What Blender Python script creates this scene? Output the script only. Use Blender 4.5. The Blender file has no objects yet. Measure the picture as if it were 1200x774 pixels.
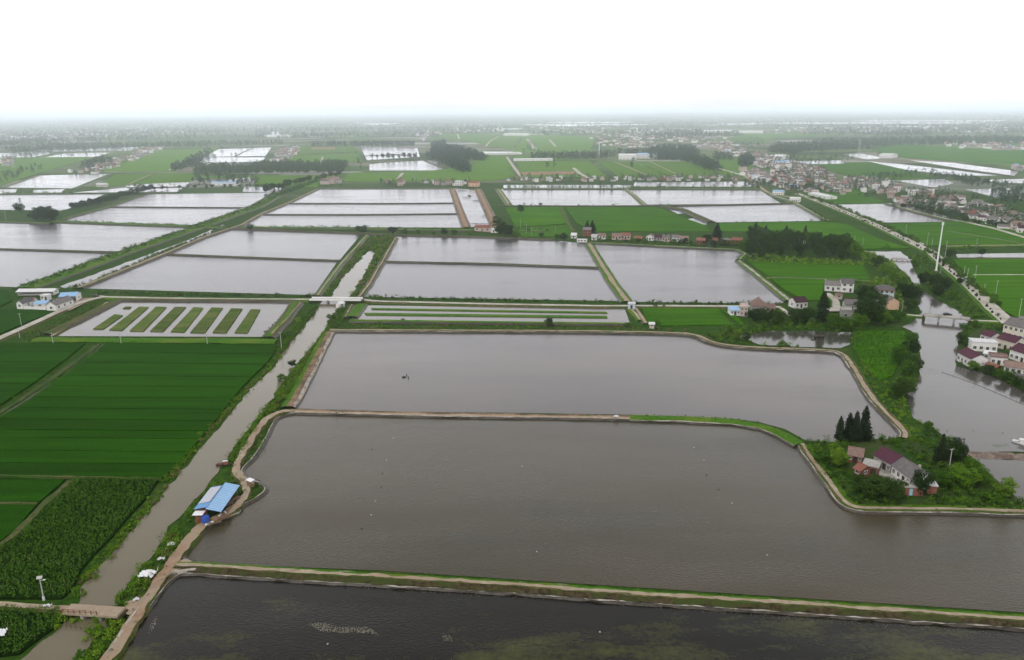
import bpy, bmesh, math, random
import numpy as np
from mathutils import Vector, Matrix

# ------------------------------------------------------------------ scene, camera, world, sun
SC = bpy.context.scene
COL = SC.collection
random.seed(7)
RNG = np.random.default_rng(7)
H = 110.0                                   # flying height of the drone, metres
FPX, CX, CY = 900.0, 600.0, 387.0           # focal length and centre in photo pixels (1200 x 774)
PITCH = math.atan2(258.0, 900.0)
ROLL = 0.0078
cam_d = bpy.data.cameras.new('camera')
cam = bpy.data.objects.new('camera', cam_d)
COL.objects.link(cam)
cam_d.sensor_width = 36.0
cam_d.lens = 27.0
cam_d.clip_start = 1.0
cam_d.clip_end = 90000.0
_base = Matrix.Rotation(math.pi / 2 - PITCH, 4, 'X') @ Matrix.Rotation(-ROLL, 4, 'Z')
cam.matrix_world = Matrix.Translation((0, 0, H)) @ _base
SC.camera = cam

SUN_EL, SUN_AZ = math.radians(58), math.radians(215)     # high veiled sun behind the drone
world = bpy.data.worlds.new('World')
SC.world = world
world.use_nodes = True
wn, wl = world.node_tree.nodes, world.node_tree.links
wn.clear()
w_out = wn.new('ShaderNodeOutputWorld')
w_bg = wn.new('ShaderNodeBackground')
w_bg.inputs['Strength'].default_value = 0.1
sky = wn.new('ShaderNodeTexSky')
sky.sky_type = 'NISHITA'
sky.sun_disc = False
sky.sun_elevation = SUN_EL
sky.sun_rotation = SUN_AZ
sky.dust_density = 4.0
# summer haze: a white veil, brightest low down and thinner overhead, over the Nishita sky
w_geo = wn.new('ShaderNodeTexCoord')
w_sep = wn.new('ShaderNodeSeparateXYZ')
wl.new(w_geo.outputs['Generated'], w_sep.inputs[0])
w_ramp = wn.new('ShaderNodeValToRGB')
cr = w_ramp.color_ramp
cr.elements[0].position = 0.0
cr.elements[0].color = (0.87, 0.89, 0.94, 1)
cr.elements[1].position = 0.006
cr.elements[1].color = (0.94, 0.955, 0.99, 1)
for p_, c_ in ((0.015, (1.0, 1.01, 1.05)), (0.024, (3.1, 3.13, 3.24)), (0.052, (2.9, 2.92, 3.0)), (0.072, (1.36, 1.35, 1.42)), (0.2, (1.38, 1.37, 1.44)), (0.33, (1.58, 1.57, 1.60)), (0.5, (0.88, 0.875, 0.87)), (0.66, (0.34, 0.35, 0.37)), (1.0, (0.29, 0.31, 0.35))):
    e = cr.elements.new(p_)
    e.color = (*c_, 1)
wl.new(w_sep.outputs['Z'], w_ramp.inputs[0])
w_noise = wn.new('ShaderNodeTexNoise')
w_noise.inputs['Scale'].default_value = 3.0
w_noise.inputs['Detail'].default_value = 4.0
w_map = wn.new('ShaderNodeMapping')
w_map.inputs['Scale'].default_value = (1, 1, 3)
wl.new(w_geo.outputs['Generated'], w_map.inputs[0])
wl.new(w_map.outputs[0], w_noise.inputs['Vector'])
w_mr = wn.new('ShaderNodeMapRange')
w_mr.inputs['From Min'].default_value = 0.3
w_mr.inputs['From Max'].default_value = 0.7
w_mr.inputs['To Min'].default_value = 10.4
w_mr.inputs['To Max'].default_value = 12.2
wl.new(w_noise.outputs['Fac'], w_mr.inputs['Value'])
w_mul = wn.new('ShaderNodeVectorMath'); w_mul.operation = 'SCALE'
wl.new(w_ramp.outputs['Color'], w_mul.inputs[0])
wl.new(w_mr.outputs[0], w_mul.inputs['Scale'])
w_mix = wn.new('ShaderNodeMix'); w_mix.data_type = 'RGBA'
w_mix.inputs['Factor'].default_value = 0.93
wl.new(sky.outputs[0], w_mix.inputs['A'])
wl.new(w_mul.outputs[0], w_mix.inputs['B'])
wl.new(w_mix.outputs['Result'], w_bg.inputs['Color'])
wl.new(w_bg.outputs[0], w_out.inputs['Surface'])

sun_d = bpy.data.lights.new('sun', 'SUN')
sun_d.energy = 1.5
sun_d.angle = math.radians(12)
sun_d.color = (1.0, 0.96, 0.90)
sun = bpy.data.objects.new('sun', sun_d)
COL.objects.link(sun)
# sun_rotation is measured clockwise from +Y
_sd = Vector((math.sin(SUN_AZ) * math.cos(SUN_EL), math.cos(SUN_AZ) * math.cos(SUN_EL), math.sin(SUN_EL)))
sun.rotation_euler = (-_sd).to_track_quat('-Z', 'Y').to_euler()
sun.location = _sd * 500

SC.view_settings.view_transform = 'Standard'
SC.view_settings.look = 'None'
SC.view_settings.exposure = 0.0
SC.view_settings.gamma = 1.0
SC.view_settings.use_curve_mapping = False
SC.render.engine = 'CYCLES'
SC.cycles.use_denoising = True
SC.cycles.denoiser = 'OPENIMAGEDENOISE'
SC.cycles.denoising_input_passes = 'RGB_ALBEDO_NORMAL'
SC.cycles.denoising_prefilter = 'ACCURATE'
SC.cycles.max_bounces = 8
SC.cycles.diffuse_bounces = 2
SC.cycles.glossy_bounces = 2
SC.cycles.volume_bounces = 6
SC.cycles.transparent_max_bounces = 8
SC.cycles.caustics_reflective = False
SC.cycles.caustics_refractive = False

# ------------------------------------------------------------------ from a photo pixel to a point on the land
_R3 = np.array(_base.to_3x3())


def PA(pts, z=0.0):
    """pixels (N,2) -> points on the level z, as an array (N,3)"""
    p = np.asarray(pts, dtype=float).reshape(-1, 2)
    d = np.stack([(p[:, 0] - CX) / FPX, -(p[:, 1] - CY) / FPX, -np.ones(len(p))], 1) @ _R3.T
    t = (z - H) / d[:, 2]
    w = d * t[:, None]
    w[:, 2] = z
    return w


def P(px, py, z=0.0):
    return Vector(PA([(px, py)], z)[0])


def pxm(px, py):
    """metres across one pixel at that spot of the land"""
    a, b = P(px, py), P(px + 1, py)
    return (b - a).length


def hm(px, ybase, ytop):
    """height in metres of something standing at (px, ybase) and reaching ytop"""
    hz = 129.0 - (px - 600) * ROLL
    return H * (ybase - ytop) / max(ybase - hz, 1.0) * 0.97


# ------------------------------------------------------------------ materials
MATS = {}


def _pos(nt):
    g = nt.nodes.new('ShaderNodeNewGeometry')
    return g.outputs['Position']


def mat_base(name, rough=0.9, spec=0.2):
    m = bpy.data.materials.new(name)
    m.use_nodes = True
    b = m.node_tree.nodes['Principled BSDF']
    b.inputs['Roughness'].default_value = rough
    b.inputs['Specular IOR Level'].default_value = spec
    return m, m.node_tree, b


def noise(nt, vec, scale, detail=3.0, rough=0.55, stretch=None, rot=0.0):
    n = nt.nodes.new('ShaderNodeTexNoise')
    n.inputs['Scale'].default_value = scale
    n.inputs['Detail'].default_value = detail
    n.inputs['Roughness'].default_value = rough
    if stretch or rot:
        mp = nt.nodes.new('ShaderNodeMapping')
        mp.inputs['Scale'].default_value = stretch or (1, 1, 1)
        mp.inputs['Rotation'].default_value = (0, 0, rot)
        nt.links.new(vec, mp.inputs[0])
        vec = mp.outputs[0]
    nt.links.new(vec, n.inputs['Vector'])
    return n.outputs['Fac']


def ramp(nt, fac, stops):
    r = nt.nodes.new('ShaderNodeValToRGB')
    el = r.color_ramp.elements
    while len(el) < len(stops):
        el.new(0.5)
    for e_, (p, c) in zip(el, stops):
        e_.position = p
        e_.color = (*c, 1)
    nt.links.new(fac, r.inputs[0])
    return r.outputs['Color']


def mixc(nt, a, b, fac, mode='MIX'):
    x = nt.nodes.new('ShaderNodeMix')
    x.data_type = 'RGBA'
    x.blend_type = mode
    for s, v in (('A', a), ('B', b)):
        if isinstance(v, tuple):
            x.inputs[s].default_value = (*v, 1)
        else:
            nt.links.new(v, x.inputs[s])
    if isinstance(fac, float):
        x.inputs['Factor'].default_value = fac
    else:
        nt.links.new(fac, x.inputs['Factor'])
    return x.outputs['Result']


def vmath(nt, op, a, b=None):
    x = nt.nodes.new('ShaderNodeMath')
    x.operation = op
    for i, v in enumerate((a, b)):
        if v is None:
            continue
        if isinstance(v, (int, float)):
            x.inputs[i].default_value = v
        else:
            nt.links.new(v, x.inputs[i])
    return x.outputs[0]


def bump(nt, b, h, dist, strength=1.0):
    n = nt.nodes.new('ShaderNodeBump')
    n.inputs['Distance'].default_value = dist
    n.inputs['Strength'].default_value = strength
    nt.links.new(h, n.inputs['Height'])
    nt.links.new(n.outputs[0], b.inputs['Normal'])


def sc(c, k):
    return tuple(x * k for x in c)


def mottled(name, c1, c2, scale=0.4, rough=0.95, spec=0.15, c3=None, big=0.03, bmp=0.0, stretch=None, rot=0.0, lo=0.35, hi=0.65):
    """earth, plaster, concrete: two colours in patches and a third in large blotches"""
    m, nt, b = mat_base(name, rough, spec)
    p = _pos(nt)
    n1 = noise(nt, p, scale, 5.0, 0.6, stretch, rot)
    col = ramp(nt, n1, [(lo, c1), (hi, c2)])
    if c3 is not None:
        n2 = noise(nt, p, big, 3.0, 0.6)
        f = ramp(nt, n2, [(0.45, (0, 0, 0)), (0.62, (1, 1, 1))])
        col = mixc(nt, col, c3, f)
    nt.links.new(col, b.inputs['Base Color'])
    if bmp:
        bump(nt, b, n1, bmp)
    MATS[name] = m
    return m


def leafy(name, c1, c2, scale=0.5, spread=0.5, spec=0.12):
    """leaves: tone changes from clump to clump and from one copy to the next"""
    m, nt, b = mat_base(name, 0.75, spec)
    p = _pos(nt)
    n1 = noise(nt, p, scale, 4.0, 0.7)
    oi = nt.nodes.new('ShaderNodeObjectInfo')
    g = nt.nodes.new('ShaderNodeNewGeometry')
    f = vmath(nt, 'ADD', n1, vmath(nt, 'MULTIPLY', vmath(nt, 'SUBTRACT', oi.outputs['Random'], 0.5), spread))
    f = vmath(nt, 'ADD', f, vmath(nt, 'MULTIPLY', vmath(nt, 'SUBTRACT', g.outputs['Random Per Island'], 0.5), 0.35))
    col = ramp(nt, f, [(0.22, c1), (0.78, c2)])
    nt.links.new(col, b.inputs['Base Color'])
    MATS[name] = m
    return m


def crop(name, c1, c2, c3, rowdir=0.0, rowscale=0.0, fine=1.2, rowamt=0.0, big=0.02):
    """a standing crop seen from above: fine grain, patches of growth, faint drill rows"""
    m, nt, b = mat_base(name, 0.95, 0.03)
    p = _pos(nt)
    n1 = noise(nt, p, fine, 4.0, 0.75)
    n2 = noise(nt, p, big, 4.0, 0.6)
    n3 = noise(nt, p, 0.25, 3.0, 0.6, (0.06, 1, 1), rowdir)
    col = ramp(nt, n1, [(0.3, c1), (0.7, c2)])
    col = mixc(nt, col, c3, ramp(nt, n2, [(0.40, (0, 0, 0)), (0.66, (0.8, 0.8, 0.8))]))
    col = mixc(nt, col, ramp(nt, n3, [(0.3, (0.72, 0.72, 0.72)), (0.7, (1.22, 1.22, 1.22))]), 1.0, 'MULTIPLY')
    if rowamt:
        w = nt.nodes.new('ShaderNodeTexWave')
        w.inputs['Scale'].default_value = rowscale
        w.inputs['Distortion'].default_value = 1.5
        w.inputs['Detail'].default_value = 2.0
        mp = nt.nodes.new('ShaderNodeMapping')
        mp.inputs['Rotation'].default_value = (0, 0, rowdir + math.pi / 2)
        nt.links.new(p, mp.inputs[0])
        nt.links.new(mp.outputs[0], w.inputs['Vector'])
        k = 1.0 - rowamt
        col = mixc(nt, col, ramp(nt, w.outputs['Fac'], [(0.2, (k, k, k)), (0.8, (1.1, 1.1, 1.1))]), 1.0, 'MULTIPLY')
    oi = nt.nodes.new('ShaderNodeObjectInfo')
    hs = nt.nodes.new('ShaderNodeHueSaturation')
    nt.links.new(vmath(nt, 'ADD', 0.85, vmath(nt, 'MULTIPLY', oi.outputs['Random'], 0.3)), hs.inputs['Value'])
    nt.links.new(col, hs.inputs['Color'])
    nt.links.new(hs.outputs[0], b.inputs['Base Color'])
    bump(nt, b, n1, 0.5, 0.8)
    MATS[name] = m
    return m


def water(name, c1, c2, rough=0.09, wave=0.012, big=0.012, algae=None, ws=1.1, near=None):
    m, nt, b = mat_base(name, rough, 0.5)
    b.inputs['IOR'].default_value = 1.333
    p = _pos(nt)
    n1 = noise(nt, p, big, 4.0, 0.6, (0.5, 1, 1), 0.25)
    col = ramp(nt, n1, [(0.35, c1), (0.65, c2)])
    if algae:
        ca, level = algae
        n3 = noise(nt, p, 0.06, 6.0, 0.7, (0.35, 1, 1), -0.05)
        n4 = noise(nt, p, 0.9, 5.0, 0.75)
        f = vmath(nt, 'ADD', vmath(nt, 'MULTIPLY', n3, 0.75), vmath(nt, 'MULTIPLY', n4, 0.25))
        if near:
            sy = nt.nodes.new('ShaderNodeSeparateXYZ')
            nt.links.new(p, sy.inputs[0])
            mr = nt.nodes.new('ShaderNodeMapRange')
            mr.inputs['From Min'].default_value = near[0]
            mr.inputs['From Max'].default_value = near[1]
            mr.inputs['To Min'].default_value = 0.13
            mr.inputs['To Max'].default_value = -0.03
            nt.links.new(sy.outputs['Y'], mr.inputs['Value'])
            f = vmath(nt, 'ADD', f, mr.outputs[0])
        f = ramp(nt, f, [(level, (0, 0, 0)), (level + 0.13, (1, 1, 1))])
        col = mixc(nt, col, ca, f)
    nt.links.new(col, b.inputs['Base Color'])
    # wind: ripples, rougher in long streaks
    r1 = noise(nt, p, ws, 3.0, 0.65, (1.0, 2.0, 1), 0.5)
    r2 = noise(nt, p, 0.035, 3.0, 0.6, (0.3, 1.6, 1), 0.12)
    nt.links.new(vmath(nt, 'ADD', rough * 0.5, vmath(nt, 'MULTIPLY', r2, rough * 1.3)), b.inputs['Roughness'])
    n = nt.nodes.new('ShaderNodeBump')
    n.inputs['Distance'].default_value = wave
    r3 = noise(nt, p, 0.011, 3.0, 0.6, (0.35, 1.5, 1), 0.05)
    nt.links.new(ramp(nt, vmath(nt, 'ADD', vmath(nt, 'MULTIPLY', r2, 0.5), vmath(nt, 'MULTIPLY', r3, 0.5)), [(0.36, (0.2,) * 3), (0.62, (1.0,) * 3)]), n.inputs['Strength'])
    nt.links.new(r1, n.inputs['Height'])
    nt.links.new(n.outputs[0], b.inputs['Normal'])
    MATS[name] = m
    return m


def plain(name, c, rough=0.6, spec=0.3, var=0.12, scale=1.5, metal=0.0):
    m, nt, b = mat_base(name, rough, spec)
    p = _pos(nt)
    n1 = noise(nt, p, scale, 4.0, 0.65)
    oi = nt.nodes.new('ShaderNodeObjectInfo')
    f = vmath(nt, 'ADD', n1, vmath(nt, 'MULTIPLY', vmath(nt, 'SUBTRACT', oi.outputs['Random'], 0.5), 0.3))
    col = ramp(nt, f, [(0.25, sc(c, 1 - var)), (0.75, sc(c, 1 + var))])
    nt.links.new(col, b.inputs['Base Color'])
    b.inputs['Metallic'].default_value = metal
    MATS[name] = m
    return m


def tiled(name, c, c2, period=0.5, var=0.2, rough=0.8):
    """roof tiles or ribbed sheet: courses along the slope plus weathering"""
    m, nt, b = mat_base(name, rough, 0.25)
    tc = nt.nodes.new('ShaderNodeTexCoord')
    w = nt.nodes.new('ShaderNodeTexWave')
    w.inputs['Scale'].default_value = 1.0 / period / 3.14
    w.bands_direction = 'X'
    nt.links.new(tc.outputs['Object'], w.inputs['Vector'])
    n1 = noise(nt, tc.outputs['Object'], 0.7, 5.0, 0.7)
    oi = nt.nodes.new('ShaderNodeObjectInfo')
    f = vmath(nt, 'ADD', n1, vmath(nt, 'MULTIPLY', vmath(nt, 'SUBTRACT', oi.outputs['Random'], 0.5), 0.4))
    col = ramp(nt, f, [(0.3, c), (0.7, c2)])
    col = mixc(nt, col, ramp(nt, w.outputs['Fac'], [(0.1, (1 - var,) * 3), (0.6, (1.05,) * 3)]), 1.0, 'MULTIPLY')
    nt.links.new(col, b.inputs['Base Color'])
    bump(nt, b, w.outputs['Fac'], 0.05, 0.6)
    MATS[name] = m
    return m


def bricks(name, c, c2, mortar):
    m, nt, b = mat_base(name, 0.95, 0.1)
    tc = nt.nodes.new('ShaderNodeTexCoord')
    br = nt.nodes.new('ShaderNodeTexBrick')
    br.inputs['Scale'].default_value = 1.0
    br.inputs['Brick Width'].default_value = 0.5
    br.inputs['Row Height'].default_value = 0.18
    br.inputs['Mortar Size'].default_value = 0.018
    br.inputs['Color1'].default_value = (*c, 1)
    br.inputs['Color2'].default_value = (*c2, 1)
    br.inputs['Mortar'].default_value = (*mortar, 1)
    mp = nt.nodes.new('ShaderNodeMapping')
    mp.inputs['Rotation'].default_value = (math.pi / 2, 0, 0)
    nt.links.new(tc.outputs['Object'], mp.inputs[0])
    nt.links.new(mp.outputs[0], br.inputs['Vector'])
    n1 = noise(nt, tc.outputs['Object'], 0.8, 4.0, 0.7)
    col = mixc(nt, br.outputs['Color'], ramp(nt, n1, [(0.3, (0.65,) * 3), (0.7, (1.2,) * 3)]), 1.0, 'MULTIPLY')
    nt.links.new(col, b.inputs['Base Color'])
    MATS[name] = m
    return m


# earth and built ground
mottled('weedy_ground', (0.0140, 0.0464, 0.0048), (0.0364, 0.0880, 0.0108), 0.35, c3=(0.0525, 0.0704, 0.0180), big=0.045, bmp=0.3)
mottled('grass', (0.0305, 0.1025, 0.0045), (0.0737, 0.1786, 0.0101), 0.9, c3=(0.0953, 0.1631, 0.0131), big=0.05, bmp=0.25)
mottled('dry_grass', (0.045, 0.060, 0.016), (0.135, 0.115, 0.050), 0.7, c3=(0.055, 0.085, 0.018), big=0.07, bmp=0.25)
mottled('bare_soil', (0.16, 0.105, 0.062), (0.31, 0.215, 0.135), 0.6, c3=(0.10, 0.072, 0.045), big=0.09, bmp=0.12)
mottled('dirt_path', (0.2774, 0.2180, 0.1529), (0.4080, 0.3420, 0.2533), 0.5, c3=(0.3264, 0.2394, 0.1747), big=0.06, bmp=0.06)
mottled('red_dirt', (0.2400, 0.1517, 0.0975), (0.3520, 0.2378, 0.1599), 0.5, c3=(0.3200, 0.2460, 0.1716), big=0.08, bmp=0.06)
mottled('concrete_road', (0.42, 0.395, 0.35), (0.56, 0.53, 0.48), 0.4, c3=(0.38, 0.34, 0.28), big=0.08)
mottled('concrete', (0.38, 0.36, 0.33), (0.52, 0.50, 0.46), 0.7, c3=(0.28, 0.26, 0.23), big=0.25)
mottled('lining', (0.30, 0.27, 0.23), (0.50, 0.47, 0.42), 0.9, c3=(0.17, 0.145, 0.115), big=0.2)
mottled('wet_mud', (0.030, 0.025, 0.018), (0.060, 0.048, 0.034), 0.8, rough=0.5, spec=0.4)
mottled('red_soil', (0.25, 0.13, 0.085), (0.36, 0.21, 0.14), 0.08)
mottled('dark_bank', (0.020, 0.020, 0.008), (0.085, 0.060, 0.032), 0.9, c3=(0.045, 0.060, 0.014), big=0.12, bmp=0.2)
mottled('rubble', (0.10, 0.075, 0.06), (0.36, 0.29, 0.24), 1.6, c3=(0.14, 0.10, 0.08), big=0.4, bmp=0.3)
# crops
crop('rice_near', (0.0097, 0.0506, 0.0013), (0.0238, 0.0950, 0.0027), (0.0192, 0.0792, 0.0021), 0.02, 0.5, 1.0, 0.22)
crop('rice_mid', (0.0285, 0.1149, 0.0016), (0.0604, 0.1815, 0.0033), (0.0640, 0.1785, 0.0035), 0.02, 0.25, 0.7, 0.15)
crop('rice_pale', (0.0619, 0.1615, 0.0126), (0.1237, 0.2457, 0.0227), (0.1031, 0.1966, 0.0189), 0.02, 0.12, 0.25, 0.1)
crop('corn_ground', (0.006, 0.020, 0.003), (0.018, 0.044, 0.007), (0.012, 0.032, 0.005), 0.0, 0.8, 1.6, 0.3)
crop('lotus_strip', (0.0534, 0.1056, 0.0158), (0.1010, 0.1584, 0.0337), (0.1544, 0.1584, 0.0594), 0.0, 0.4, 1.4, 0.1, 0.09)
# water
water('pond_dark', (0.0085, 0.0085, 0.0065), (0.0150, 0.0125, 0.0095), 0.10, 0.11, 0.02, algae=((0.060, 0.064, 0.016), 0.585), near=(134.0, 160.0))
water('pond_brown', (0.048, 0.045, 0.029), (0.074, 0.057, 0.034), 0.11, 0.15, 0.012)
water('pond_grey', (0.0810, 0.0729, 0.0713), (0.1215, 0.0998, 0.0887), 0.12, 0.09, 0.012)
water('pond_far', (0.052, 0.047, 0.048), (0.070, 0.063, 0.062), 0.12, 0.16, 0.006, ws=0.5)
water('pond_silt', (0.1080, 0.0968, 0.0840), (0.1480, 0.1312, 0.1134), 0.12, 0.03, 0.03)
water('canal', (0.1391, 0.1180, 0.0748), (0.1596, 0.1369, 0.0886), 0.09, 0.012, 0.02)
water('river', (0.070, 0.064, 0.056), (0.088, 0.080, 0.070), 0.10, 0.014, 0.02)
water('lily_pond', (0.050, 0.050, 0.038), (0.060, 0.060, 0.045), 0.08, 0.01, 0.05, algae=((0.055, 0.110, 0.030), 0.56))
# leaves
leafy('leaf_bush', (0.0233, 0.0760, 0.0029), (0.0965, 0.1995, 0.0086), 0.35)
leafy('leaf_bush_light', (0.0515, 0.1260, 0.0048), (0.1480, 0.2503, 0.0139), 0.35)
leafy('leaf_tree', (0.0090, 0.0285, 0.0032), (0.0378, 0.0793, 0.0081), 0.30)
leafy('leaf_conifer', (0.0056, 0.0152, 0.0056), (0.0208, 0.0384, 0.0112), 0.35)
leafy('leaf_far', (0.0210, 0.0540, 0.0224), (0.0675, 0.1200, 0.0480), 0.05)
leafy('leaf_corn', (0.0160, 0.0616, 0.0045), (0.0718, 0.1619, 0.0126), 0.12)
leafy('leaf_tassel', (0.10, 0.10, 0.035), (0.22, 0.20, 0.085), 0.3)
leafy('leaf_dry', (0.085, 0.065, 0.026), (0.20, 0.15, 0.065), 0.3)
leafy('scum', (0.14, 0.13, 0.09), (0.30, 0.28, 0.22), 0.3)
leafy('leaf_reed', (0.0660, 0.1440, 0.0090), (0.1790, 0.2880, 0.0234), 0.25)
plain('bark', (0.065, 0.05, 0.037), 0.95, 0.1, 0.3)
# buildings
plain('white_wall', (0.74, 0.72, 0.69), 0.85, 0.2, 0.10, 0.6)
plain('cream_wall', (0.66, 0.60, 0.50), 0.85, 0.2, 0.10, 0.6)
plain('peach_wall', (0.70, 0.46, 0.32), 0.85, 0.2, 0.08, 0.6)
plain('pink_wall', (0.52, 0.41, 0.37), 0.85, 0.2, 0.08, 0.6)
plain('blue_wall', (0.52, 0.58, 0.66), 0.85, 0.2, 0.08, 0.6)
plain('grey_wall', (0.36, 0.34, 0.32), 0.9, 0.15, 0.18, 0.6)
bricks('brick_wall', (0.30, 0.095, 0.055), (0.22, 0.07, 0.045), (0.26, 0.20, 0.17))
tiled('grey_roof', (0.115, 0.105, 0.105), (0.21, 0.19, 0.185))
tiled('maroon_roof', (0.055, 0.017, 0.032), (0.090, 0.028, 0.048))
tiled('red_roof', (0.20, 0.075, 0.052), (0.30, 0.13, 0.095))
tiled('brown_roof', (0.19, 0.12, 0.10), (0.28, 0.19, 0.16))
tiled('blue_roof', (0.24, 0.44, 0.70), (0.34, 0.53, 0.76), 0.9, 0.22, 0.5)
tiled('deep_blue_roof', (0.10, 0.27, 0.55), (0.15, 0.34, 0.60), 0.9, 0.2, 0.5)
tiled('pale_roof', (0.58, 0.57, 0.58), (0.74, 0.73, 0.73), 0.9, 0.08, 0.5)
tiled('grey_sheet', (0.44, 0.46, 0.52), (0.58, 0.59, 0.64), 0.9, 0.2, 0.5)
plain('flat_roof', (0.34, 0.32, 0.30), 0.95, 0.1, 0.25, 0.8)
plain('white_paint', (0.80, 0.80, 0.80), 0.5, 0.4, 0.04)
plain('glass_dark', (0.022, 0.025, 0.030), 0.15, 0.5, 0.2)
plain('dark_open', (0.018, 0.016, 0.015), 0.9, 0.1, 0.2)
plain('wood', (0.20, 0.13, 0.08), 0.85, 0.2, 0.3)
plain('dark_wood', (0.055, 0.042, 0.032), 0.85, 0.2, 0.3)
plain('rust', (0.22, 0.09, 0.05), 0.9, 0.2, 0.3)
plain('blue_tarp', (0.03, 0.10, 0.42), 0.5, 0.4, 0.15)
plain('door_blue', (0.30, 0.52, 0.62), 0.6, 0.3, 0.1)
plain('white_sheet', (0.80, 0.80, 0.82), 0.5, 0.35, 0.06)
plain('pole_concrete', (0.42, 0.41, 0.39), 0.8, 0.2, 0.1)
plain('mast_white', (0.78, 0.78, 0.78), 0.45, 0.4, 0.04)
plain('steel', (0.40, 0.41, 0.42), 0.45, 0.5, 0.1, metal=0.6)
plain('black', (0.012, 0.012, 0.012), 0.6, 0.3, 0.2)
plain('net', (0.06, 0.055, 0.05), 0.9, 0.1, 0.3)


def ground_material():
    """patchwork of plots that carries on to the horizon, scrub and weeds near by"""
    m, nt, b = mat_base('land', 0.97, 0.03)
    p = _pos(nt)
    mp = nt.nodes.new('ShaderNodeMapping')
    mp.inputs['Scale'].default_value = (1 / 260.0, 1 / 150.0, 1)
    mp.inputs['Rotation'].default_value = (0, 0, 0.08)
    nt.links.new(p, mp.inputs[0])
    v = nt.nodes.new('ShaderNodeTexVoronoi')
    v.distance = 'CHEBYCHEV'
    v.inputs['Scale'].default_value = 1.0
    v.inputs['Randomness'].default_value = 0.75
    nt.links.new(mp.outputs[0], v.inputs['Vector'])
    sep = nt.nodes.new('ShaderNodeSeparateColor')
    nt.links.new(v.outputs['Color'], sep.inputs[0])
    plots = ramp(nt, sep.outputs[0], [(0.0, (0.050, 0.090, 0.030)), (0.3, (0.085, 0.150, 0.042)), (0.55, (0.12, 0.19, 0.06)), (0.75, (0.16, 0.18, 0.09)), (0.92, (0.24, 0.22, 0.17)), (1.0, (0.42, 0.41, 0.39))])
    n0 = noise(nt, p, 0.02, 5.0, 0.65)
    plots = mixc(nt, plots, ramp(nt, n0, [(0.3, (0.55,) * 3), (0.7, (1.3,) * 3)]), 1.0, 'MULTIPLY')
    n1 = noise(nt, p, 0.45, 5.0, 0.65)
    weeds = ramp(nt, n1, [(0.32, (0.016, 0.048, 0.006)), (0.68, (0.048, 0.105, 0.014))])
    n2 = noise(nt, p, 0.05, 4.0, 0.6)
    weeds = mixc(nt, weeds, (0.085, 0.095, 0.032), ramp(nt, n2, [(0.54, (0, 0, 0)), (0.70, (0.7,) * 3)]))
    s = nt.nodes.new('ShaderNodeSeparateXYZ')
    nt.links.new(p, s.inputs[0])
    mr = nt.nodes.new('ShaderNodeMapRange')
    mr.inputs['From Min'].default_value = 900
    mr.inputs['From Max'].default_value = 1500
    nt.links.new(s.outputs['Y'], mr.inputs['Value'])
    col = mixc(nt, weeds, plots, mr.outputs[0])
    nt.links.new(col, b.inputs['Base Color'])
    bump(nt, b, n1, 0.3, 0.6)
    MATS['land'] = m


ground_material()
M = MATS


# ------------------------------------------------------------------ objects
def tag(o, label=None, cat=None, group=None, kind=None):
    if label:
        o['label'] = label
    if cat:
        o['category'] = cat
    if group:
        o['group'] = group
    if kind:
        o['kind'] = kind
    return o


def link(name, me, parent=None):
    o = bpy.data.objects.new(name, me)
    COL.objects.link(o)
    if parent is not None:
        o.parent = parent
    return o


def thing(name, loc, label, cat, group=None, rz=0.0):
    o = bpy.data.objects.new(name, None)
    o.empty_display_size = 0.5
    COL.objects.link(o)
    o.location = loc
    o.rotation_euler = (0, 0, rz)
    return tag(o, label, cat, group)


def copy_tree(o, parent=None):
    c = o.copy()
    COL.objects.link(c)
    if parent is not None:
        c.parent = parent
    for ch in o.children:
        copy_tree(ch, c)
    return c


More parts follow.
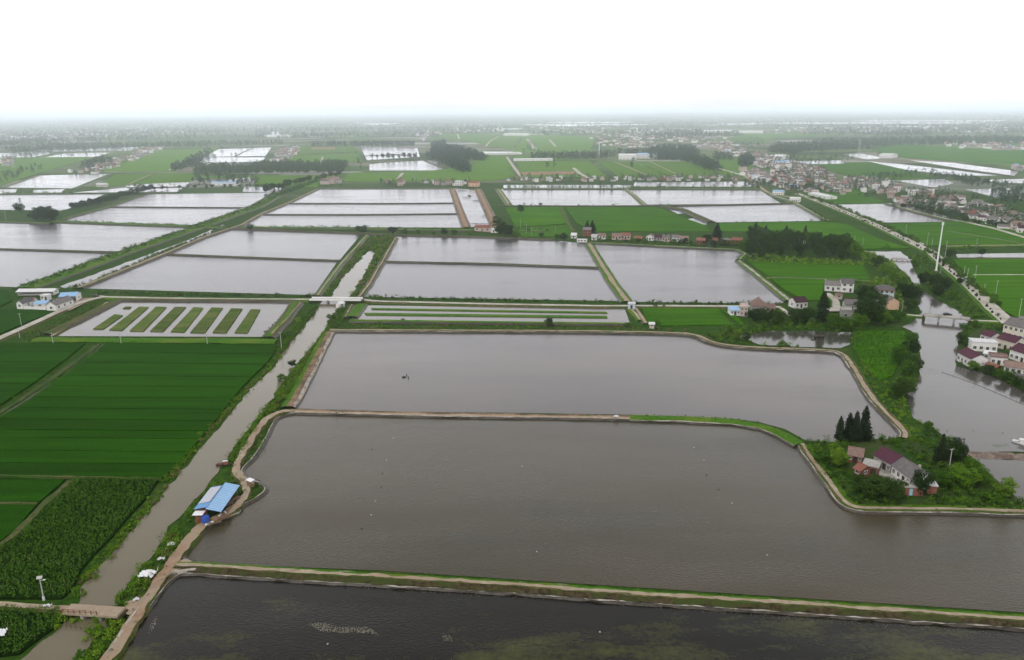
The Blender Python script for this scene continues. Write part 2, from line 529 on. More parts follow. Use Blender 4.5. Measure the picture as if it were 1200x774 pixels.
class MB:
    """collects faces, built as one mesh object"""

    def __init__(self):
        self.v, self.f, self.m = [], [], []

    def face(self, pts, mi=0):
        i = len(self.v)
        self.v.extend([tuple(p) for p in pts])
        self.f.append(tuple(range(i, i + len(pts))))
        self.m.append(mi)

    def box(self, x0, x1, y0, y1, z0, z1, mi=0):
        i = len(self.v)
        self.v += [(x0, y0, z0), (x1, y0, z0), (x1, y1, z0), (x0, y1, z0), (x0, y0, z1), (x1, y0, z1), (x1, y1, z1), (x0, y1, z1)]
        for q in ((0, 3, 2, 1), (4, 5, 6, 7), (0, 1, 5, 4), (1, 2, 6, 5), (2, 3, 7, 6), (3, 0, 4, 7)):
            self.f.append(tuple(i + k for k in q))
            self.m.append(mi)

    def tube(self, a, b, r0, r1=None, n=8, mi=0, caps=True):
        a, b = Vector(a), Vector(b)
        r1 = r0 if r1 is None else r1
        d = (b - a).normalized()
        u = d.orthogonal().normalized()
        w = d.cross(u)
        i = len(self.v)
        for c, r in ((a, r0), (b, r1)):
            for k in range(n):
                t = 2 * math.pi * k / n
                self.v.append(tuple(c + (u * math.cos(t) + w * math.sin(t)) * r))
        for k in range(n):
            j = (k + 1) % n
            self.f.append((i + k, i + j, i + n + j, i + n + k))
            self.m.append(mi)
        if caps:
            self.f.append(tuple(i + n + k for k in range(n)))
            self.m.append(mi)
            self.f.append(tuple(i + n - 1 - k for k in range(n)))
            self.m.append(mi)

    def prism(self, poly, z0, z1, mi=0, mside=None):
        """poly: list of (x, y) counter-clockwise"""
        ms = mi if mside is None else mside
        self.face([(x, y, z1) for x, y in poly], mi)
        n = len(poly)
        for k in range(n):
            a, b = poly[k], poly[(k + 1) % n]
            self.face([(a[0], a[1], z0), (b[0], b[1], z0), (b[0], b[1], z1), (a[0], a[1], z1)], ms)

    def mesh(self, name, mats):
        me = bpy.data.meshes.new(name)
        me.from_pydata(self.v, [], self.f)
        for x in (mats if isinstance(mats, (list, tuple)) else [mats]):
            me.materials.append(M[x] if isinstance(x, str) else x)
        if any(self.m):
            me.polygons.foreach_set('material_index', self.m)
        me.update()
        return me

    def build(self, name, mats, parent=None):
        return link(name, self.mesh(name, mats), parent)


def quads_mesh(name, V, mats, mi=None, k=4):
    """V: (N,4,3) array of separate quads"""
    n = len(V)
    me = bpy.data.meshes.new(name)
    me.vertices.add(n * k)
    me.vertices.foreach_set('co', np.ascontiguousarray(V, dtype=np.float32).ravel())
    me.loops.add(n * k)
    me.loops.foreach_set('vertex_index', np.arange(n * k, dtype=np.int32))
    me.polygons.add(n)
    me.polygons.foreach_set('loop_start', np.arange(0, n * k, k, dtype=np.int32))
    for x in mats:
        me.materials.append(M[x])
    if mi is not None:
        me.polygons.foreach_set('material_index', np.asarray(mi, dtype=np.int32))
    me.update(calc_edges=True)
    return me


def leaf_quads(C, size, outward=None, upbias=0.35, rng=RNG, slender=0.7):
    """one leafy quad per centre C (N,3), edge length size (N,)"""
    n = len(C)
    nr = rng.normal(size=(n, 3))
    nr /= np.linalg.norm(nr, axis=1, keepdims=True) + 1e-9
    if outward is not None:
        nr = nr * 0.75 + outward * 0.7
    nr[:, 2] += upbias
    nr /= np.linalg.norm(nr, axis=1, keepdims=True) + 1e-9
    t = np.cross(nr, rng.normal(size=(n, 3)))
    t /= np.linalg.norm(t, axis=1, keepdims=True) + 1e-9
    b = np.cross(nr, t)
    s = np.broadcast_to(np.asarray(size, dtype=float), (n,))[:, None] * 0.5
    t = t * s
    b = b * s * slender
    V = np.empty((n, 4, 3))
    V[:, 0] = C - t
    V[:, 1] = C - b * 0.9
    V[:, 2] = C + t
    V[:, 3] = C + b * 0.9
    return V


def blob_leaves(centres, radii, per, size, rng=RNG, flat=0.8, fill=0.45):
    """leaf quads near the surface of many small blobs: centres (N,3), radii (N,)"""
    N = len(centres)
    d = rng.normal(size=(N, per, 3))
    d /= np.linalg.norm(d, axis=2, keepdims=True)
    rr = (fill + (1.05 - fill) * rng.random((N, per, 1)) ** 0.6)
    off = d * rr * radii[:, None, None]
    off[:, :, 2] *= flat
    C = centres[:, None, :] + off
    sz = np.repeat(np.broadcast_to(np.asarray(size, dtype=float), (N,)), per) * rng.uniform(0.65, 1.35, N * per)
    return leaf_quads(C.reshape(-1, 3), sz, d.reshape(-1, 3), rng=rng)


def inside(poly, pts):
    x, y = pts[:, 0], pts[:, 1]
    r = np.zeros(len(pts), bool)
    j = len(poly) - 1
    for i in range(len(poly)):
        xi, yi = poly[i]
        xj, yj = poly[j]
        with np.errstate(divide='ignore', invalid='ignore'):
            c = ((yi > y) != (yj > y)) & (x < (xj - xi) * (y - yi) / (yj - yi + 1e-12) + xi)
        r ^= c
        j = i
    return r


def scatter(pxpoly, n=None, dens=None, z=0.0, rng=RNG):
    """random points spread evenly over the land inside a pixel polygon"""
    W = PA(pxpoly, z)[:, :2]
    lo, hi = W.min(0), W.max(0)
    area = 0.5 * abs(np.dot(W[:, 0], np.roll(W[:, 1], 1)) - np.dot(W[:, 1], np.roll(W[:, 0], 1)))
    if n is None:
        n = max(1, int(area * dens))
    out = np.zeros((0, 2))
    while len(out) < n:
        q = rng.uniform(lo, hi, (max(200, n * 3), 2))
        out = np.vstack([out, q[inside(W, q)]])
    out = out[:n]
    return np.hstack([out, np.full((n, 1), z)])


def along(pts, step, z=0.0):
    """points every `step` metres along a pixel polyline, with the left normal"""
    W = PA(pts, z)
    seg = np.linalg.norm(np.diff(W[:, :2], axis=0), axis=1)
    s = np.concatenate([[0], np.cumsum(seg)])
    n = max(2, int(s[-1] / step) + 1)
    t = np.linspace(0, s[-1], n)
    X = np.stack([np.interp(t, s, W[:, k]) for k in range(3)], 1)
    # smooth the corners a little
    T = np.gradient(X[:, :2], axis=0)
    T /= np.linalg.norm(T, axis=1, keepdims=True) + 1e-9
    N = np.stack([-T[:, 1], T[:, 0]], 1)
    return X, N, t


def smooth_line(pts, it=2):
    p = np.asarray(pts, float)
    for _ in range(it):
        q = [p[0]]
        for a, b in zip(p[:-1], p[1:]):
            q += [a * 0.75 + b * 0.25, a * 0.25 + b * 0.75]
        q.append(p[-1])
        p = np.array(q)
    return p


_layer = [0]


def layer():
    _layer[0] += 1
    return (_layer[0] % 40) * 0.004


def sheet(name, pxpoly, z, mat, kind='structure', rough=0.0, step=None, sm=0):
    """a level area (water, yard) drawn as one face; its shore may be a little ragged"""
    p = np.asarray(pxpoly, float)
    if sm:
        p = smooth_line(np.vstack([p, p[:1]]), sm)[:-1]
    z = z + layer()
    W = PA(p, z)
    if rough:
        pts = []
        for k in range(len(W)):
            a, b = W[k], W[(k + 1) % len(W)]
            L = np.linalg.norm(b - a)
            n = max(1, int(L / (step or 4.0)))
            nn = np.array([-(b - a)[1], (b - a)[0]]) / (L + 1e-9)
            for j in range(n):
                q = a + (b - a) * j / n
                q[:2] = q[:2] + nn * RNG.normal() * rough
                pts.append(q)
        W = np.array(pts)
    mb = MB()
    a2 = np.dot(W[:, 0], np.roll(W[:, 1], -1)) - np.dot(W[:, 1], np.roll(W[:, 0], -1))
    if a2 < 0:
        W = W[::-1]
    mb.face([tuple(x) for x in W])
    o = mb.build(name, mat)
    if kind:
        tag(o, kind=kind)
    return o


def slab(name, pxpoly, z, mat, kind='structure', base=-0.2, side=None):
    W = PA(pxpoly, z)
    z = z + layer()
    a2 = np.dot(W[:, 0], np.roll(W[:, 1], -1)) - np.dot(W[:, 1], np.roll(W[:, 0], -1))
    if a2 < 0:
        W = W[::-1]
    mb = MB()
    mb.prism([(x[0], x[1]) for x in W], base, z, 0, 1 if side else 0)
    o = mb.build(name, [mat, side] if side else mat)
    if kind:
        tag(o, kind=kind)
    return o


def ribbon(name, pts, prof, mats, z0=0.0, step=3.0, jit=0.12, kind='structure', sm=0, zpx=0.8):
    """an embankment or path along a pixel line; prof: (offset, height) across it, offsets to the left (+) and right (-);
    mats: one material per strip"""
    p = smooth_line(pts, sm) if sm else np.asarray(pts, float)
    X, N, t = along(p, step, zpx)
    k = len(prof)
    n = len(X)
    V = np.zeros((n, k, 3))
    ly = layer()
    for j, (u, z) in enumerate(prof):
        ju = RNG.normal(size=n) * jit
        ju = (ju + np.roll(ju, 1) + np.roll(ju, -1)) / 1.9
        jz = RNG.normal(size=n) * jit * 0.25
        V[:, j, :2] = X[:, :2] + N * (u + ju)[:, None]
        V[:, j, 2] = z0 + z + (jz if z > 0.15 else 0) + ly
    mb = MB()
    mb.v = [tuple(x) for x in V.reshape(-1, 3)]
    names = []
    for m in mats:
        if m not in names:
            names.append(m)
    for i in range(n - 1):
        for j in range(k - 1):
            mb.f.append((i * k + j + 1, i * k + j, (i + 1) * k + j, (i + 1) * k + j + 1))
            mb.m.append(names.index(mats[j]))
    o = mb.build(name, names)
    # faces must look up
    if o.data.polygons and sum(pl.normal.z for pl in o.data.polygons) < 0:
        o.data.flip_normals()
    if kind:
        tag(o, kind=kind)
    return o


def road(name, pts, width, mat, z=0.9, step=4.0, sm=0, edge=None, jit=0.1, h0=0.0, ew=1.2):
    w = width / 2
    e = edge or 'weedy_ground'
    prof = [(w + ew, h0), (w, z), (-w, z), (-w - ew, h0)]
    return ribbon(name, pts, prof, [e, mat, e], 0, step, jit, sm=sm, zpx=z)
# ------------------------------------------------------------------ land
def land():
    g = np.concatenate([[0], np.geomspace(30, 40000, 44)])
    xs = np.concatenate([-g[:0:-1], g])
    ys = np.concatenate([[-3000, -800, -200, 0], np.arange(40, 900, 40), np.geomspace(900, 42000, 36)])
    mb = MB()
    nx = len(xs)
    mb.v = [(x, y, 0.0) for y in ys for x in xs]
    for j in range(len(ys) - 1):
        for i in range(nx - 1):
            a = j * nx + i
            mb.f.append((a, a + 1, a + nx + 1, a + nx))
            mb.m.append(0)
    tag(mb.build('ground', 'land'), kind='structure')


land()

hz = MB()
hz.box(-44000, 44000, -3500, 44000, -1.2, 119.0)
m = bpy.data.materials.new('haze_air')
m.use_nodes = True
nt = m.node_tree
nt.nodes.clear()
o_ = nt.nodes.new('ShaderNodeOutputMaterial')
pv = nt.nodes.new('ShaderNodeVolumePrincipled')
pv.inputs['Color'].default_value = (0.88, 0.945, 1.0, 1)
pv.inputs['Density'].default_value = 0.000155
pv.inputs['Density Attribute'].default_value = ''
pv.inputs['Anisotropy'].default_value = 0.92
nt.links.new(pv.outputs[0], o_.inputs['Volume'])
try:
    m.cycles.homogeneous_volume = True
except Exception:
    pass
MATS['haze_air'] = m
tag(hz.build('haze', 'haze_air'), 'pale bluish summer haze over the whole plain', 'haze', kind='stuff')

# ------------------------------------------------------------------ water
WZ = 0.10
sheet('pond_water', [(212, 670), (300, 675), (450, 685), (600, 693), (750, 704), (900, 713), (1050, 723), (1200, 733), (1500, 757), (1600, 1050), (20, 1050), (126, 776)], WZ, 'pond_dark')
sheet('pond_water', [(343, 484), (480, 487), (600, 489), (720, 490), (820, 494), (872, 497), (908, 506), (940, 521), (958, 541), (977, 571), (990, 593), (1010, 599), (1100, 600), (1200, 604), (1500, 616), (1600, 745), (1200, 718), (1000, 705), (800, 692), (600, 679), (450, 669), (300, 663), (232, 660), (214, 654), (214, 646), (225, 634), (243, 616), (258, 611), (270, 600), (280, 594), (297, 585), (311, 576), (313, 571), (305, 563), (292, 561), (284, 552), (289, 545), (300, 535), (318, 507), (325, 490)], WZ, 'pond_brown')
sheet('pond_water', [(386, 388), (500, 389), (600, 389), (700, 390), (800, 392), (818, 395), (833, 403), (858, 408), (900, 410), (960, 412), (986, 415), (997, 430), (1016, 465), (1036, 487), (1055, 505), (1052, 516), (1000, 519), (945, 517), (920, 503), (890, 495), (860, 491), (800, 488), (720, 486), (600, 484), (480, 483), (345, 479)], WZ, 'pond_grey')
CANAL_L = [(374, 358), (365, 372), (350, 392), (335, 408), (322, 430), (300, 450), (285, 466), (262, 495), (232, 530), (210, 557), (195, 575), (168, 606), (138, 641), (112, 670), (94, 690), (92, 704), (88, 716)]
CANAL_R = [(142, 716), (140, 700), (160, 672), (185, 640), (200, 617), (217, 598), (240, 574), (250, 560), (262, 543), (280, 516), (300, 490), (320, 466), (332, 446), (352, 422), (372, 398), (384, 380), (398, 358)]
sheet('canal_water', CANAL_L + CANAL_R, WZ, 'canal', rough=0.35, step=3)
sheet('canal_water', [(90, 714), (130, 716), (124, 735), (108, 752), (94, 774), (80, 800), (-20, 830), (22, 776), (38, 758), (62, 744)], WZ, 'canal', rough=0.3, step=2)
sheet('canal_water', [(388, 352), (388, 347), (402, 325), (415, 312), (425, 300), (434, 294), (439, 296), (435, 306), (425, 325), (410, 347), (408, 352)], WZ, 'canal', rough=0.6, step=4)
sheet('canal_water', [(262, 263), (264, 264), (236, 280), (168, 306), (108, 333), (76, 338), (70, 336), (140, 311), (222, 281)], WZ, 'river', rough=0.5, step=5)
sheet('canal_water', [(374, 358), (381, 349), (412, 349), (398, 358)], WZ, 'canal')
sheet('pond_water', [(137, 353), (346, 354), (332, 376), (313, 395), (46, 394), (80, 380)], WZ, 'pond_silt')
sheet('pond_water', [(422, 358), (732, 361.5), (738, 378.5), (411, 374.5)], WZ, 'pond_silt')
for q in (
        [(465, 277), (570, 279), (650, 282), (690, 286), (704, 313), (450, 306)],
        [(449, 307), (704, 314), (726, 353), (422, 348)],
        [(265, 269), (424, 274), (398, 305), (194, 297)],
        [(190, 299), (396, 306), (368, 346), (92, 338)],
        [(-200, 257), (0, 260), (228, 268), (146, 295), (0, 291), (-260, 286)],
        [(-260, 287), (0, 292), (143, 296), (30, 337), (0, 336), (-350, 330)],
        [(696, 286), (800, 291), (863, 293), (874, 298), (868, 306), (894, 328), (922, 352), (918, 356), (738, 354)],
        [(372, 221), (529, 221), (535, 238), (338, 238)],
        [(336, 239), (535, 238), (539, 251), (306, 251)],
        [(304, 252), (539, 251), (545, 267), (283, 266)],
        [(531, 221), (560, 223), (580, 266), (549, 266)],
        [(168, 228), (319, 226), (290, 243), (126, 242)],
        [(125, 243), (287, 244), (232, 264), (66, 259)],
        [(-150, 230), (0, 229), (123, 228), (80, 245), (70, 247), (0, 246), (-170, 246)],
        [(44, 206), (129, 204), (85, 221), (3, 220)],
        [(85, 226), (150, 220), (216, 219), (208, 225)],
        [(145, 216), (222, 214), (219, 219), (150, 220)],
        [(40, 223), (76, 222), (72, 226), (38, 226)],
        [(0, 222), (20, 222), (18, 226), (0, 227)],
        [(238, 184), (312, 184), (306, 190), (228, 191)],
        [(256, 175), (318, 173), (311, 183), (240, 184)],
        [(228, 191), (300, 190), (294, 194), (216, 194)],
        [(242, 210), (300, 210), (298, 214), (242, 214)],
        [(286, 219), (330, 220), (328, 226), (284, 225)],
        [(422, 172), (489, 174), (492, 184), (430, 188), (426, 180)],
        [(460, 190), (514, 188), (523, 200), (433, 200), (433, 193)],
        [(585, 222), (733, 222), (755, 241), (598, 241)],
        [(735, 222), (890, 223), (916, 239), (756, 240)],
        [(797, 242), (931, 238), (968, 259), (834, 261)],
        [(777, 242), (797, 242), (806, 250), (794, 251)],
        [(806, 257), (818, 255), (830, 263), (818, 264)],
        [(973, 240), (1055, 238), (1110, 254), (1128, 260), (1034, 261)],
        [(590, 217), (740, 217), (738, 221), (590, 221)],
        [(744, 214), (878, 213), (888, 219), (742, 219)],
        [(1014, 189), (1060, 193), (1112, 199), (1170, 206), (1120, 206), (1060, 199)],
        [(1066, 188), (1116, 191), (1194, 201), (1188, 207), (1140, 200)],
        [(1050, 212), (1106, 210), (1119, 215), (1094, 220)],
        [(1130, 222), (1182, 221), (1260, 231), (1280, 236), (1172, 233)],
        [(1157, 211), (1240, 209), (1260, 215), (1166, 215)],
        [(1120, 298), (1300, 295), (1300, 302), (1122, 302)],
        [(30, 177), (120, 174), (170, 172), (150, 177), (60, 178)],
        [(-40, 181), (55, 178), (62, 180), (30, 186), (-60, 187)],
        [(75, 180), (130, 179), (112, 184), (50, 185)],
        [(925, 189), (985, 188), (990, 192), (930, 193)],
        [(985, 181), (1010, 180), (1040, 186), (1015, 187)],
        [(560, 178), (610, 178), (612, 181), (560, 181)]):
    yb = max(v[1] for v in q)
    sheet('pond_water', q, WZ + (0.1 if yb < 240 else 0.0), 'pond_far')
for (y, x0, x1) in ((146, 610, 760), (144, 900, 1160), (151, 560, 615), (155, 800, 880), (145, 420, 470), (147, 640, 700), (154, 1120, 1175), (160, 0, 28), (143.5, 640, 740), (141.5, 1000, 1180), (145, 840, 900), (148, 1040, 1110)):
    sheet('pond_water', [(x0, y), (x1, y - 0.4), (x1 - 10, y + 1.0), (x0 + 14, y + 1.2)], 0.4, 'pond_far')
RIV_L = [(1012, 295), (1040, 303), (1050, 311), (1066, 324), (1076, 340), (1074, 356), (1080, 366), (1070, 377), (1058, 383), (1076, 392), (1080, 415), (1078, 440), (1062, 465), (1070, 490), (1092, 503), (1125, 520), (1134, 530)]
RIV_R = [(1330, 530), (1330, 500), (1200, 459), (1172, 445), (1150, 436), (1122, 427), (1122, 402), (1128, 388), (1136, 376), (1124, 366), (1098, 352), (1080, 338), (1076, 326), (1072, 318), (1066, 304), (1056, 295)]
sheet('river_water', RIV_L + RIV_R, WZ, 'river', rough=0.5, step=5)
sheet('river_water', [(1138, 536), (1330, 536), (1330, 640), (1200, 590), (1180, 574), (1160, 556)], WZ, 'river', rough=0.3, step=4)
sheet('pond_water', [(864, 394), (905, 388), (945, 388), (999, 390), (996, 404), (985, 408), (940, 407), (890, 404)], WZ, 'lily_pond', rough=0.3, step=4)

# ------------------------------------------------------------------ fields
# paddy by the canal: parcels with a bare furrow between them
lev_l = [402, 413, 425, 440, 452, 465, 478, 491, 503, 512, 527, 541, 557]


def lerp_edge(poly, y):
    for (x0, y0), (x1, y1) in zip(poly[:-1], poly[1:]):
        if y0 <= y <= y1:
            return x0 + (x1 - x0) * (y - y0) / (y1 - y0)
    return poly[-1][0]


EDGE_L = [(124, 402), (96, 424), (60, 450), (32, 470), (0, 490), (-70, 535), (-110, 560)]
EDGE_R = [(321, 402), (327, 408), (308, 430), (288, 448), (270, 470), (250, 496), (225, 524), (200, 552), (192, 560)]
for a, b in zip(lev_l[:-1], lev_l[1:]):
    g = 0.35 + (a - 400) * 0.004
    slab('rice_field', [(lerp_edge(EDGE_L, a + g), a + g), (lerp_edge(EDGE_R, a + 2 + g), a + 2 + g), (lerp_edge(EDGE_R, b + 2), b + 2), (lerp_edge(EDGE_L, b), b)], 0.75, 'rice_near', base=-0.1)
EDGE_2R = [(100, 402), (78, 420), (40, 448), (10, 468), (-20, 487), (-90, 530)]
lev2 = [402, 412, 424, 437, 449, 462, 486]
for a, b in zip(lev2[:-1], lev2[1:]):
    g = 0.35 + (a - 400) * 0.004
    slab('rice_field', [(-140, a + g), (lerp_edge(EDGE_2R, a + g), a + g), (lerp_edge(EDGE_2R, b), b), (-140, b)], 0.75, 'rice_near', base=-0.1)
slab('rice_field', [(-60, 561), (76, 562), (46, 588), (-60, 587)], 0.75, 'rice_near')
slab('rice_field', [(-60, 591), (42, 592), (16, 622), (-5, 638), (-60, 638)], 0.75, 'rice_near')
slab('rice_field', [(-80, 362), (70, 363), (40, 374), (0, 391), (-80, 396)], 0.75, 'rice_near')
slab('rice_field', [(-80, 339), (8, 340), (14, 352), (0, 359), (-80, 360)], 0.75, 'rice_near')
CORN1 = [(86, 562), (186, 562), (172, 583), (150, 606), (132, 628), (108, 652), (92, 672), (85, 690), (72, 701), (-60, 701), (-60, 668), (-10, 648), (22, 628)]
CORN2 = [(-60, 709), (70, 714), (84, 719), (66, 734), (40, 752), (22, 766), (-60, 776)]
CORN3 = [(1000, 388), (1060, 388), (1068, 404), (1056, 418), (1046, 440), (1030, 446), (1012, 424), (1000, 408)]
for q in (CORN1, CORN2, CORN3):
    slab('corn_field', q, 0.5, 'corn_ground' if q is not CORN3 else 'rice_mid')
# middle ground and far paddies
for q in (
        [(752, 361), (842, 362), (856, 378), (866, 380), (760, 382)],
        [(845, 362), (862, 370), (872, 380), (868, 380)],
        [(876, 306), (1012, 311), (1020, 328), (900, 324)],
        [(902, 326), (1021, 330), (1000, 329), (966, 330), (962, 352), (945, 352), (920, 340)],
        [(592, 243), (660, 243), (668, 262), (604, 266)], [(605, 268), (669, 264), (668, 277), (612, 278)],
        [(662, 243), (770, 243), (800, 255), (826, 264), (832, 271), (745, 271), (700, 272), (676, 262)],
        [(838, 262), (965, 260), (992, 263), (1030, 280), (1066, 291), (1010, 292), (930, 272), (842, 271)],
        [(1036, 263), (1120, 260), (1152, 262), (1200, 273), (1260, 284), (1200, 287), (1110, 287), (1086, 288)],
        [(1116, 304), (1300, 303), (1300, 322), (1133, 322)], [(1135, 323), (1300, 323), (1300, 385), (1208, 380), (1172, 362)],
        [(935, 220), (1002, 221), (1038, 238), (958, 239)],
        [(950, 194), (1020, 190), (1070, 201), (1100, 208), (1045, 210), (985, 204)],
        [(1030, 168), (1230, 178), (1230, 194), (1130, 190), (1060, 185), (1028, 180)]):
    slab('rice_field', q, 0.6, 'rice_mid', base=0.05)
for q in (
        [(606, 190), (660, 189), (690, 189), (712, 208), (612, 208)], [(600, 182), (660, 183), (664, 188), (604, 188)],
        [(700, 190), (740, 189), (786, 208), (726, 208)], [(742, 189), (830, 190), (838, 208), (790, 208)],
        [(815, 184), (870, 186), (900, 208), (846, 206)],
        [(500, 201), (590, 190), (604, 208), (575, 212), (400, 213), (410, 203)], [(548, 183), (596, 184), (600, 196), (560, 198)],
        [(342, 172), (414, 170), (420, 178), (336, 182)], [(336, 183), (420, 180), (424, 190), (332, 190)],
        [(300, 206), (405, 205), (385, 210), (370, 220), (300, 216)], [(226, 206), (298, 206), (300, 209), (222, 209)],
        [(150, 183), (190, 176), (260, 173), (238, 184), (204, 201), (118, 201), (130, 192)],
        [(135, 205), (180, 203), (160, 216), (108, 220)], [(184, 203), (232, 203), (222, 213), (160, 216)],
        [(0, 185), (110, 184), (70, 196), (42, 204), (0, 218)],
        [(616, 158), (700, 160), (690, 178), (640, 180), (600, 178)], [(520, 157), (612, 158), (600, 176), (560, 168), (512, 160)],
        [(880, 158), (905, 160), (900, 168), (820, 166)], [(830, 155), (1000, 157), (900, 162)]):
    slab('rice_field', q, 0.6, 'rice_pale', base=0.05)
sheet('bare_field', [(606, 202), (672, 201), (676, 204), (608, 205.5)], 0.9, 'red_soil')
sheet('bare_field', [(366, 173), (392, 172.5), (394, 175), (364, 175.5)], 0.9, 'red_soil')
# crop strips standing in the shallow ponds
for q in ([(109, 385.5), (121, 385.5), (144, 369.5), (134, 368.5)], [(128, 386.5), (143, 387), (174, 360), (163, 359.5)], [(152, 387.5), (168, 388), (195, 360), (183, 359.5)], [(176, 388), (191, 388.5), (218, 360), (205, 359.8)], [(200, 388.5), (216, 389), (238, 361), (227, 360)], [(223, 389.5), (240, 390), (261, 361), (248, 360.5)], [(249, 389.5), (265, 390), (284, 362), (271, 361.5)], [(275, 389.5), (290, 390), (305, 363), (294, 362.5)], [(144, 361.5), (152, 361.5), (154, 359.5), (147, 359.5)]):
    slab('planted_strip', q, 0.55, 'lotus_strip', base=0.0)
for q in ([(435, 361.2), (710, 365.6), (712, 367), (436, 362.6)], [(427, 366.8), (711, 370.4), (712, 372.6), (429, 369.0)]):
    slab('planted_strip', q, 0.5, 'grass', base=0.0)

# ------------------------------------------------------------------ dikes, paths and roads
G, DG, LN, WM = 'grass', 'dry_grass', 'lining', 'wet_mud'
# long dike between the two nearest ponds
ribbon('pond_dike', [(206, 664), (235, 664.5), (300, 669), (375, 673.5), (450, 678), (525, 682.5), (600, 687), (675, 692.5), (750, 698), (825, 702.5), (900, 707.5), (975, 712.5), (1050, 717.5), (1200, 727.5), (1500, 750)],
       [(2.6, 0.0), (2.3, 0.35), (2.2, 0.38), (1.3, 1.15), (0.5, 1.3), (-0.55, 1.3), (-0.95, 1.2), (-1.9, 0.75), (-2.25, 0.5), (-2.4, 0.48), (-2.62, 0.46), (-3.0, 0.0)],
       [WM, LN, G, G, 'dirt_path', DG, 'dark_bank', 'dark_bank', WM, LN, WM], 0.08, 1.2, 0.17)
# dike between the big ponds: bare to the west, grassed to the east
ribbon('pond_dike', [(340, 481.5), (420, 483.5), (480, 485), (600, 487), (665, 488), (722, 489), (742, 489.3)],
       [(2.2, 0.0), (1.9, 0.5), (0.9, 1.0), (-0.6, 1.0), (-1.5, 0.7), (-1.75, 0.65), (-2.2, 0.0)], [WM, DG, 'bare_soil', 'dirt_path', LN, WM], 0.08, 2.5, 0.18)
ribbon('pond_dike', [(738, 489.2), (800, 490.7), (858, 494), (890, 499), (915, 508), (938, 521)],
       [(3.0, 0.0), (2.6, 0.5), (0.9, 1.1), (-1.2, 1.0), (-2.2, 0.6), (-2.6, 0.55), (-3.0, 0.0)], [WM, G, G, G, LN, WM], 0.08, 2.5, 0.18)
# rim of the upper big pond
ribbon('pond_dike', [(338, 478), (345, 468), (360, 440), (374, 412), (386, 390)], [(3.6, 0.0), (3.0, 0.9), (1.0, 1.2), (-1.4, 1.2), (-2.3, 0.75), (-2.7, 0.7), (-3.2, 0.0)],
       [G, G, 'bare_soil', LN, 'dirt_path', WM], 0.08, 2.5, 0.15)
ribbon('pond_dike', [(386, 387.5), (500, 388), (600, 388.3), (700, 389), (798, 391), (818, 394), (833, 402), (858, 406.5), (900, 408.7), (960, 410.6), (986, 413), (999, 430), (1018, 464), (1038, 485), (1060, 507), (1058, 514)],
       [(3.0, 0.0), (2.2, 0.8), (1.2, 1.0), (-0.4, 1.0), (-1.1, 0.75), (-1.4, 0.7), (-1.9, 0.0)], [G, DG, 'dirt_path', DG, LN, WM], 0.08, 2.5, 0.2, sm=1)
# concrete walk round the farmhouse point
ribbon('pond_dike', [(939, 521), (946, 533), (958, 548), (970, 564), (981, 580), (990, 591), (1003, 596.5), (1030, 597.5), (1100, 597.5), (1200, 601), (1500, 611)],
       [(3.2, 0.5), (1.5, 0.8), (0.9, 1.0), (-0.4, 1.0), (-1.0, 0.6), (-1.4, 0.55), (-1.9, 0.0)], [G, G, 'dirt_path', DG, LN, WM], 0.08, 2.0, 0.12, sm=1)
# dikes among the farther ponds: (points, width, height, top)
for pts, w, h, top in (
        ([(449, 306.5), (570, 309), (704, 313.8)], 3.0, 1.0, DG), ([(192, 298), (300, 302), (398, 305.5)], 3.0, 1.0, DG), ([(-250, 287), (0, 291.8), (143, 296.5)], 2.5, 1.0, DG),
        ([(337, 238.5), (440, 238.7), (535, 238)], 3.5, 1.0, DG), ([(305, 251.5), (420, 251.7), (538, 250.5)], 3.5, 1.0, DG), ([(126, 242.7), (288, 243.6)], 4.0, 1.0, DG),
        ([(733, 221.5), (745, 231), (756, 241)], 6.0, 1.0, 'dirt_path'), ([(777, 242), (800, 246), (820, 255), (834, 261)], 9.0, 1.4, DG), ([(585, 241.5), (700, 241.6), (800, 241.2), (880, 239.6), (935, 238.3)], 5.0, 1.2, DG),
        ([(590, 221.5), (740, 221.5), (890, 222)], 12.0, 1.3, G), ([(1062, 192), (1120, 197.5), (1185, 206.5)], 8.0, 1.2, DG), ([(238, 184), (312, 184)], 6.0, 1.0, G), ([(228, 191), (300, 190.4)], 6.0, 1.0, G),
        ([(284, 266.5), (400, 267.8), (470, 269), (580, 270), (640, 271)], 9.0, 1.2, G), ([(262, 268), (424, 273.5), (470, 275.5), (570, 278), (650, 281)], 4.0, 1.2, DG),
        ([(64, 259.5), (150, 263), (232, 266), (265, 268)], 9.0, 1.2, G), ([(-200, 256), (0, 260), (60, 262)], 5.0, 1.2, G),
        ([(425, 183), (470, 181), (492, 186), (520, 198)], 5.0, 1.2, DG), ([(150, 219.9), (218, 219.2)], 5.0, 1.0, DG), ([(85, 226.5), (208, 226)], 7.0, 1.2, G), ([(0, 227.5), (85, 227)], 7.0, 1.2, G),
        ([(275, 183.5), (286, 178), (296, 174)], 5.0, 1.0, DG), ([(30, 187), (62, 180), (75, 178)], 7.0, 1.2, G), ([(160, 219.8), (166, 215)], 4, 1.0, DG), ([(490, 188), (433, 191)], 5, 1.1, G)):
    ribbon('pond_dike', pts, [(w / 2 + 0.8, 0), (w / 2, h * 0.8), (w / 5, h), (-w / 5, h), (-w / 2, h * 0.8), (-w / 2 - 0.8, 0)], [WM, G if top != DG else DG, top, G if top != DG else DG, WM], 0.1, 5.0, 0.22)
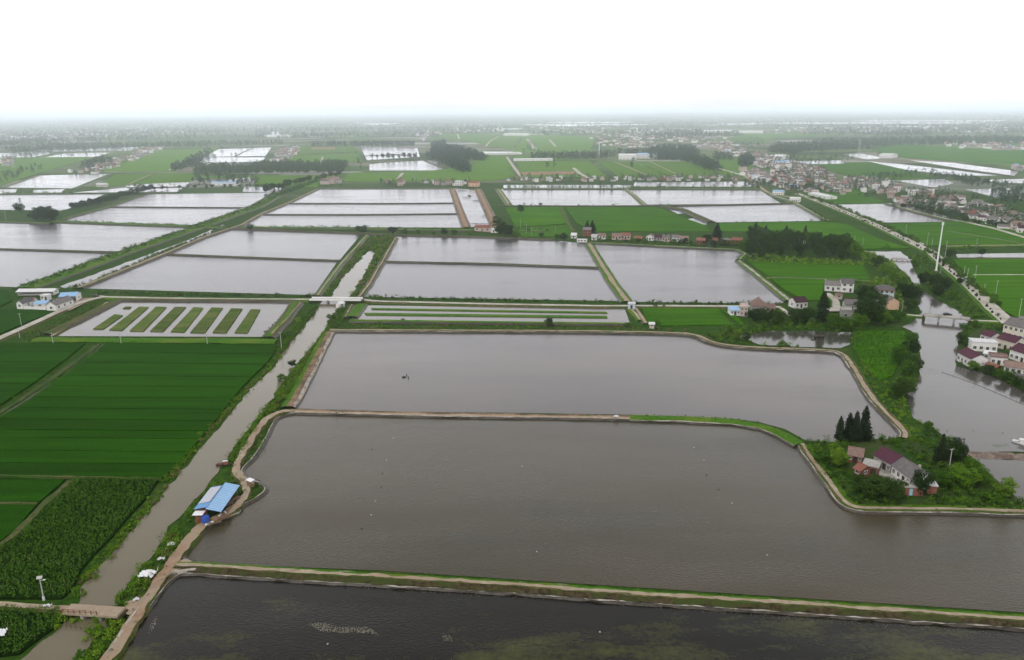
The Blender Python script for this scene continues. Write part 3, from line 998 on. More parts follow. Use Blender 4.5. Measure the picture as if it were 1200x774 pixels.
# canal banks and pond rims up the middle
for pts, w, top, slope in (
        ([(372, 347), (398, 312), (424, 283), (430, 276)], 2.0, 'dirt_path', G), ([(421, 349), (433, 333), (447, 309), (464, 279)], 2.6, 'dirt_path', DG),
        ([(30, 338), (80, 320), (146, 296), (228, 268), (262, 256), (300, 243), (322, 230)], 14.0, G, G), ([(92, 338), (140, 319), (190, 299), (240, 278), (283, 264), (306, 251), (338, 238), (372, 222)], 4.6, 'dirt_path', DG),
        ([(690, 286), (700, 302), (716, 328), (735, 354)], 5.6, 'dirt_path', G), ([(866, 306), (894, 328), (925, 353)], 4.0, 'lining', G), ([(690, 284.5), (800, 290), (864, 293), (874, 298), (866, 305)], 3.0, 'lining', G),
        ([(547, 267), (540, 250), (530, 222)], 7.0, 'red_dirt', 'bare_soil'), ([(582, 268), (570, 243), (560, 222)], 8.0, 'red_dirt', 'bare_soil'), ([(584, 222), (598, 242)], 6.0, 'dirt_path', G), ([(372, 221.3), (450, 221), (530, 221)], 5.0, 'dirt_path', G),
        ([(232, 263), (290, 243), (320, 229)], 4.0, 'concrete_road', G), ([(66, 259), (126, 243), (168, 229)], 6.0, G, DG), ([(2, 220.5), (44, 206)], 4.0, 'dirt_path', G), ([(86, 221.5), (128, 204.5)], 5.0, G, G),
        ([(1040, 239), (1075, 249), (1112, 258), (1132, 261)], 6.0, 'lining', G), ([(902, 228), (930, 237), (970, 259)], 6.0, 'lining', G), ([(920, 238), (932, 236)], 6, G, G),
        ([(55, 392), (85, 378), (137, 352.5)], 5.0, DG, DG), ([(137, 351.3), (346, 352.8)], 3.0, DG, DG), ([(313, 396), (333, 376), (347, 354)], 5.0, G, DG), ([(316, 394), (336, 375), (352, 356)], 1.2, 'dirt_path', DG),
        ([(412, 372), (424, 357)], 5, G, G), ([(404, 373), (413, 358)], 1.4, 'dirt_path', DG), ([(410, 376), (500, 377.3), (620, 378.6), (740, 380)], 2.4, G, G)):
    h = 1.15
    ribbon('pond_bank', pts, [(w / 2 + 1.6, 0), (w / 2 + 0.5, h * 0.75), (w / 4, h), (-w / 4, h), (-w / 2 - 0.5, h * 0.75), (-w / 2 - 1.6, 0)], [WM, slope, top, slope, WM], 0.1, 4.0, 0.2)

# path on the east bank of the canal, with its stone rim along the near pond
PATH_E = [(104, 800), (128, 770), (143, 748), (158, 724), (170, 704), (184, 684), (198, 664), (210, 648), (226, 627), (240, 613), (254, 607), (268, 600), (279, 592), (292, 574), (283, 559), (275, 551), (279, 541), (292, 518), (304, 500), (316, 487), (332, 481), (346, 481.5)]
road('dirt_path', smooth_line(PATH_E[:13], 2), 2.8, 'red_dirt', 1.05, 1.1, edge=DG, jit=0.24, ew=0.5)
road('dirt_path', smooth_line(PATH_E[12:], 2), 2.3, 'dirt_path', 1.06, 1.1, edge=DG, jit=0.24, ew=0.5)
sheet('dirt_yard', [(200, 662), (216, 655), (232, 661), (208, 668), (196, 674)], 1.1, 'dirt_path')
sheet('dirt_yard', [(146, 706), (166, 700), (172, 708), (160, 722), (148, 720)], 1.09, 'dirt_path')
for pts in ([(196, 676), (206, 670), (230, 668.5)], [(122, 775), (136, 752), (152, 728), (168, 706), (182, 688), (196, 676)],
            ):
    ribbon('stone_rim', pts, [(0.3, 0.5), (0.25, 1.1), (-0.25, 1.1), (-0.3, 0.3)], ['lining'] * 3, 0.1, 2.0, 0.08, sm=1)
SHORE = [(346, 483.5), (330, 487), (321, 492), (315, 507), (298, 535), (287, 545), (282, 552), (291, 562), (304, 564), (312, 571), (310, 576), (297, 585), (280, 593), (270, 600), (258, 611), (243, 616), (224, 634), (213, 646), (213, 653), (232, 660)]
ribbon('stone_rim', SHORE, [(1.2, 0.05), (0.5, 0.4), (0.0, 0.6), (-0.35, 0.62), (-0.7, 0.0)], [WM, WM, LN, WM], 0.1, 1.5, 0.1, sm=2)
ribbon('stone_rim', [(118, 800), (130, 776), (146, 750), (165, 722), (186, 694), (203, 675), (213, 670), (232, 669)], [(1.3, 0.3), (0.5, 0.35), (0.1, 0.55), (-0.3, 0.55), (-0.6, 0.0)], ['bare_soil', DG, LN, WM], 0.1, 1.5, 0.1, sm=1)
# track over the lower bridge
road('dirt_track', [(-80, 704), (0, 708), (40, 711), (80, 713)], 1.7, 'dirt_path', 1.0, 2.0, edge=DG)
# concrete lane across the middle
road('lane', [(-60, 424), (0, 396), (30, 383), (60, 369), (90, 356), (112, 349.5), (122, 348)], 4.2, 'concrete_road', 1.1, 3.0, edge=DG)
road('lane', [(110, 346.7), (125, 348.2), (200, 349.6), (300, 350.8), (368, 351)], 3.2, 'concrete_road', 1.12, 4.0, edge=G)
road('lane', [(424, 351.3), (440, 353), (560, 356), (700, 358.5), (745, 358.5), (800, 358.6), (860, 359), (880, 359), (915, 360)], 3.2, 'concrete_road', 1.1, 4.0, edge=DG)
road('dirt_path', [(60, 394), (80, 382), (110, 365), (126, 354)], 1.6, 'dirt_path', 0.9, 3.0, edge=DG)
road('dirt_path', [(744, 360), (752, 371), (757, 379)], 1.6, 'dirt_path', 0.9, 3.0, edge=DG)
road('dirt_path', [(738, 361), (746, 369), (750, 375)], 1.4, 'dirt_path', 0.9, 3.0, edge=G)
ribbon('field_ditch', [(118, 403), (98, 419), (62, 445), (20, 473), (-20, 497), (-90, 540)], [(3.4, 0.6), (2.4, 0.8), (1.6, 0.35), (0.9, 0.3), (0.0, 0.85), (-0.6, 0.85), (-1.8, 0.7), (-2.8, 0.6)], ['weedy_ground', 'weedy_ground', WM, 'weedy_ground', DG, 'weedy_ground', 'weedy_ground'], 0.1, 2.5, 0.25)
ribbon('field_path', [(84, 563), (48, 594), (18, 626), (-20, 654)], [(1.6, 0.3), (0.8, 0.8), (-0.8, 0.8), (-1.6, 0.3)], ['weedy_ground', DG, 'weedy_ground'], 0.1, 2.0, 0.2)
ribbon('field_path', [(-60, 556.5), (70, 559.2), (190, 561)], [(0.7, 0.3), (0.35, 0.95), (-0.35, 0.95), (-0.7, 0.3)], ['weedy_ground', DG, 'weedy_ground'], 0.05, 2.0, 0.15)
ribbon('field_path', [(-60, 588), (0, 589.5), (44, 590)], [(0.8, 0.3), (0.4, 0.8), (-0.4, 0.8), (-0.8, 0.3)], ['weedy_ground', DG, 'weedy_ground'], 0.05, 2.0, 0.15)
ribbon('field_path', [(40, 397.8), (180, 399), (324, 400)], [(4.4, 0.2), (2.8, 1.0), (-1.0, 1.0), (-3.2, 0.3)], [DG, G, G], 0.05, 2.5, 0.25)
# main road in the east
ROAD = [(1184, 380), (1164, 362), (1148, 346), (1126, 325), (1104, 307), (1092, 296), (1080, 290), (1064, 282), (1040, 270), (1010, 256.5), (980, 244.5), (955, 234.5), (934, 227)]
road('main_road', ROAD, 8.0, 'concrete_road', 1.2, 4.0, edge=G)
for pts, w, mt in (
        ([(594, 184), (602, 196), (612, 209)], 6.0, 'concrete_road'), ([(672, 197), (680, 204), (690, 209)], 7.0, 'concrete_road'), ([(788, 181), (812, 189), (850, 200), (875, 207)], 7.0, 'concrete_road'),
        ([(466, 210), (472, 203)], 6.0, 'concrete_road'), ([(500, 180), (520, 187), (545, 200)], 5.0, 'concrete_road'), ([(198, 200), (208, 195), (240, 180)], 6.0, 'concrete_road'), ([(150, 217), (164, 210), (180, 204)], 3.0, 'dirt_path'),
        ([(720, 190), (745, 200), (760, 207)], 3.5, 'dirt_path'), ([(760, 189), (790, 203), (800, 207)], 3.5, 'dirt_path'), ([(376, 193), (378, 184)], 5.0, 'concrete_road'), ([(569, 172), (575, 165), (585, 160)], 6.0, 'concrete_road'),
        ([(618, 163), (627, 175)], 12.0, 'concrete_road'), ([(644, 164), (651, 172)], 8.0, 'concrete_road'), ([(536, 157), (538, 163)], 8.0, 'concrete_road'),
        ([(655, 243), (664, 258), (672, 272)], 3.0, DG), ([(1140, 322.6), (1300, 322.6)], 2.0, 'concrete_road'), ([(1110, 271), (1160, 279), (1200, 286)], 1.6, WM), ([(1108, 289), (1160, 288), (1300, 287)], 3.0, 'dirt_path'),
        ([(1120, 304), (1300, 303)], 3.0, DG), ([(898, 325.5), (930, 326), (1020, 329.5)], 1.6, WM), ([(608, 212), (740, 209.5), (880, 209)], 6.0, 'dirt_path'), ([(1130, 260), (1165, 268), (1205, 280), (1260, 296)], 5.0, 'concrete_road'),
        ([(870, 205), (900, 226), (934, 233)], 5.0, 'dirt_path'), ([(1137, 376), (1160, 376.5), (1180, 378)], 2.6, 'concrete_road'), ([(1062, 369), (1084, 371)], 2.6, 'concrete_road'),
        ([(969, 344), (979, 352), (981, 364)], 4.0, 'concrete_road'), ([(912, 360), (918, 363), (926, 371)], 2.6, 'concrete_road')):
    ribbon('side_road', pts, [(w / 2 + 0.8, 0), (w / 2, 0.85), (-w / 2, 0.85), (-w / 2 - 0.8, 0)], [G, mt, G], 0.1, 4.0, 0.15)
sheet('yard', [(968, 361), (983, 360), (984, 365), (968, 365)], 1.02, 'concrete_road')
sheet('yard', [(30, 358), (56, 358), (56, 363.5), (30, 362)], 0.85, 'concrete')
sheet('yard', [(66, 350), (112, 349), (82, 364), (66, 363)], 0.9, 'dirt_path')
sheet('yard', [(1028, 546), (1043, 549), (1062, 566), (1050, 568), (1030, 557)], 0.95, 'concrete')
slab('farm_ground', [(942, 521), (1000, 516), (1058, 514), (1068, 508), (1094, 506), (1126, 522), (1136, 532), (1140, 540), (1160, 556), (1180, 574), (1200, 590), (1330, 640), (1330, 603), (1200, 600), (1100, 596), (1006, 595), (992, 589)], 0.6, 'weedy_ground')
slab('village_ground', [(1121, 427), (1122, 408), (1130, 396), (1150, 384), (1180, 380), (1330, 385), (1330, 503), (1200, 457), (1172, 443), (1150, 434), (1136, 431)], 0.7, 'weedy_ground')
# rubble causeway across the river
ribbon('causeway', [(1128, 531), (1160, 532.2), (1200, 533.5), (1330, 538)], [(2.6, 0), (1.8, 0.6), (-1.6, 0.7), (-2.8, 0)], ['rubble'] * 3, 0.1, 1.2, 0.4)
# ------------------------------------------------------------------ plants
def crown_broad(seed, nb, per, leaf, squash=1.0, base=0.10, top=1.0, rad=0.36):
    """an uneven crown (height 1): distinct lobes of leaves round an egg, with gaps between them"""
    rng = np.random.default_rng(seed)
    d = rng.normal(size=(nb, 3))
    d /= np.linalg.norm(d, axis=1, keepdims=True)
    r = 0.45 + 0.55 * rng.random(nb) ** 0.5
    cz = (base + top) / 2
    hh = (top - base) / 2
    wob = 1 + 0.28 * np.sin(np.arctan2(d[:, 1], d[:, 0]) * 3 + seed)
    low = np.where(d[:, 2] < 0, 0.92, 1.0)
    C = np.stack([d[:, 0] * rad * r * wob * squash * low, d[:, 1] * rad * r * wob * squash * low, cz + d[:, 2] * (hh - 0.08) * r], 1)
    rb = rng.uniform(0.085, 0.175, nb)
    V = blob_leaves(C, rb, per, leaf, rng=rng, flat=0.75, fill=0.55)
    return V


def crown_conifer(seed, n, leaf, base=0.06, rad=0.20):
    """a spire: drooping sprays, thinner towards the tip"""
    rng = np.random.default_rng(seed)
    z = base + (1 - base) * (1 - np.sqrt(rng.random(n)))
    ph = rng.random(n) * 2 * np.pi
    lay = 0.72 + 0.35 * np.abs(np.sin(z * 34 + 1.3 * np.sin(ph * 2 + seed)))
    lean = 1 + 0.30 * np.sin(ph * 2 + z * 7 + seed) + 0.22 * np.sin(ph * 3 - z * 17 + 2 * seed)
    prof = np.minimum((1.02 - z) ** 0.75, 0.62 + 1.2 * (z - base))
    rr = rad * prof * lay * (0.3 + 0.7 * rng.random(n) ** 0.6) * lean
    C = np.stack([np.cos(ph) * rr, np.sin(ph) * rr, z], 1)
    out = np.stack([np.cos(ph), np.sin(ph), np.full(n, 0.2)], 1)
    return leaf_quads(C, leaf * rng.uniform(0.7, 1.3, n), out, rng=rng)


def crown_bush(seed, nb, per, leaf):
    rng = np.random.default_rng(seed)
    d = rng.normal(size=(nb, 3))
    d /= np.linalg.norm(d, axis=1, keepdims=True)
    r = 0.3 + 0.7 * rng.random(nb) ** 0.5
    C = np.stack([d[:, 0] * 0.55 * r, d[:, 1] * 0.55 * r, 0.42 + d[:, 2] * 0.36 * r], 1)
    return blob_leaves(C, rng.uniform(0.12, 0.22, nb), per, leaf, rng=rng, fill=0.3)


def trunk_mb(seed, h=0.6, r=0.022, limbs=4):
    rng = np.random.default_rng(seed)
    mb = MB()
    mb.tube((0, 0, -0.02), (0.01, 0.0, h * 0.5), r, r * 0.75, 7)
    mb.tube((0.01, 0, h * 0.5), (0.0, 0.015, h * 1.25), r * 0.75, r * 0.3, 7)
    for k in range(limbs):
        a = k * 2.4 + rng.random()
        z = h * (0.45 + 0.12 * k)
        mb.tube((0.008, 0, z), (math.cos(a) * 0.22, math.sin(a) * 0.22, z + 0.2), r * 0.5, r * 0.18, 5)
    return mb


PROTO = {}
LEAFM = {'broad': 'leaf_tree', 'light': 'leaf_bush', 'conifer': 'leaf_conifer', 'bush': 'leaf_bush', 'yellow': 'leaf_bush_light', 'poplar': 'leaf_tree'}


def proto(kind, lod, var):
    key = (kind, lod, var)
    if key in PROTO:
        return PROTO[key]
    s = var * 17 + len(kind) * 5 + lod * 3
    nb, per, leaf = ((46, 90, 0.050), (34, 46, 0.078), (18, 22, 0.14))[lod]
    if kind in ('broad', 'light', 'yellow'):
        V = crown_broad(s, nb, per, leaf)
    elif kind == 'poplar':
        V = crown_broad(s, nb, per, leaf, squash=0.55, base=0.12)
    elif kind == 'conifer':
        V = crown_conifer(s, (4200, 1800, 420)[lod], (0.042, 0.06, 0.11)[lod])
    else:
        V = crown_bush(s, nb // 2, per, leaf * 1.6)
    lm = LEAFM[kind]
    crown = quads_mesh(kind + '_crown', V, [lm])
    h = 0.5 if kind != 'bush' else 0.3
    tr = trunk_mb(s, h, 0.02, 4 if kind in ('broad', 'light', 'yellow') else 1)
    trunk = tr.mesh(kind + '_trunk', 'bark')
    tv = np.array([[tr.v[i] for i in (f if len(f) == 4 else (f[0], f[1], f[2], f[3]))] for f in tr.f if len(f) == 4])
    both = quads_mesh(kind + '_tree', np.concatenate([V, tv]), [lm, 'bark'], [0] * len(V) + [1] * len(tv))
    PROTO[key] = (crown, trunk, both)
    return PROTO[key]


NTREE = [0]


def tree(kind, px, py, ytop, label, wide=1.0, group=None, name=None, cat=None, z=0.0, parts=None, height=None):
    hpx = py - ytop
    h = height or hm(px, py, ytop)
    NTREE[0] += 1
    k = NTREE[0]
    lod = 0 if hpx >= 15 else (1 if hpx >= 7 else 2)
    crown, trunk, both = proto(kind, lod, k % 3)
    nm = name or {'broad': 'broadleaf_tree', 'light': 'broadleaf_tree', 'yellow': 'broadleaf_tree', 'conifer': 'conifer_tree', 'bush': 'bush', 'poplar': 'poplar_tree'}[kind]
    ct = cat or ('bush' if kind == 'bush' else 'tree')
    loc = P(px, py, z)
    rz = (k * 2.399) % 6.283
    s = (h * wide * (0.94 + 0.12 * ((k * 7) % 5) / 4), h * wide * (0.94 + 0.12 * ((k * 3) % 5) / 4), h)
    if parts is None:
        parts = hpx >= 8
    if parts:
        r = thing(nm, loc, label, ct, group, rz)
        r.scale = s
        link('crown', crown, r)
        if kind == 'bush':
            link('stem', trunk, r)
        else:
            link('trunk', trunk, r)
        return r
    o = link(nm, both)
    o.location = loc
    o.rotation_euler = (0, 0, rz)
    o.scale = s
    return tag(o, label, ct, group)


def scrub(name, label, areas, dens, hr, mats, per=40, leaf=0.4, cat='scrub', z=0.1, flat=0.8, wmul=0.62, edge=None):
    """weeds and bushes too many to count: clumps of leaves all over some pixel areas (polygons), or along lines (points, width)"""
    pts = []
    for a in areas:
        if isinstance(a, tuple):
            line, w = a
            X, N, t = along(line, 1.0, z)
            L = t[-1]
            n = max(1, int(L * w * dens))
            i = RNG.integers(0, len(X), n)
            q = X[i].copy()
            q[:, :2] += N[i] * RNG.uniform(-w / 2, w / 2, n)[:, None] + RNG.normal(size=(n, 2)) * 0.4
            pts.append(q)
        else:
            pts.append(scatter(a, dens=dens, z=z))
    C = np.vstack(pts)
    n = len(C)
    hh = hr[0] + (hr[1] - hr[0]) * RNG.random(n) ** 2.2
    C = C.copy()
    C[:, 2] += hh * 0.42
    V = blob_leaves(C, hh * wmul, per, np.minimum(leaf, hh * 0.55), flat=flat, fill=0.25)
    V[:, :, 2] = np.maximum(V[:, :, 2], 0.02)
    mi = np.repeat(RNG.choice(len(mats), n, p=np.array([m[1] for m in mats]) / sum(m[1] for m in mats)), per)
    o = link(name, quads_mesh(name, V, [m[0] for m in mats], mi))
    return tag(o, label, cat, kind='stuff')


GREEN = [('leaf_bush', 5), ('leaf_bush_light', 2), ('leaf_dry', 0.4)]
GREENER = [('leaf_bush', 6), ('leaf_bush_light', 0.9), ('leaf_tree', 3)]
DRYISH = [('leaf_bush', 3), ('leaf_bush_light', 3), ('leaf_dry', 2.0)]
REEDY = [('leaf_reed', 4), ('leaf_bush', 2), ('leaf_bush_light', 1)]

# banks of the canal
scrub('bank_scrub', 'leafy green scrub between the canal and the dirt path', [
    [(138, 703), (160, 674), (186, 642), (204, 618), (224, 612), (206, 642), (190, 664), (178, 682), (166, 700)],
    [(222, 598), (240, 576), (250, 566), (272, 560), (284, 566), (266, 570), (240, 590), (236, 606), (220, 612)],
    [(264, 544), (282, 516), (302, 490), (318, 470), (330, 470), (322, 482), (308, 494), (294, 516), (280, 540)],
    [(318, 470), (333, 447), (354, 421), (374, 398), (385, 382), (386, 390), (372, 411), (356, 440), (338, 474)]], 0.5, (0.6, 3.2), GREEN, 70, 0.40)
scrub('bank_scrub', 'mixed green and olive scrub below the lower bridge', [[(98, 742), (104, 728), (120, 720), (150, 722), (142, 742), (122, 772), (108, 800), (84, 800), (100, 766)], [(60, 738), (74, 722), (90, 720), (96, 730), (80, 738)]], 0.55, (0.5, 2.6), [('leaf_bush', 5), ('leaf_bush_light', 3)], 80, 0.36)
scrub('bank_scrub', 'reedy growth along the narrow western channel', [([(76, 338), (110, 330), (168, 304), (236, 278), (264, 263)], 3.0), ([(100, 336), (150, 315), (215, 286)], 4.0)], 0.25, (0.6, 2.4), GREENER, 24, 0.8)
scrub('bank_scrub', 'low tangled weeds on the west bank of the canal', [
    ([(90, 698), (110, 668), (136, 638), (168, 602), (192, 570), (206, 552), (230, 522), (258, 492), (284, 462), (304, 444), (328, 416)], 3.0)], 0.5, (0.4, 2.2), [('leaf_bush', 4), ('leaf_bush_light', 1.2), ('leaf_dry', 1)], 50, 0.4)
scrub('bank_scrub', 'thick bushes on the canal bank beside the white bridge', [
    [(322, 408), (336, 398), (350, 378), (364, 360), (376, 360), (364, 374), (350, 392), (336, 408), (326, 420)],
    [(384, 380), (397, 360), (410, 360), (404, 374), (394, 388), (386, 388)]], 0.22, (0.8, 3.2), GREEN, 50, 0.6)
scrub('bank_scrub', 'green and yellowish scrub along the upper canal', [
    [(378, 346), (400, 318), (420, 290), (436, 282), (432, 291), (424, 300), (413, 313), (400, 326), (388, 347)],
    [(411, 347), (426, 325), (436, 306), (440, 297), (462, 279), (464, 281), (446, 308), (432, 331), (421, 348)],
    [(426, 288), (436, 278), (464, 276), (458, 286), (440, 296), (430, 294)]], 0.13, (0.6, 3.0), DRYISH, 36, 0.8)
scrub('verge_scrub', 'band of weeds and dry grass north of the upper big pond', [
    [(392, 379), (480, 379), (620, 380), (740, 382), (756, 384), (808, 387), (824, 392), (700, 388), (500, 387), (388, 386.5)]], 0.16, (0.3, 1.8), [('leaf_bush', 3), ('leaf_bush_light', 2.5), ('leaf_dry', 2.2)], 26, 0.6)
scrub('verge_scrub', 'dark hedge line between lane and ponds', [
    ([(424, 348), (500, 350.5), (600, 353), (725, 354.5)], 4.5), ([(745, 356), (830, 356.5), (920, 357)], 4.0), ([(118, 343.5), (240, 346.5), (366, 347.5)], 4.5)], 0.30, (0.6, 2.6), [('leaf_bush', 4), ('leaf_tree', 2), ('leaf_dry', 0.4)], 22, 0.7)
scrub('verge_scrub', 'weedy verge between the lane and the planted pond', [
    [(20, 396), (60, 378), (112, 356), (128, 352), (110, 364), (84, 380), (58, 394), (30, 402)], ([(30, 398.5), (200, 399.5), (322, 400)], 6.0), ([(312, 396), (334, 374), (348, 354)], 8.0)], 0.2, (0.3, 1.7), DRYISH, 26, 0.5)
scrub('verge_scrub', 'weeds along the ditch through the paddies', [([(118, 403), (98, 419), (62, 445), (20, 473), (-20, 497)], 6.5)], 0.22, (0.3, 1.6), DRYISH, 30, 0.45)
scrub('verge_scrub', 'weedy path edge between paddy and maize', [([(84, 563), (48, 594), (18, 626), (-20, 654)], 3.0), ([(-60, 556.5), (70, 559), (190, 561)], 1.3)], 0.5, (0.2, 0.9), DRYISH, 30, 0.32)
# long near dike: tufts on both shoulders
scrub('dike_grass', 'grass tufts on the shoulders of the long near dike', [
    ([(235, 662.7), (300, 666.5), (450, 675.3), (600, 684.3), (750, 695), (900, 704.5), (1050, 714.5), (1200, 724.5), (1300, 731)], 0.9)], 1.6, (0.25, 0.8), [('leaf_bush', 5), ('leaf_bush_light', 1.5)], 26, 0.26, 'grass', 0.7)
scrub('dike_grass', 'dry brown and green weeds on the front slope of the near dike', [
    ([(250, 671.6), (300, 674.5), (450, 683.5), (600, 692.3), (750, 703.5), (900, 713), (1050, 723), (1200, 733), (1300, 740)], 1.3)], 1.1, (0.2, 0.65), [('leaf_dry', 1.6), ('leaf_bush', 1.4), ('leaf_tree', 3)], 24, 0.24, 'grass', 0.5)
scrub('dike_grass', 'thick green grass on the curved dike by the farmhouse', [
    ([(740, 488.6), (800, 490), (858, 493), (890, 498), (915, 507), (940, 520)], 4.0)], 1.0, (0.25, 0.8), [('leaf_bush_light', 2), ('leaf_bush', 3)], 26, 0.4, 'grass', 0.8)
scrub('dike_grass', 'patches of weeds beside the stone rimmed path', [
    ([(120, 784), (146, 748), (168, 718), (190, 688), (204, 673)], 1.6), ([(312, 508), (300, 530), (290, 543)], 2.2), [(282, 592), (298, 580), (308, 575), (300, 566), (308, 566), (312, 573), (298, 584), (284, 593)]], 0.6, (0.2, 0.9), GREEN, 34, 0.3, 'grass', 0.7)
scrub('path_weeds', 'ragged weeds along both edges of the dirt path', [
    ([(132, 776), (147, 751), (162, 727), (174, 707), (188, 687), (200, 668)], 0.8), ([(124, 764), (139, 743), (153, 721), (165, 702), (179, 682), (193, 662), (206, 645), (222, 625)], 1.0), ([(232, 627), (246, 615), (258, 609)], 0.9), ([(287, 574), (279, 560), (272, 551), (275, 541), (288, 518), (300, 500)], 1.0), ([(296, 573), (288, 558), (281, 549), (284, 541), (296, 519), (308, 501)], 0.9)], 1.3, (0.12, 0.55), DRYISH, 20, 0.2, 'weeds', 0.95)
scrub('path_weeds', 'weeds breaking the edge of the walk round the point', [([(938, 523), (956, 549), (980, 582), (1002, 597.5), (1100, 598.3), (1200, 602)], 0.9), ([(946, 520), (962, 548), (986, 579), (1006, 594), (1100, 595), (1200, 598)], 0.8)], 0.9, (0.15, 0.6), GREEN, 18, 0.26, 'weeds', 0.9)
scrub('path_weeds', 'tufts along the rim of the upper big pond', [([(386, 386.5), (600, 387.3), (798, 390), (833, 401), (900, 408), (986, 412), (1000, 430), (1020, 464), (1042, 485), (1062, 507)], 1.2), ([(338, 481), (372, 412), (384, 390)], 1.6), ([(350, 482), (600, 486), (720, 488)], 1.6)], 0.42, (0.15, 0.7), DRYISH, 18, 0.34, 'weeds', 0.95)
# farmhouse point
scrub('garden_scrub', 'dense green undergrowth around the farmhouse on the point', [
    [(944, 520), (966, 516), (1000, 517), (996, 528), (990, 545), (1000, 556), (1020, 566), (1050, 576), (1062, 584), (1010, 592), (992, 588), (975, 568), (958, 546)],
    [(1062, 516), (1096, 506), (1126, 522), (1140, 540), (1158, 556), (1182, 574), (1200, 586), (1300, 625), (1300, 605), (1200, 599), (1100, 595), (1010, 594), (1062, 582), (1098, 582), (1104, 566), (1086, 552), (1068, 538), (1052, 524)],
    [(1000, 514), (1056, 513), (1060, 518), (1046, 524), (1030, 520), (1004, 519)]], 0.5, (0.4, 2.6), GREENER, 60, 0.42, z=0.55)
scrub('bank_scrub', 'green bank between the pond rim and the river', [
    [(1000, 410), (1012, 426), (1030, 448), (1048, 446), (1060, 440), (1062, 466), (1070, 490), (1092, 505), (1066, 508), (1046, 486), (1024, 462), (1006, 432)]], 0.22, (0.35, 1.9), [('leaf_bush', 3), ('leaf_bush_light', 3)], 44, 0.5, z=0.2)
scrub('bank_scrub', 'green thicket below the village houses on the river bank', [
    [(1121, 426), (1136, 430), (1150, 429), (1170, 435), (1200, 446), (1280, 480), (1280, 492), (1200, 459), (1172, 445), (1150, 436), (1124, 428)]], 0.7, (1.6, 4.6), GREENER, 50, 0.5)
scrub('bank_scrub', 'scrubby slope between the river and the main road', [
    [(1074, 318), (1092, 316), (1112, 334), (1130, 350), (1160, 372), (1136, 376), (1122, 364), (1096, 350), (1082, 338)], [(1066, 300), (1086, 297), (1092, 310), (1076, 316)], [(1138, 378), (1176, 382), (1180, 388), (1150, 384), (1134, 392)]], 0.14, (0.4, 2.4), GREENER, 34, 0.7)
scrub('bank_scrub', 'reeds and bushes round the lily pond', [
    [(862, 384), (905, 376), (1000, 378), (1006, 390), (940, 387), (900, 387), (880, 392)], [(826, 392), (862, 386), (866, 396), (890, 404), (950, 407), (950, 408.5), (890, 406), (846, 402)], [(998, 386), (1012, 384), (1010, 402), (998, 404)]], 0.20, (0.7, 3.2), REEDY, 40, 0.65)
scrub('bank_scrub', 'scrub under the trees of the wooded bend', [
    [(868, 302), (880, 298), (960, 304), (1010, 308), (1014, 312), (950, 311), (880, 308)], [(1000, 296), (1020, 296), (1040, 304), (1052, 314), (1030, 318), (1016, 310)], [(1020, 330), (1060, 320), (1074, 340), (1070, 365), (1050, 366)]], 0.10, (0.8, 3.5), REEDY, 30, 0.9)
# hedges on the farther dikes
scrub('dike_hedge', 'bushy green dike running between the western ponds', [([(30, 338), (80, 320), (146, 296), (228, 268), (262, 256), (300, 243), (322, 230), (345, 222), (372, 212)], 13.0)], 0.14, (1.0, 4.6), GREENER, 24, 1.0)
scrub('dike_hedge', 'bushes along the dike in front of the striped ponds', [([(284, 266.5), (400, 267.8), (470, 269.5), (580, 270.5), (650, 272)], 8.0), ([(64, 259.5), (150, 263), (232, 266), (262, 268)], 7.0)], 0.11, (0.8, 4.0), GREENER, 18, 1.2)
scrub('dike_hedge', 'weeds in front of the waterside hamlet', [([(605, 279), (660, 281), (740, 284.5), (800, 287.5), (866, 292)], 7.0)], 0.12, (0.6, 2.6), GREENER, 16, 1.1)
scrub('dike_hedge', 'shrub line on the dike past the pale ponds', [([(588, 219.5), (740, 220), (890, 220.5)], 8.0), ([(150, 217.5), (300, 217), (400, 218)], 9.0), ([(585, 241.5), (700, 241.6), (800, 241)], 4), ([(0, 227), (85, 226)], 9), ([(1000, 292.3), (1084, 290)], 6), ([(1120, 293), (1290, 291)], 8), ([(900, 222), (960, 236), (1000, 250), (1050, 270)], 5), ([(840, 261), (970, 259), (1036, 262), (1110, 259)], 3)], 0.05, (0.9, 4.5), GREENER, 14, 1.6)

# maize: rows of plants, with pale tassels in two bands
def maize(name, label, poly, dens, tassel=None, lm='leaf_corn'):
    C = scatter(poly, dens=dens, z=0.5)
    n = len(C)
    hh = RNG.uniform(0.9, 1.5, n)
    C2 = C.copy()
    C2[:, 2] += hh * 0.5
    per = 6
    V = blob_leaves(C2, np.full(n, 0.34), per, 0.34, flat=1.7, fill=0.2)
    mi = np.zeros(n * per, int)
    mats = [lm, 'leaf_tassel']
    if tassel:
        sel = np.zeros(n, bool)
        for t in tassel:
            sel |= inside(PA(t, 0.5)[:, :2], C)
        T = C[sel & (RNG.random(n) < 0.30)].copy()
        T[:, 2] += 1.45
        tv = leaf_quads(T, 0.26, rng=RNG, slender=0.8)
        V = np.concatenate([V, tv])
        mi = np.concatenate([mi, np.ones(len(tv), int)])
    return tag(link(name, quads_mesh(name, V, mats, mi)), label, 'maize', kind='stuff')


maize('maize_crop', 'dark green maize standing between canal and field path', CORN1, 3.2, [[(-60, 650), (100, 656), (96, 672), (-60, 666)], [(-60, 682), (88, 684), (76, 700), (-60, 700)]])
maize('maize_crop', 'dark green maize south of the dirt track', CORN2, 3.2)
maize('maize_crop', 'maize patch on the river bank below the hamlet', CORN3, 1.2, lm='leaf_bush')
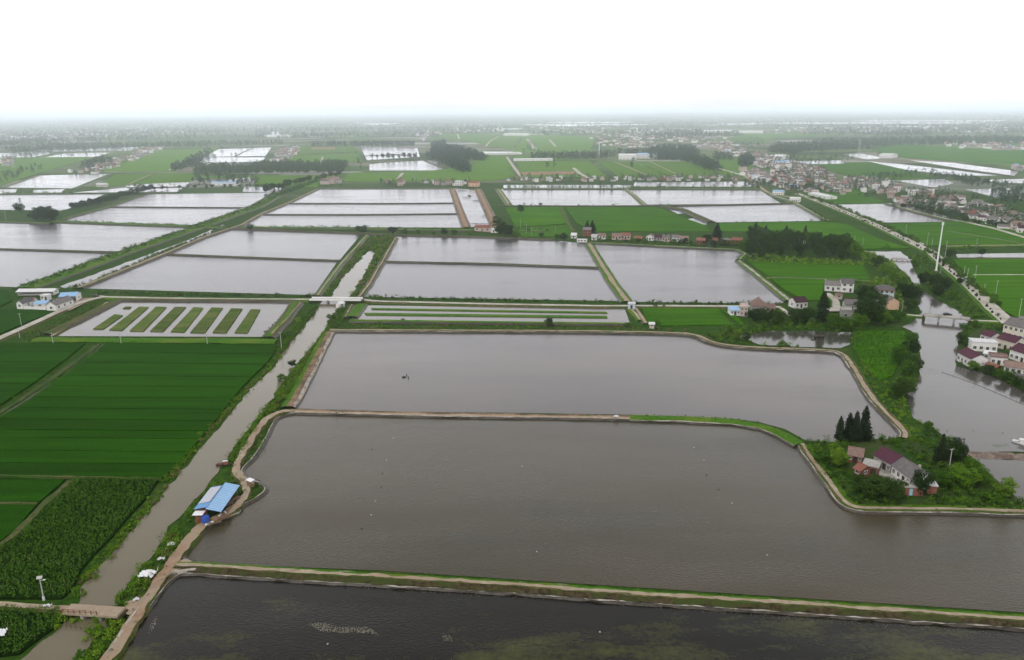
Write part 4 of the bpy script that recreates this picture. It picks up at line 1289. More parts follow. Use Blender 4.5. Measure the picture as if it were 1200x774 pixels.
# ------------------------------------------------------------------ buildings
def window_part(root, x, y, z, w, h, face, detail, frame='white_wall'):
    """face: 'f' front (-y), 'l' left (-x), 'r' right (+x)"""
    def bx(mb, a0, a1, z0, z1, d0, d1, mi=0):
        if face == 'f':
            mb.box(x + a0, x + a1, y - d1, y - d0, z + z0, z + z1, mi)
        elif face == 'r':
            mb.box(x + d0, x + d1, y + a0, y + a1, z + z0, z + z1, mi)
        else:
            mb.box(x - d1, x - d0, y + a0, y + a1, z + z0, z + z1, mi)
    if detail:
        fr = MB()
        t = 0.10
        bx(fr, -w / 2 - t, w / 2 + t, -t, 0, -0.05, 0.10)
        bx(fr, -w / 2 - t, w / 2 + t, h, h + t, -0.05, 0.10)
        bx(fr, -w / 2 - t, -w / 2, 0, h, -0.05, 0.09)
        bx(fr, w / 2, w / 2 + t, 0, h, -0.05, 0.09)
        bx(fr, -0.04, 0.04, 0, h, -0.05, 0.07)
        f = fr.build('window', frame, root)
        p = MB()
        bx(p, -w / 2, w / 2, 0, h, -0.04, 0.025)
        p.build('pane', 'glass_dark', f)
    else:
        p = MB()
        bx(p, -w / 2, w / 2, 0, h, -0.04, 0.04)
        p.build('window', 'glass_dark', root)


def build_house(label, L, D, h, roof='gable', rh=1.7, wall='white_wall', roofm='grey_roof', storeys=1, nf=3, nl=0, nr=1, door=True, detail=True, over=0.45, name='house', cat='house', group=None, band=None, chimney=False, openf=False):
    r = thing(name, (0, 0, 0), label, cat, group)
    x0, x1, y0, y1 = -L / 2, L / 2, -D / 2, D / 2
    w = MB()
    fr, bk = [(x0, y0), (x1, y0)], [(x1, y1), (x0, y1)]
    if openf:          # open-fronted shed: back, sides and a few posts
        w.box(x0, x1, y1 - 0.2, y1, -0.3, h)
        w.box(x0, x0 + 0.2, y0, y1 - 0.2, -0.3, h)
        w.box(x1 - 0.2, x1, y0, y1 - 0.2, -0.3, h)
        w.box(x0 + 0.2, x1 - 0.2, y0, y1 - 0.2, -0.25, 0.05)
    else:
        for (ax, ay), (bx_, by) in (((x0, y0), (x1, y0)), ((x1, y0), (x1, y1)), ((x1, y1), (x0, y1)), ((x0, y1), (x0, y0))):
            w.face([(ax, ay, -0.4), (bx_, by, -0.4), (bx_, by, h), (ax, ay, h)])
    if roof == 'gable':
        w.face([(x1, y0, h), (x1, y1, h), (x1, 0, h + rh)])
        w.face([(x0, y1, h), (x0, y0, h), (x0, 0, h + rh)])
    elif roof == 'gablex':
        w.face([(x0, y0, h), (x1, y0, h), (0, y0, h + rh)])
        w.face([(x1, y1, h), (x0, y1, h), (0, y1, h + rh)])
    w.build('wall', wall, r)
    rf = MB()
    o, t = over, 0.16
    if roof in ('gable', 'gablex'):
        A, B = (L, D) if roof == 'gable' else (D, L)
        sl = rh / (B / 2)

        def q(a, b, z):
            return (a, b, z) if roof == 'gable' else (b, -a, z)
        a0, a1 = -A / 2 - o * 0.7, A / 2 + o * 0.7
        e = B / 2 + o
        ze = h - o * sl
        for sgn in (-1, 1):
            p = [q(a0, sgn * e, ze + t), q(a1, sgn * e, ze + t), q(a1, 0, h + rh + t), q(a0, 0, h + rh + t)]
            p2 = [(v[0], v[1], v[2] - t + 0.02) for v in p]
            rf.face(p if sgn < 0 else p[::-1])
            rf.face(p2[::-1] if sgn < 0 else p2)
            for i, j in ((0, 1), (1, 2), (3, 0)):
                rf.face([p2[i], p2[j], p[j], p[i]])
        rg = 0.14
        if roof == 'gable':
            rf.box(a0, a1, -rg, rg, h + rh + t - 0.06, h + rh + t + 0.14)
        else:
            rf.box(-rg, rg, a0, a1, h + rh + t - 0.06, h + rh + t + 0.14)
    elif roof == 'hip':
        X, Y = L / 2 + o, D / 2 + o
        k = max(L / 2 - D / 2, 0.2)
        zt = h + rh
        b = [(-X, -Y, h), (X, -Y, h), (X, Y, h), (-X, Y, h)]
        a, c = (-k, 0, zt), (k, 0, zt)
        rf.face([b[0], b[1], c, a])
        rf.face([b[1], b[2], c])
        rf.face([b[2], b[3], a, c])
        rf.face([b[3], b[0], a])
        rf.face([b[3], b[2], b[1], b[0]])
    elif roof == 'shed':
        p = [(x0 - o, y0 - o, h), (x1 + o, y0 - o, h), (x1 + o, y1 + o, h + rh), (x0 - o, y1 + o, h + rh)]
        p2 = [(v[0], v[1], v[2] + t) for v in p]
        rf.face(p2)
        rf.face(p[::-1])
        for i in range(4):
            rf.face([p[i], p[(i + 1) % 4], p2[(i + 1) % 4], p2[i]])
    else:              # flat with a parapet
        rf.box(x0 - 0.25, x1 + 0.25, y0 - 0.25, y1 + 0.25, h, h + 0.2)
        for bb in ((x0 - 0.24, x1 + 0.24, y0 - 0.24, y0), (x0 - 0.24, x1 + 0.24, y1, y1 + 0.24), (x0 - 0.24, x0, y0, y1), (x1, x1 + 0.24, y0, y1)):
            rf.box(*bb, h + 0.2, h + 0.2 + max(rh, 0.1))
    ro = rf.build('roof', roofm, r)
    if chimney:
        c = MB()
        c.box(L * 0.22, L * 0.22 + 0.6, 0.2, 0.8, h + rh * 0.4, h + rh + 0.9)
        c.build('chimney', 'grey_wall', ro)
    if band:
        b = MB()
        b.box(x0 - 0.35, x1 + 0.35, y0 - 0.5, y0, h - 0.5, h - 0.05)
        b.build('cornice', band, r)
    sh = h / storeys
    for s in range(storeys):
        zb = s * sh + 0.95
        wh = min(1.35, sh - 1.5) if sh > 2.5 else sh * 0.4
        for k in range(nf):
            x = x0 + L * (k + 0.5) / nf
            if door and s == 0 and k == nf // 2:
                continue
            window_part(r, x, y0, zb, min(1.5, L / nf * 0.5), wh, 'f', detail)
        for n, f, xx in ((nl, 'l', x0), (nr, 'r', x1)):
            for k in range(n):
                window_part(r, xx, y0 + D * (k + 0.5) / n, zb, min(1.3, D / n * 0.45), wh, f, detail)
    if door and nf:
        d = MB()
        x = x0 + L * (nf // 2 + 0.5) / nf
        d.box(x - 0.6, x + 0.6, y0 - 0.06, y0 + 0.03, -0.05, min(2.15, sh * 0.8))
        do = d.build('door', 'dark_wood', r)
        if detail:
            hd = MB()
            hd.box(x + 0.38, x + 0.46, y0 - 0.12, y0 - 0.06, 0.95, 1.1)
            hd.build('handle', 'steel', do)
    return r


def house(label, p0, p1, depth, h, z=0.85, **kw):
    """a house whose front wall runs from photo pixel p0 to p1 (left to right), standing `depth` metres back from it"""
    a, b = P(*p0, z), P(*p1, z)
    d = b - a
    L = d.length
    r = build_house(label, L, depth, h, **kw)
    ang = math.atan2(d.y, d.x)
    n = Vector((-math.sin(ang), math.cos(ang), 0))
    r.location = (a + b) / 2 + n * depth / 2
    r.rotation_euler = (0, 0, ang)
    return r


# farmhouse on the point
house('long house with dark purple roof on the farmhouse point', (1023, 544), (1043, 555), 7.0, 3.4, roofm='maroon_roof', wall='grey_wall', rh=1.9, nf=4, nr=0, nl=1, name='farmhouse')
house('grey tiled house with pale front continuing the purple roofed one', (1044, 556), (1066, 572), 7.0, 3.2, roofm='grey_roof', wall='white_wall', rh=2.0, nf=4, nr=1, nl=0, name='farmhouse', chimney=True)
house('small brick house with grey roof under the four conifers', (993, 541), (1010, 544), 5.5, 2.5, roofm='brown_roof', wall='brick_wall', rh=1.5, nf=3, nr=1, name='outhouse', cat='outhouse')
house('red brick hut with orange roof west of the farmyard', (1000, 556), (1008, 560), 4.2, 2.3, roofm='red_roof', wall='brick_wall', rh=1.1, nf=1, nr=1, door=False, name='outhouse', cat='outhouse')
house('flat grey roofed brick store in front of the purple roof', (1010, 553), (1028, 557), 5.0, 2.3, roof='flat', rh=0.1, roofm='flat_roof', wall='brick_wall', nf=2, nr=1, name='outhouse', cat='outhouse')
house('low red brick shed with pale flat roof and light blue door', (1060, 580), (1082, 581), 4.0, 2.3, roof='flat', rh=0.05, roofm='flat_roof', wall='brick_wall', nf=0, nr=0, door=False, name='outhouse', cat='outhouse')
house('small brick privy with grey slab roof at the east end', (1086, 578), (1097, 579), 3.2, 2.4, roof='flat', rh=0.05, roofm='pale_roof', wall='brick_wall', nf=0, nr=0, door=False, name='outhouse', cat='outhouse')
_r = bpy.data.objects['outhouse.003'] if 'outhouse.003' in bpy.data.objects else None
d_ = MB(); d_.box(-1.4, -0.5, -2.09, -1.97, -0.1, 1.95)
for o_ in bpy.data.objects:
    if o_.get('label', '').startswith('low red brick shed'):
        d_.build('door', 'door_blue', o_)
# village on the east bank
house('white waterside house with maroon roof and four windows over the river', (1121, 422.5), (1137, 431), 7.5, 4.0, roofm='maroon_roof', rh=1.8, nf=4, nr=0, door=False, storeys=1, wall='white_wall')
house('long low white annexe with flat pale roof behind the waterside house', (1138, 411), (1168, 413), 6.0, 4.2, roof='flat', rh=0.05, roofm='pale_roof', wall='white_wall', nf=4, nr=1)
house('small white house with maroon roof nearest the bridge', (1148, 399), (1160, 403), 6.5, 3.4, roofm='maroon_roof', rh=1.6, nf=2, nr=0, door=False)
house('two storey house with balcony and grey tiled roof by the road', (1174, 394), (1198, 400), 10.0, 6.4, roofm='grey_roof', rh=2.6, nf=4, nr=2, nl=1, storeys=2, wall='cream_wall')
house('white house with maroon roof between annexe and roadside house', (1167, 407), (1188, 413), 7.5, 4.6, roofm='maroon_roof', rh=1.9, nf=3, nr=1, storeys=1, wall='cream_wall')
house('large maroon roofed house at the frame edge', (1182, 420), (1206, 428), 9.0, 4.4, roofm='maroon_roof', rh=2.2, nf=4, nr=1)
house('white flat roofed house with walled yard behind the thicket', (1160, 427), (1180, 429), 6.0, 3.4, roof='flat', rh=0.35, roofm='brown_roof', wall='white_wall', nf=3, nr=1)
house('white walled house with low brown roof at the water end of the village', (1176, 437), (1204, 441), 6.5, 3.0, roofm='brown_roof', rh=1.5, nf=4, nr=1)
house('narrow white garden wall house with grey sheet roof', (1152, 421), (1164, 423), 4.0, 2.6, roof='shed', rh=0.5, roofm='pale_roof', wall='white_wall', nf=2, nr=0)
house('small orange roofed shack among the bushes on the river bank', (1154, 432), (1166, 436), 3.5, 1.8, roofm='red_roof', rh=0.8, wall='brick_wall', nf=1, nr=0, door=False, name='shed', cat='shed')
house('dark grey lean-to at the lower edge of the village', (1188, 449), (1204, 452), 4.5, 2.2, roof='shed', rh=0.6, roofm='grey_roof', wall='grey_wall', nf=2, nr=0, name='shed', cat='shed')
house('blue roofed lean-to behind the balcony house', (1196, 404), (1210, 407), 5.0, 3.0, roof='shed', rh=0.5, roofm='deep_blue_roof', wall='white_wall', nf=1, nr=0, name='shed', cat='shed')
house('far white house with grey roof above the village road', (1190, 390), (1210, 393), 8.0, 5.5, roofm='grey_roof', rh=2.2, nf=3, nr=1, storeys=2)
# hamlet beside the river
house('long white farm building with grey roof beside the paddy', (967, 340.5), (985, 341.5), 7.0, 3.6, roofm='grey_roof', rh=1.8, nf=3, nr=0)
house('two storey white house with grey roof joined to the long farm building', (985.5, 342), (1000, 342.5), 7.5, 5.4, roofm='grey_roof', rh=2.0, nf=2, nr=1, storeys=2)
house('low house with maroon roof in the hamlet yard', (992, 361), (1003, 361), 6.0, 2.8, roof='gable', roofm='maroon_roof', rh=1.9, nf=2, nr=1, wall='white_wall')
house('tiny reddish hut on the hamlet lane', (979, 350), (987, 350.5), 3.6, 2.2, roof='hip', roofm='brown_roof', rh=1.2, nf=1, nr=0, door=False, wall='pink_wall', name='shed', cat='shed')
house('grey brick house with flat terrace and dark windows', (986, 372.5), (1005, 373.5), 7.0, 4.0, roof='flat', rh=0.3, roofm='flat_roof', wall='grey_wall', nf=2, nr=1, door=False)
house('grey roofed house behind the brick terrace', (990, 366), (1004, 366.5), 6.0, 4.8, roofm='grey_roof', rh=1.8, nf=2, nr=1, wall='grey_wall')
house('pale blue two storey house with red cornice', (1024, 349), (1047, 351), 8.0, 5.2, roof='hip', roofm='grey_roof', rh=2.4, nf=4, nr=1, storeys=2, wall='blue_wall', band='red_roof')
house('peach gable house with grey roof beside the river lane', (1039, 362.5), (1053, 362.5), 8.0, 4.4, roof='gablex', roofm='grey_roof', rh=1.9, nf=0, nr=2, nl=1, door=False, wall='peach_wall')
house('small white lean-to beside the peach gable house', (1026, 360), (1036, 360.5), 4.0, 2.6, roof='shed', rh=0.5, roofm='pale_roof', wall='white_wall', nf=2, nr=0, name='shed', cat='shed')
house('house with bright purple red roof and white gable by the spire tree', (932, 361.5), (946, 360.5), 7.0, 3.4, roofm='maroon_roof', rh=2.0, nf=3, nr=0, nl=1)
house('pink and white house with light blue roof at the paddy corner', (856, 369.5), (867, 369.5), 6.5, 2.6, roof='shed', rh=0.6, roofm='blue_roof', wall='white_wall', nf=3, nr=1)
house('pink upper house stepped behind the light blue roof', (867, 370), (876, 370.5), 7.0, 4.8, roof='flat', rh=0.4, roofm='pink_wall', wall='pink_wall', nf=2, nr=1, storeys=2)
house('square house with steep brown grey hip roof behind dark trees', (881, 366), (897, 366.5), 9.0, 3.6, roof='hip', roofm='brown_roof', rh=4.2, nf=3, nr=1, wall='grey_wall')
house('low brown roofed house beside the steep hip roof', (897, 366), (908, 366.5), 6.0, 2.6, roofm='brown_roof', rh=1.4, nf=2, nr=1, wall='pink_wall')
house('white pump house with lilac tinted wall on the lane', (736, 362), (744, 362.3), 4.0, 2.8, roof='flat', rh=0.15, roofm='pale_roof', wall='blue_wall', nf=1, nr=0, name='pump_house', cat='hut')
house('small pale hut on the pond rim by the bare path', (761, 384.5), (766.5, 384.7), 2.6, 1.9, roof='shed', rh=0.3, roofm='pale_roof', wall='pink_wall', nf=1, nr=0, door=False, name='hut', cat='hut')
house('round shouldered white hut below the white bridge', (398, 361), (404, 359.5), 3.2, 2.2, roof='gable', rh=0.9, roofm='pale_roof', wall='white_wall', nf=1, nr=0, door=False, name='hut', cat='hut')
# farm in the west
house('long open white roofed cattle shed behind the farm', (21, 346), (63, 345.5), 6.0, 2.3, roof='gable', rh=0.8, roofm='pale_roof', wall='white_wall', nf=0, openf=True, door=False, name='cattle_shed', cat='shed', over=1.0)
house('open fronted barn with bright blue sheet roof and white end wall', (70, 354.5), (90, 353.5), 9.0, 3.4, roof='gable', rh=1.3, roofm='blue_roof', wall='white_wall', nf=0, openf=True, door=False, name='barn', cat='barn')
house('small white flat hut between the cattle shed and barn', (48, 352), (56, 352), 4.0, 2.8, roof='flat', rh=0.15, roofm='pale_roof', wall='white_wall', nf=2, nr=0, name='hut', cat='hut')
house('white farm cottage with dark hip roof and one window', (20, 361.5), (27, 361.8), 9.0, 3.0, roof='gablex', rh=1.6, roofm='grey_roof', wall='white_wall', nf=1, nr=1, door=False)
house('brown roofed wing of the farm cottage', (27.5, 358.5), (40, 358), 5.0, 2.8, roof='gable', rh=1.3, roofm='brown_roof', wall='white_wall', nf=2, nr=0)
house('low lean-to with light blue roof inside the farm yard', (40, 361), (54, 360.5), 5.0, 2.3, roof='shed', rh=0.6, roofm='blue_roof', wall='white_wall', nf=1, nr=0, door=False, name='shed', cat='shed')
house('white gabled farmhouse with dark roof beside the lane', (55, 364), (66, 364.3), 15.0, 3.2, roof='gablex', rh=1.9, roofm='grey_roof', wall='white_wall', nf=1, nr=3, door=False)
wl_ = MB()
for a, b in (((28, 361.8), (40, 362.6)), ((40, 362.6), (54, 363.4))):
    A, B = P(*a, 0.85), P(*b, 0.85)
    d = (B - A).normalized() * 0.0
    n = Vector((-(B - A).y, (B - A).x, 0)).normalized() * 0.12
    wl_.prism([(A - n)[:2], (B - n)[:2], (B + n)[:2], (A + n)[:2]], 0.3, 2.3)
tag(wl_.build('yard_wall', 'white_wall'), 'white plastered wall closing the farm yard towards the paddy', 'wall')

# hamlet along the north shore of the square pond
ROW = [((683, 276.5), (692, 276.8), 7, 7.0, 'gable', 'grey_roof', 'brick_wall', 2, 'tall brick house with pale grey roof at the west end of the pond hamlet'),
       ((669, 279.0), (675, 279.2), 6, 3.0, 'gable', 'pale_roof', 'white_wall', 1, 'small white house beside the tall brick one'),
       ((693, 281.2), (699, 281.4), 5, 3.2, 'flat', 'pale_roof', 'white_wall', 1, 'white cube house behind the floating kiosk'),
       ((699, 280.0), (709, 280.4), 6, 3.6, 'gable', 'brown_roof', 'white_wall', 1, 'white gabled house with brown roof and bluish porch'),
       ((717, 280.8), (728, 281.2), 7, 4.0, 'gable', 'brown_roof', 'pink_wall', 1, 'pinkish house with brown roof in the pond hamlet'),
       ((728, 280.4), (738, 280.8), 7, 4.4, 'gable', 'red_roof', 'pink_wall', 1, 'red brown house joined to the pinkish house'),
       ((743, 282.8), (752, 283.1), 6, 3.0, 'gable', 'red_roof', 'brick_wall', 1, 'low orange brick house in the middle of the hamlet'),
       ((757, 281.6), (766, 282.0), 7, 3.8, 'gablex', 'grey_roof', 'white_wall', 1, 'white gable facing the pond in the middle of the hamlet'),
       ((767, 281.8), (776, 282.2), 7, 3.4, 'gable', 'maroon_roof', 'grey_wall', 1, 'dark red roofed house right of the white gable'),
       ((776, 282.6), (785, 283.0), 7, 4.2, 'gable', 'grey_roof', 'pink_wall', 1, 'grey roofed house near the hamlet middle'),
       ((787, 283.0), (796, 283.4), 7, 4.4, 'gable', 'grey_roof', 'white_wall', 1, 'white house with dark porch beside a round tree'),
       ((797, 283.8), (806, 284.2), 7, 3.8, 'gable', 'brown_roof', 'grey_wall', 1, 'brown roofed house with grey walls'),
       ((816, 286.0), (826, 286.4), 7, 3.8, 'gable', 'red_roof', 'brick_wall', 1, 'bright red house between two round trees'),
       ((833, 285.0), (840, 285.3), 6, 3.0, 'gable', 'red_roof', 'brick_wall', 1, 'low brick house under the single spire tree'),
       ((846, 286.4), (856, 286.8), 7, 4.4, 'hip', 'grey_roof', 'brick_wall', 1, 'grey hip roofed house with red base'),
       ((857, 286.8), (869, 287.4), 8, 4.8, 'gable', 'red_roof', 'brick_wall', 2, 'tall red brick house at the east end of the hamlet')]
for a, b, dp, hh, rf, rm, wm, st, lb in ROW:
    house(lb, a, b, dp * 0.85, hh * 0.8, roof=rf, roofm=rm, wall=wm, storeys=st, nf=3, nr=1, detail=False, rh=1.6)
house('white house glimpsed between the big trees of the wooded bend', (936, 286), (944, 286.4), 7, 4.0, roofm='brown_roof', wall='white_wall', detail=False)
house('red roofed pond keeper house at the foot of the earth dike', (556, 270.5), (574, 271.5), 6, 3.4, roofm='red_roof', wall='pink_wall', detail=False, rh=1.8)
house('white shed beside the pond keeper house', (575, 272.5), (582, 273), 5, 2.8, roof='shed', rh=0.4, roofm='pale_roof', wall='white_wall', nf=1, nr=0, detail=False, name='shed', cat='shed')
house('white two storey house at the head of the striped pond', (533, 217.5), (541, 217.7), 9, 6.0, roof='flat', rh=0.4, roofm='pale_roof', wall='white_wall', storeys=2, detail=False)
house('orange brick house with white door at the head of the earth dike', (549, 218.5), (560, 218.8), 9, 5.0, roofm='red_roof', wall='peach_wall', detail=False, rh=2.2)
# kiosk over the water
kx = thing('pond_kiosk', P(682, 285, 0.1), 'white box kiosk standing on posts over the pond edge', 'kiosk', rz=math.atan2(P(688, 285.3).y - P(676, 285).y, P(688, 285.3).x - P(676, 285).x))
b = MB(); b.box(-4.2, 4.2, -1.4, 1.4, 1.0, 3.2); b.build('cabin', 'white_wall', kx)
b = MB(); b.box(-4.5, 4.5, -1.7, 1.7, 3.2, 3.4); b.build('roof', 'pale_roof', kx)
b = MB(); b.box(-4.6, 4.6, -1.8, 1.8, 0.8, 1.0); b.build('deck', 'concrete', kx)
for xx in (-3.8, -1.2, 1.2, 3.8):
    b = MB(); b.tube((xx, -1.2, -0.3), (xx, -1.2, 0.8), 0.12); b.build('post', 'pole_concrete', kx)
for xx in (-2.6, 0.0, 2.6):
    b = MB(); b.box(xx - 0.6, xx + 0.6, -1.45, -1.37, 1.6, 2.7); b.build('window', 'glass_dark', kx)

# ------------------------------------------------------------------ villages: a few kinds of house, copied
LOOKS = [
    ('white walled house with grey tiled roof', dict(L=11, D=8, h=5.8, roofm='grey_roof', wall='white_wall', storeys=2, nf=3)),
    ('low white house with grey roof', dict(L=12, D=7, h=3.4, roofm='grey_roof', wall='white_wall', nf=3)),
    ('pinkish two storey house with brown roof', dict(L=10, D=9, h=6.2, roofm='brown_roof', wall='pink_wall', storeys=2, nf=3)),
    ('brick house with red roof', dict(L=10, D=7, h=3.6, roofm='red_roof', wall='brick_wall', nf=3)),
    ('flat roofed white block', dict(L=9, D=8, h=6.6, roof='flat', rh=0.5, roofm='pale_roof', wall='white_wall', storeys=2, nf=3)),
    ('white house with maroon roof', dict(L=10, D=8, h=4.6, roofm='maroon_roof', wall='white_wall', nf=3)),
    ('grey walled house with hip roof', dict(L=10, D=9, h=5.6, roof='hip', rh=2.4, roofm='grey_roof', wall='grey_wall', storeys=2, nf=2)),
    ('low shed with pale sheet roof', dict(L=10, D=5, h=2.8, roof='shed', rh=0.6, roofm='pale_roof', wall='white_wall', nf=2)),
    ('low shed with blue sheet roof', dict(L=9, D=6, h=3.0, roof='shed', rh=0.6, roofm='blue_roof', wall='white_wall', nf=2)),
]
WEIGHT = [0.17, 0.15, 0.2, 0.10, 0.12, 0.09, 0.10, 0.05, 0.02]
HP = [None] * len(LOOKS)
rngv = np.random.default_rng(11)


def place_house(k, loc, rz, s, label, group):
    if HP[k] is None:
        d = dict(LOOKS[k][1])
        d.setdefault('rh', 2.0)
        HP[k] = build_house(label, detail=False, nr=1, group=group, over=0.5, **d)
        o = HP[k]
    else:
        o = copy_tree(HP[k])
    o.location = loc
    o.rotation_euler = (0, 0, rz)
    o.scale = (s[0], s[1], s[2])
    o['label'] = label
    o['group'] = group
    return o


def spaced(polys, n, dmin, rng, z=0.3):
    W = [PA(p, z)[:, :2] for p in polys]
    ar = np.array([0.5 * abs(np.dot(w[:, 0], np.roll(w[:, 1], 1)) - np.dot(w[:, 1], np.roll(w[:, 0], 1))) for w in W])
    out = []
    tries = 0
    while len(out) < n and tries < 20000:
        tries += 1
        w = W[rng.choice(len(W), p=ar / ar.sum())]
        q = rng.uniform(w.min(0), w.max(0))
        if not inside(w, q[None])[0]:
            continue
        if all((q[0] - o[0]) ** 2 + (q[1] - o[1]) ** 2 > dmin * dmin for o in out):
            out.append(q)
    return out


def village(where, polys, n, dmin, rot, scale=1.0):
    for q in spaced(polys, n, dmin, rngv):
        k = int(rngv.choice(len(LOOKS), p=WEIGHT))
        rz = rot + rngv.choice([0, 0, 0, math.pi / 2, math.pi]) + rngv.normal() * 0.08
        s = scale * rngv.uniform(0.62, 1.0, 3)
        look = LOOKS[k][0]
        place_house(k, (q[0], q[1], 0.3), rz, s, look + ' ' + where, look + 's ' + where)


village('in the village beyond the narrow pond', [[(1128, 250), (1134, 243), (1165, 240), (1185, 250), (1230, 268), (1240, 284), (1200, 274), (1160, 264)], [(1088, 240), (1094, 231), (1128, 232), (1130, 240), (1110, 241)], [(1062, 231), (1066, 224), (1092, 225), (1090, 232)], [(1040, 229), (1050, 217), (1058, 221), (1062, 232)], [(1030, 226), (1046, 224), (1060, 236), (1052, 238)]], 96, 8.0, -0.35)
village('in the large roadside village', [[(900, 214), (905, 201), (950, 197), (965, 199), (975, 207), (965, 215), (930, 218)], [(930, 219), (965, 216), (990, 217), (992, 209), (1030, 210), (1052, 218), (1040, 228), (1010, 226), (985, 221)]], 112, 11, -0.25)
village('in the long row behind the pale ponds', [[(593, 213), (596, 209.5), (690, 209.5), (760, 209), (858, 208), (864, 212.5), (742, 213), (700, 214)]], 44, 12, 0.02, 0.85)
village('at the head of the striped ponds', [[(446, 217.5), (446, 214.5), (560, 214.5), (560, 217.5)], [(376, 216), (386, 213), (400, 213), (400, 216)]], 13, 12, 0.02)
for lb, a, b, dp, hh, rm, wm in (
        ('very long white sheet roofed shed in the paddy by the main road', (947, 229), (968, 234), 14, 3.2, 'pale_roof', 'white_wall'),
        ('long pale blue roofed factory hall', (747, 186), (771, 186), 40, 9.0, 'blue_roof', 'white_wall'),
        ('white factory hall with pale roof', (725, 187), (746, 187), 40, 9.0, 'pale_roof', 'white_wall'),
        ('long white greenhouse behind the red earth field', (602, 188.8), (648, 188.4), 24, 3.5, 'white_sheet', 'white_wall'),
        ('white hall at the field edge west of the greenhouse', (564, 182), (610, 181), 26, 4.0, 'white_sheet', 'white_wall'),
        ('long white warehouse far off below two silos', (310, 161), (335, 161), 60, 8, 'white_sheet', 'white_wall'),
        ('white hall roof beyond the far wood', (822, 156), (858, 156), 160, 9, 'white_sheet', 'white_wall'),
        ('very long thin white hall in the far fields', (864, 156.5), (894, 156.5), 40, 9, 'white_sheet', 'white_wall'),
        ('white hall west of the far field road', (590, 159.5), (619, 159.5), 60, 8, 'white_sheet', 'white_wall'),
        ('blue roofed workshop where dike and main road meet', (905, 228.5), (917, 229), 14, 4.5, 'blue_roof', 'white_wall'),
        ('white workshop beside the blue roofed one', (925, 236.5), (937, 237), 12, 4.0, 'pale_roof', 'white_wall'),
        ('white hall by the duck ponds far east', (1030, 185), (1045, 185.5), 40, 7, 'pale_roof', 'white_wall'),
        ('pale hall by the canal far east', (902, 186.5), (916, 187), 40, 7, 'white_sheet', 'white_wall'),
        ('white farm block on the western pond corner', (113, 219), (124, 219), 8, 4, 'pale_roof', 'white_wall'),
        ('white roofed shed among trees by the western ponds', (272, 214.5), (294, 212), 9, 4, 'white_sheet', 'white_wall'),
        ('pale blue roofed hall by the western ponds', (248, 217.5), (277, 217.5), 12, 4, 'blue_roof', 'white_wall')):
    house(lb, a, b, dp, hh, z=0.5, roofm=rm, wall=wm, nf=5, nr=1, detail=False, rh=hh * 0.25, name='hall', cat='hall', door=False)
for i, x in enumerate((320.5, 326)):
    t = thing('silo', P(x, 160.5, 0), 'pair member of two squat white silos above the far warehouse', 'silo', 'silos above the far warehouse')
    b = MB(); b.tube((0, 0, 0), (0, 0, 21), 6, 6, 14); b.build('body', 'white_paint', t)
    b = MB(); b.tube((0, 0, 21), (0, 0, 24), 6, 1, 14); b.build('roof', 'pale_roof', t)

# far villages nobody could count
def far_houses(regions):
    rng = np.random.default_rng(5)
    mats = ['white_wall', 'grey_roof', 'pink_wall', 'brown_roof', 'pale_roof', 'grey_wall', 'red_roof', 'white_sheet', 'blue_roof']
    mb = MB()
    for reg in regions:
        poly, n = reg[:2]
        sz = reg[2] if len(reg) > 2 else 1.0
        p = np.asarray(poly, float)
        lo, hi = p.min(0), p.max(0)
        q = np.zeros((0, 2))
        while len(q) < n:
            c = rng.uniform(lo, hi, (n * 4, 2))
            q = np.vstack([q, c[inside(p, c)]])
        for x, y, z in PA(q[:n], 0.2):
            L, D, h = rng.uniform(8, 17) * sz, rng.uniform(7, 10) * sz, rng.uniform(3.2, 7.5) * sz
            if sz == 1.0 and rng.random() < 0.06:
                L *= 2.6
            a = rng.choice([0.0, 0.0, 0.0, 1.57]) + rng.normal() * 0.15
            ca, sa = math.cos(a), math.sin(a)
            wm = rng.choice([0, 0, 2, 2, 5])
            rm = rng.choice([1, 1, 3, 3, 4, 6, 7, 8], p=[0.26, 0.14, 0.2, 0.1, 0.12, 0.06, 0.1, 0.02])
            rh = 0.3 if rm in (4, 7) else 2.0

            def t(u, v, w):
                return (x + u * ca - v * sa, y + u * sa + v * ca, z + w)
            L2, D2 = L / 2, D / 2
            for (u0, v0), (u1, v1) in (((-L2, -D2), (L2, -D2)), ((L2, -D2), (L2, D2)), ((L2, D2), (-L2, D2)), ((-L2, D2), (-L2, -D2))):
                mb.face([t(u0, v0, 0), t(u1, v1, 0), t(u1, v1, h), t(u0, v0, h)], int(wm))
            mb.face([t(L2, -D2, h), t(L2, D2, h), t(L2, 0, h + rh)], int(wm))
            mb.face([t(-L2, D2, h), t(-L2, -D2, h), t(-L2, 0, h + rh)], int(wm))
            mb.face([t(-L2, -D2 - 0.4, h), t(L2, -D2 - 0.4, h), t(L2, 0, h + rh), t(-L2, 0, h + rh)], int(rm))
            mb.face([t(L2, D2 + 0.4, h), t(-L2, D2 + 0.4, h), t(-L2, 0, h + rh), t(L2, 0, h + rh)], int(rm))
    tag(mb.build('far_village', mats), 'distant villages of white and grey houses fading into the haze', 'village', kind='stuff')


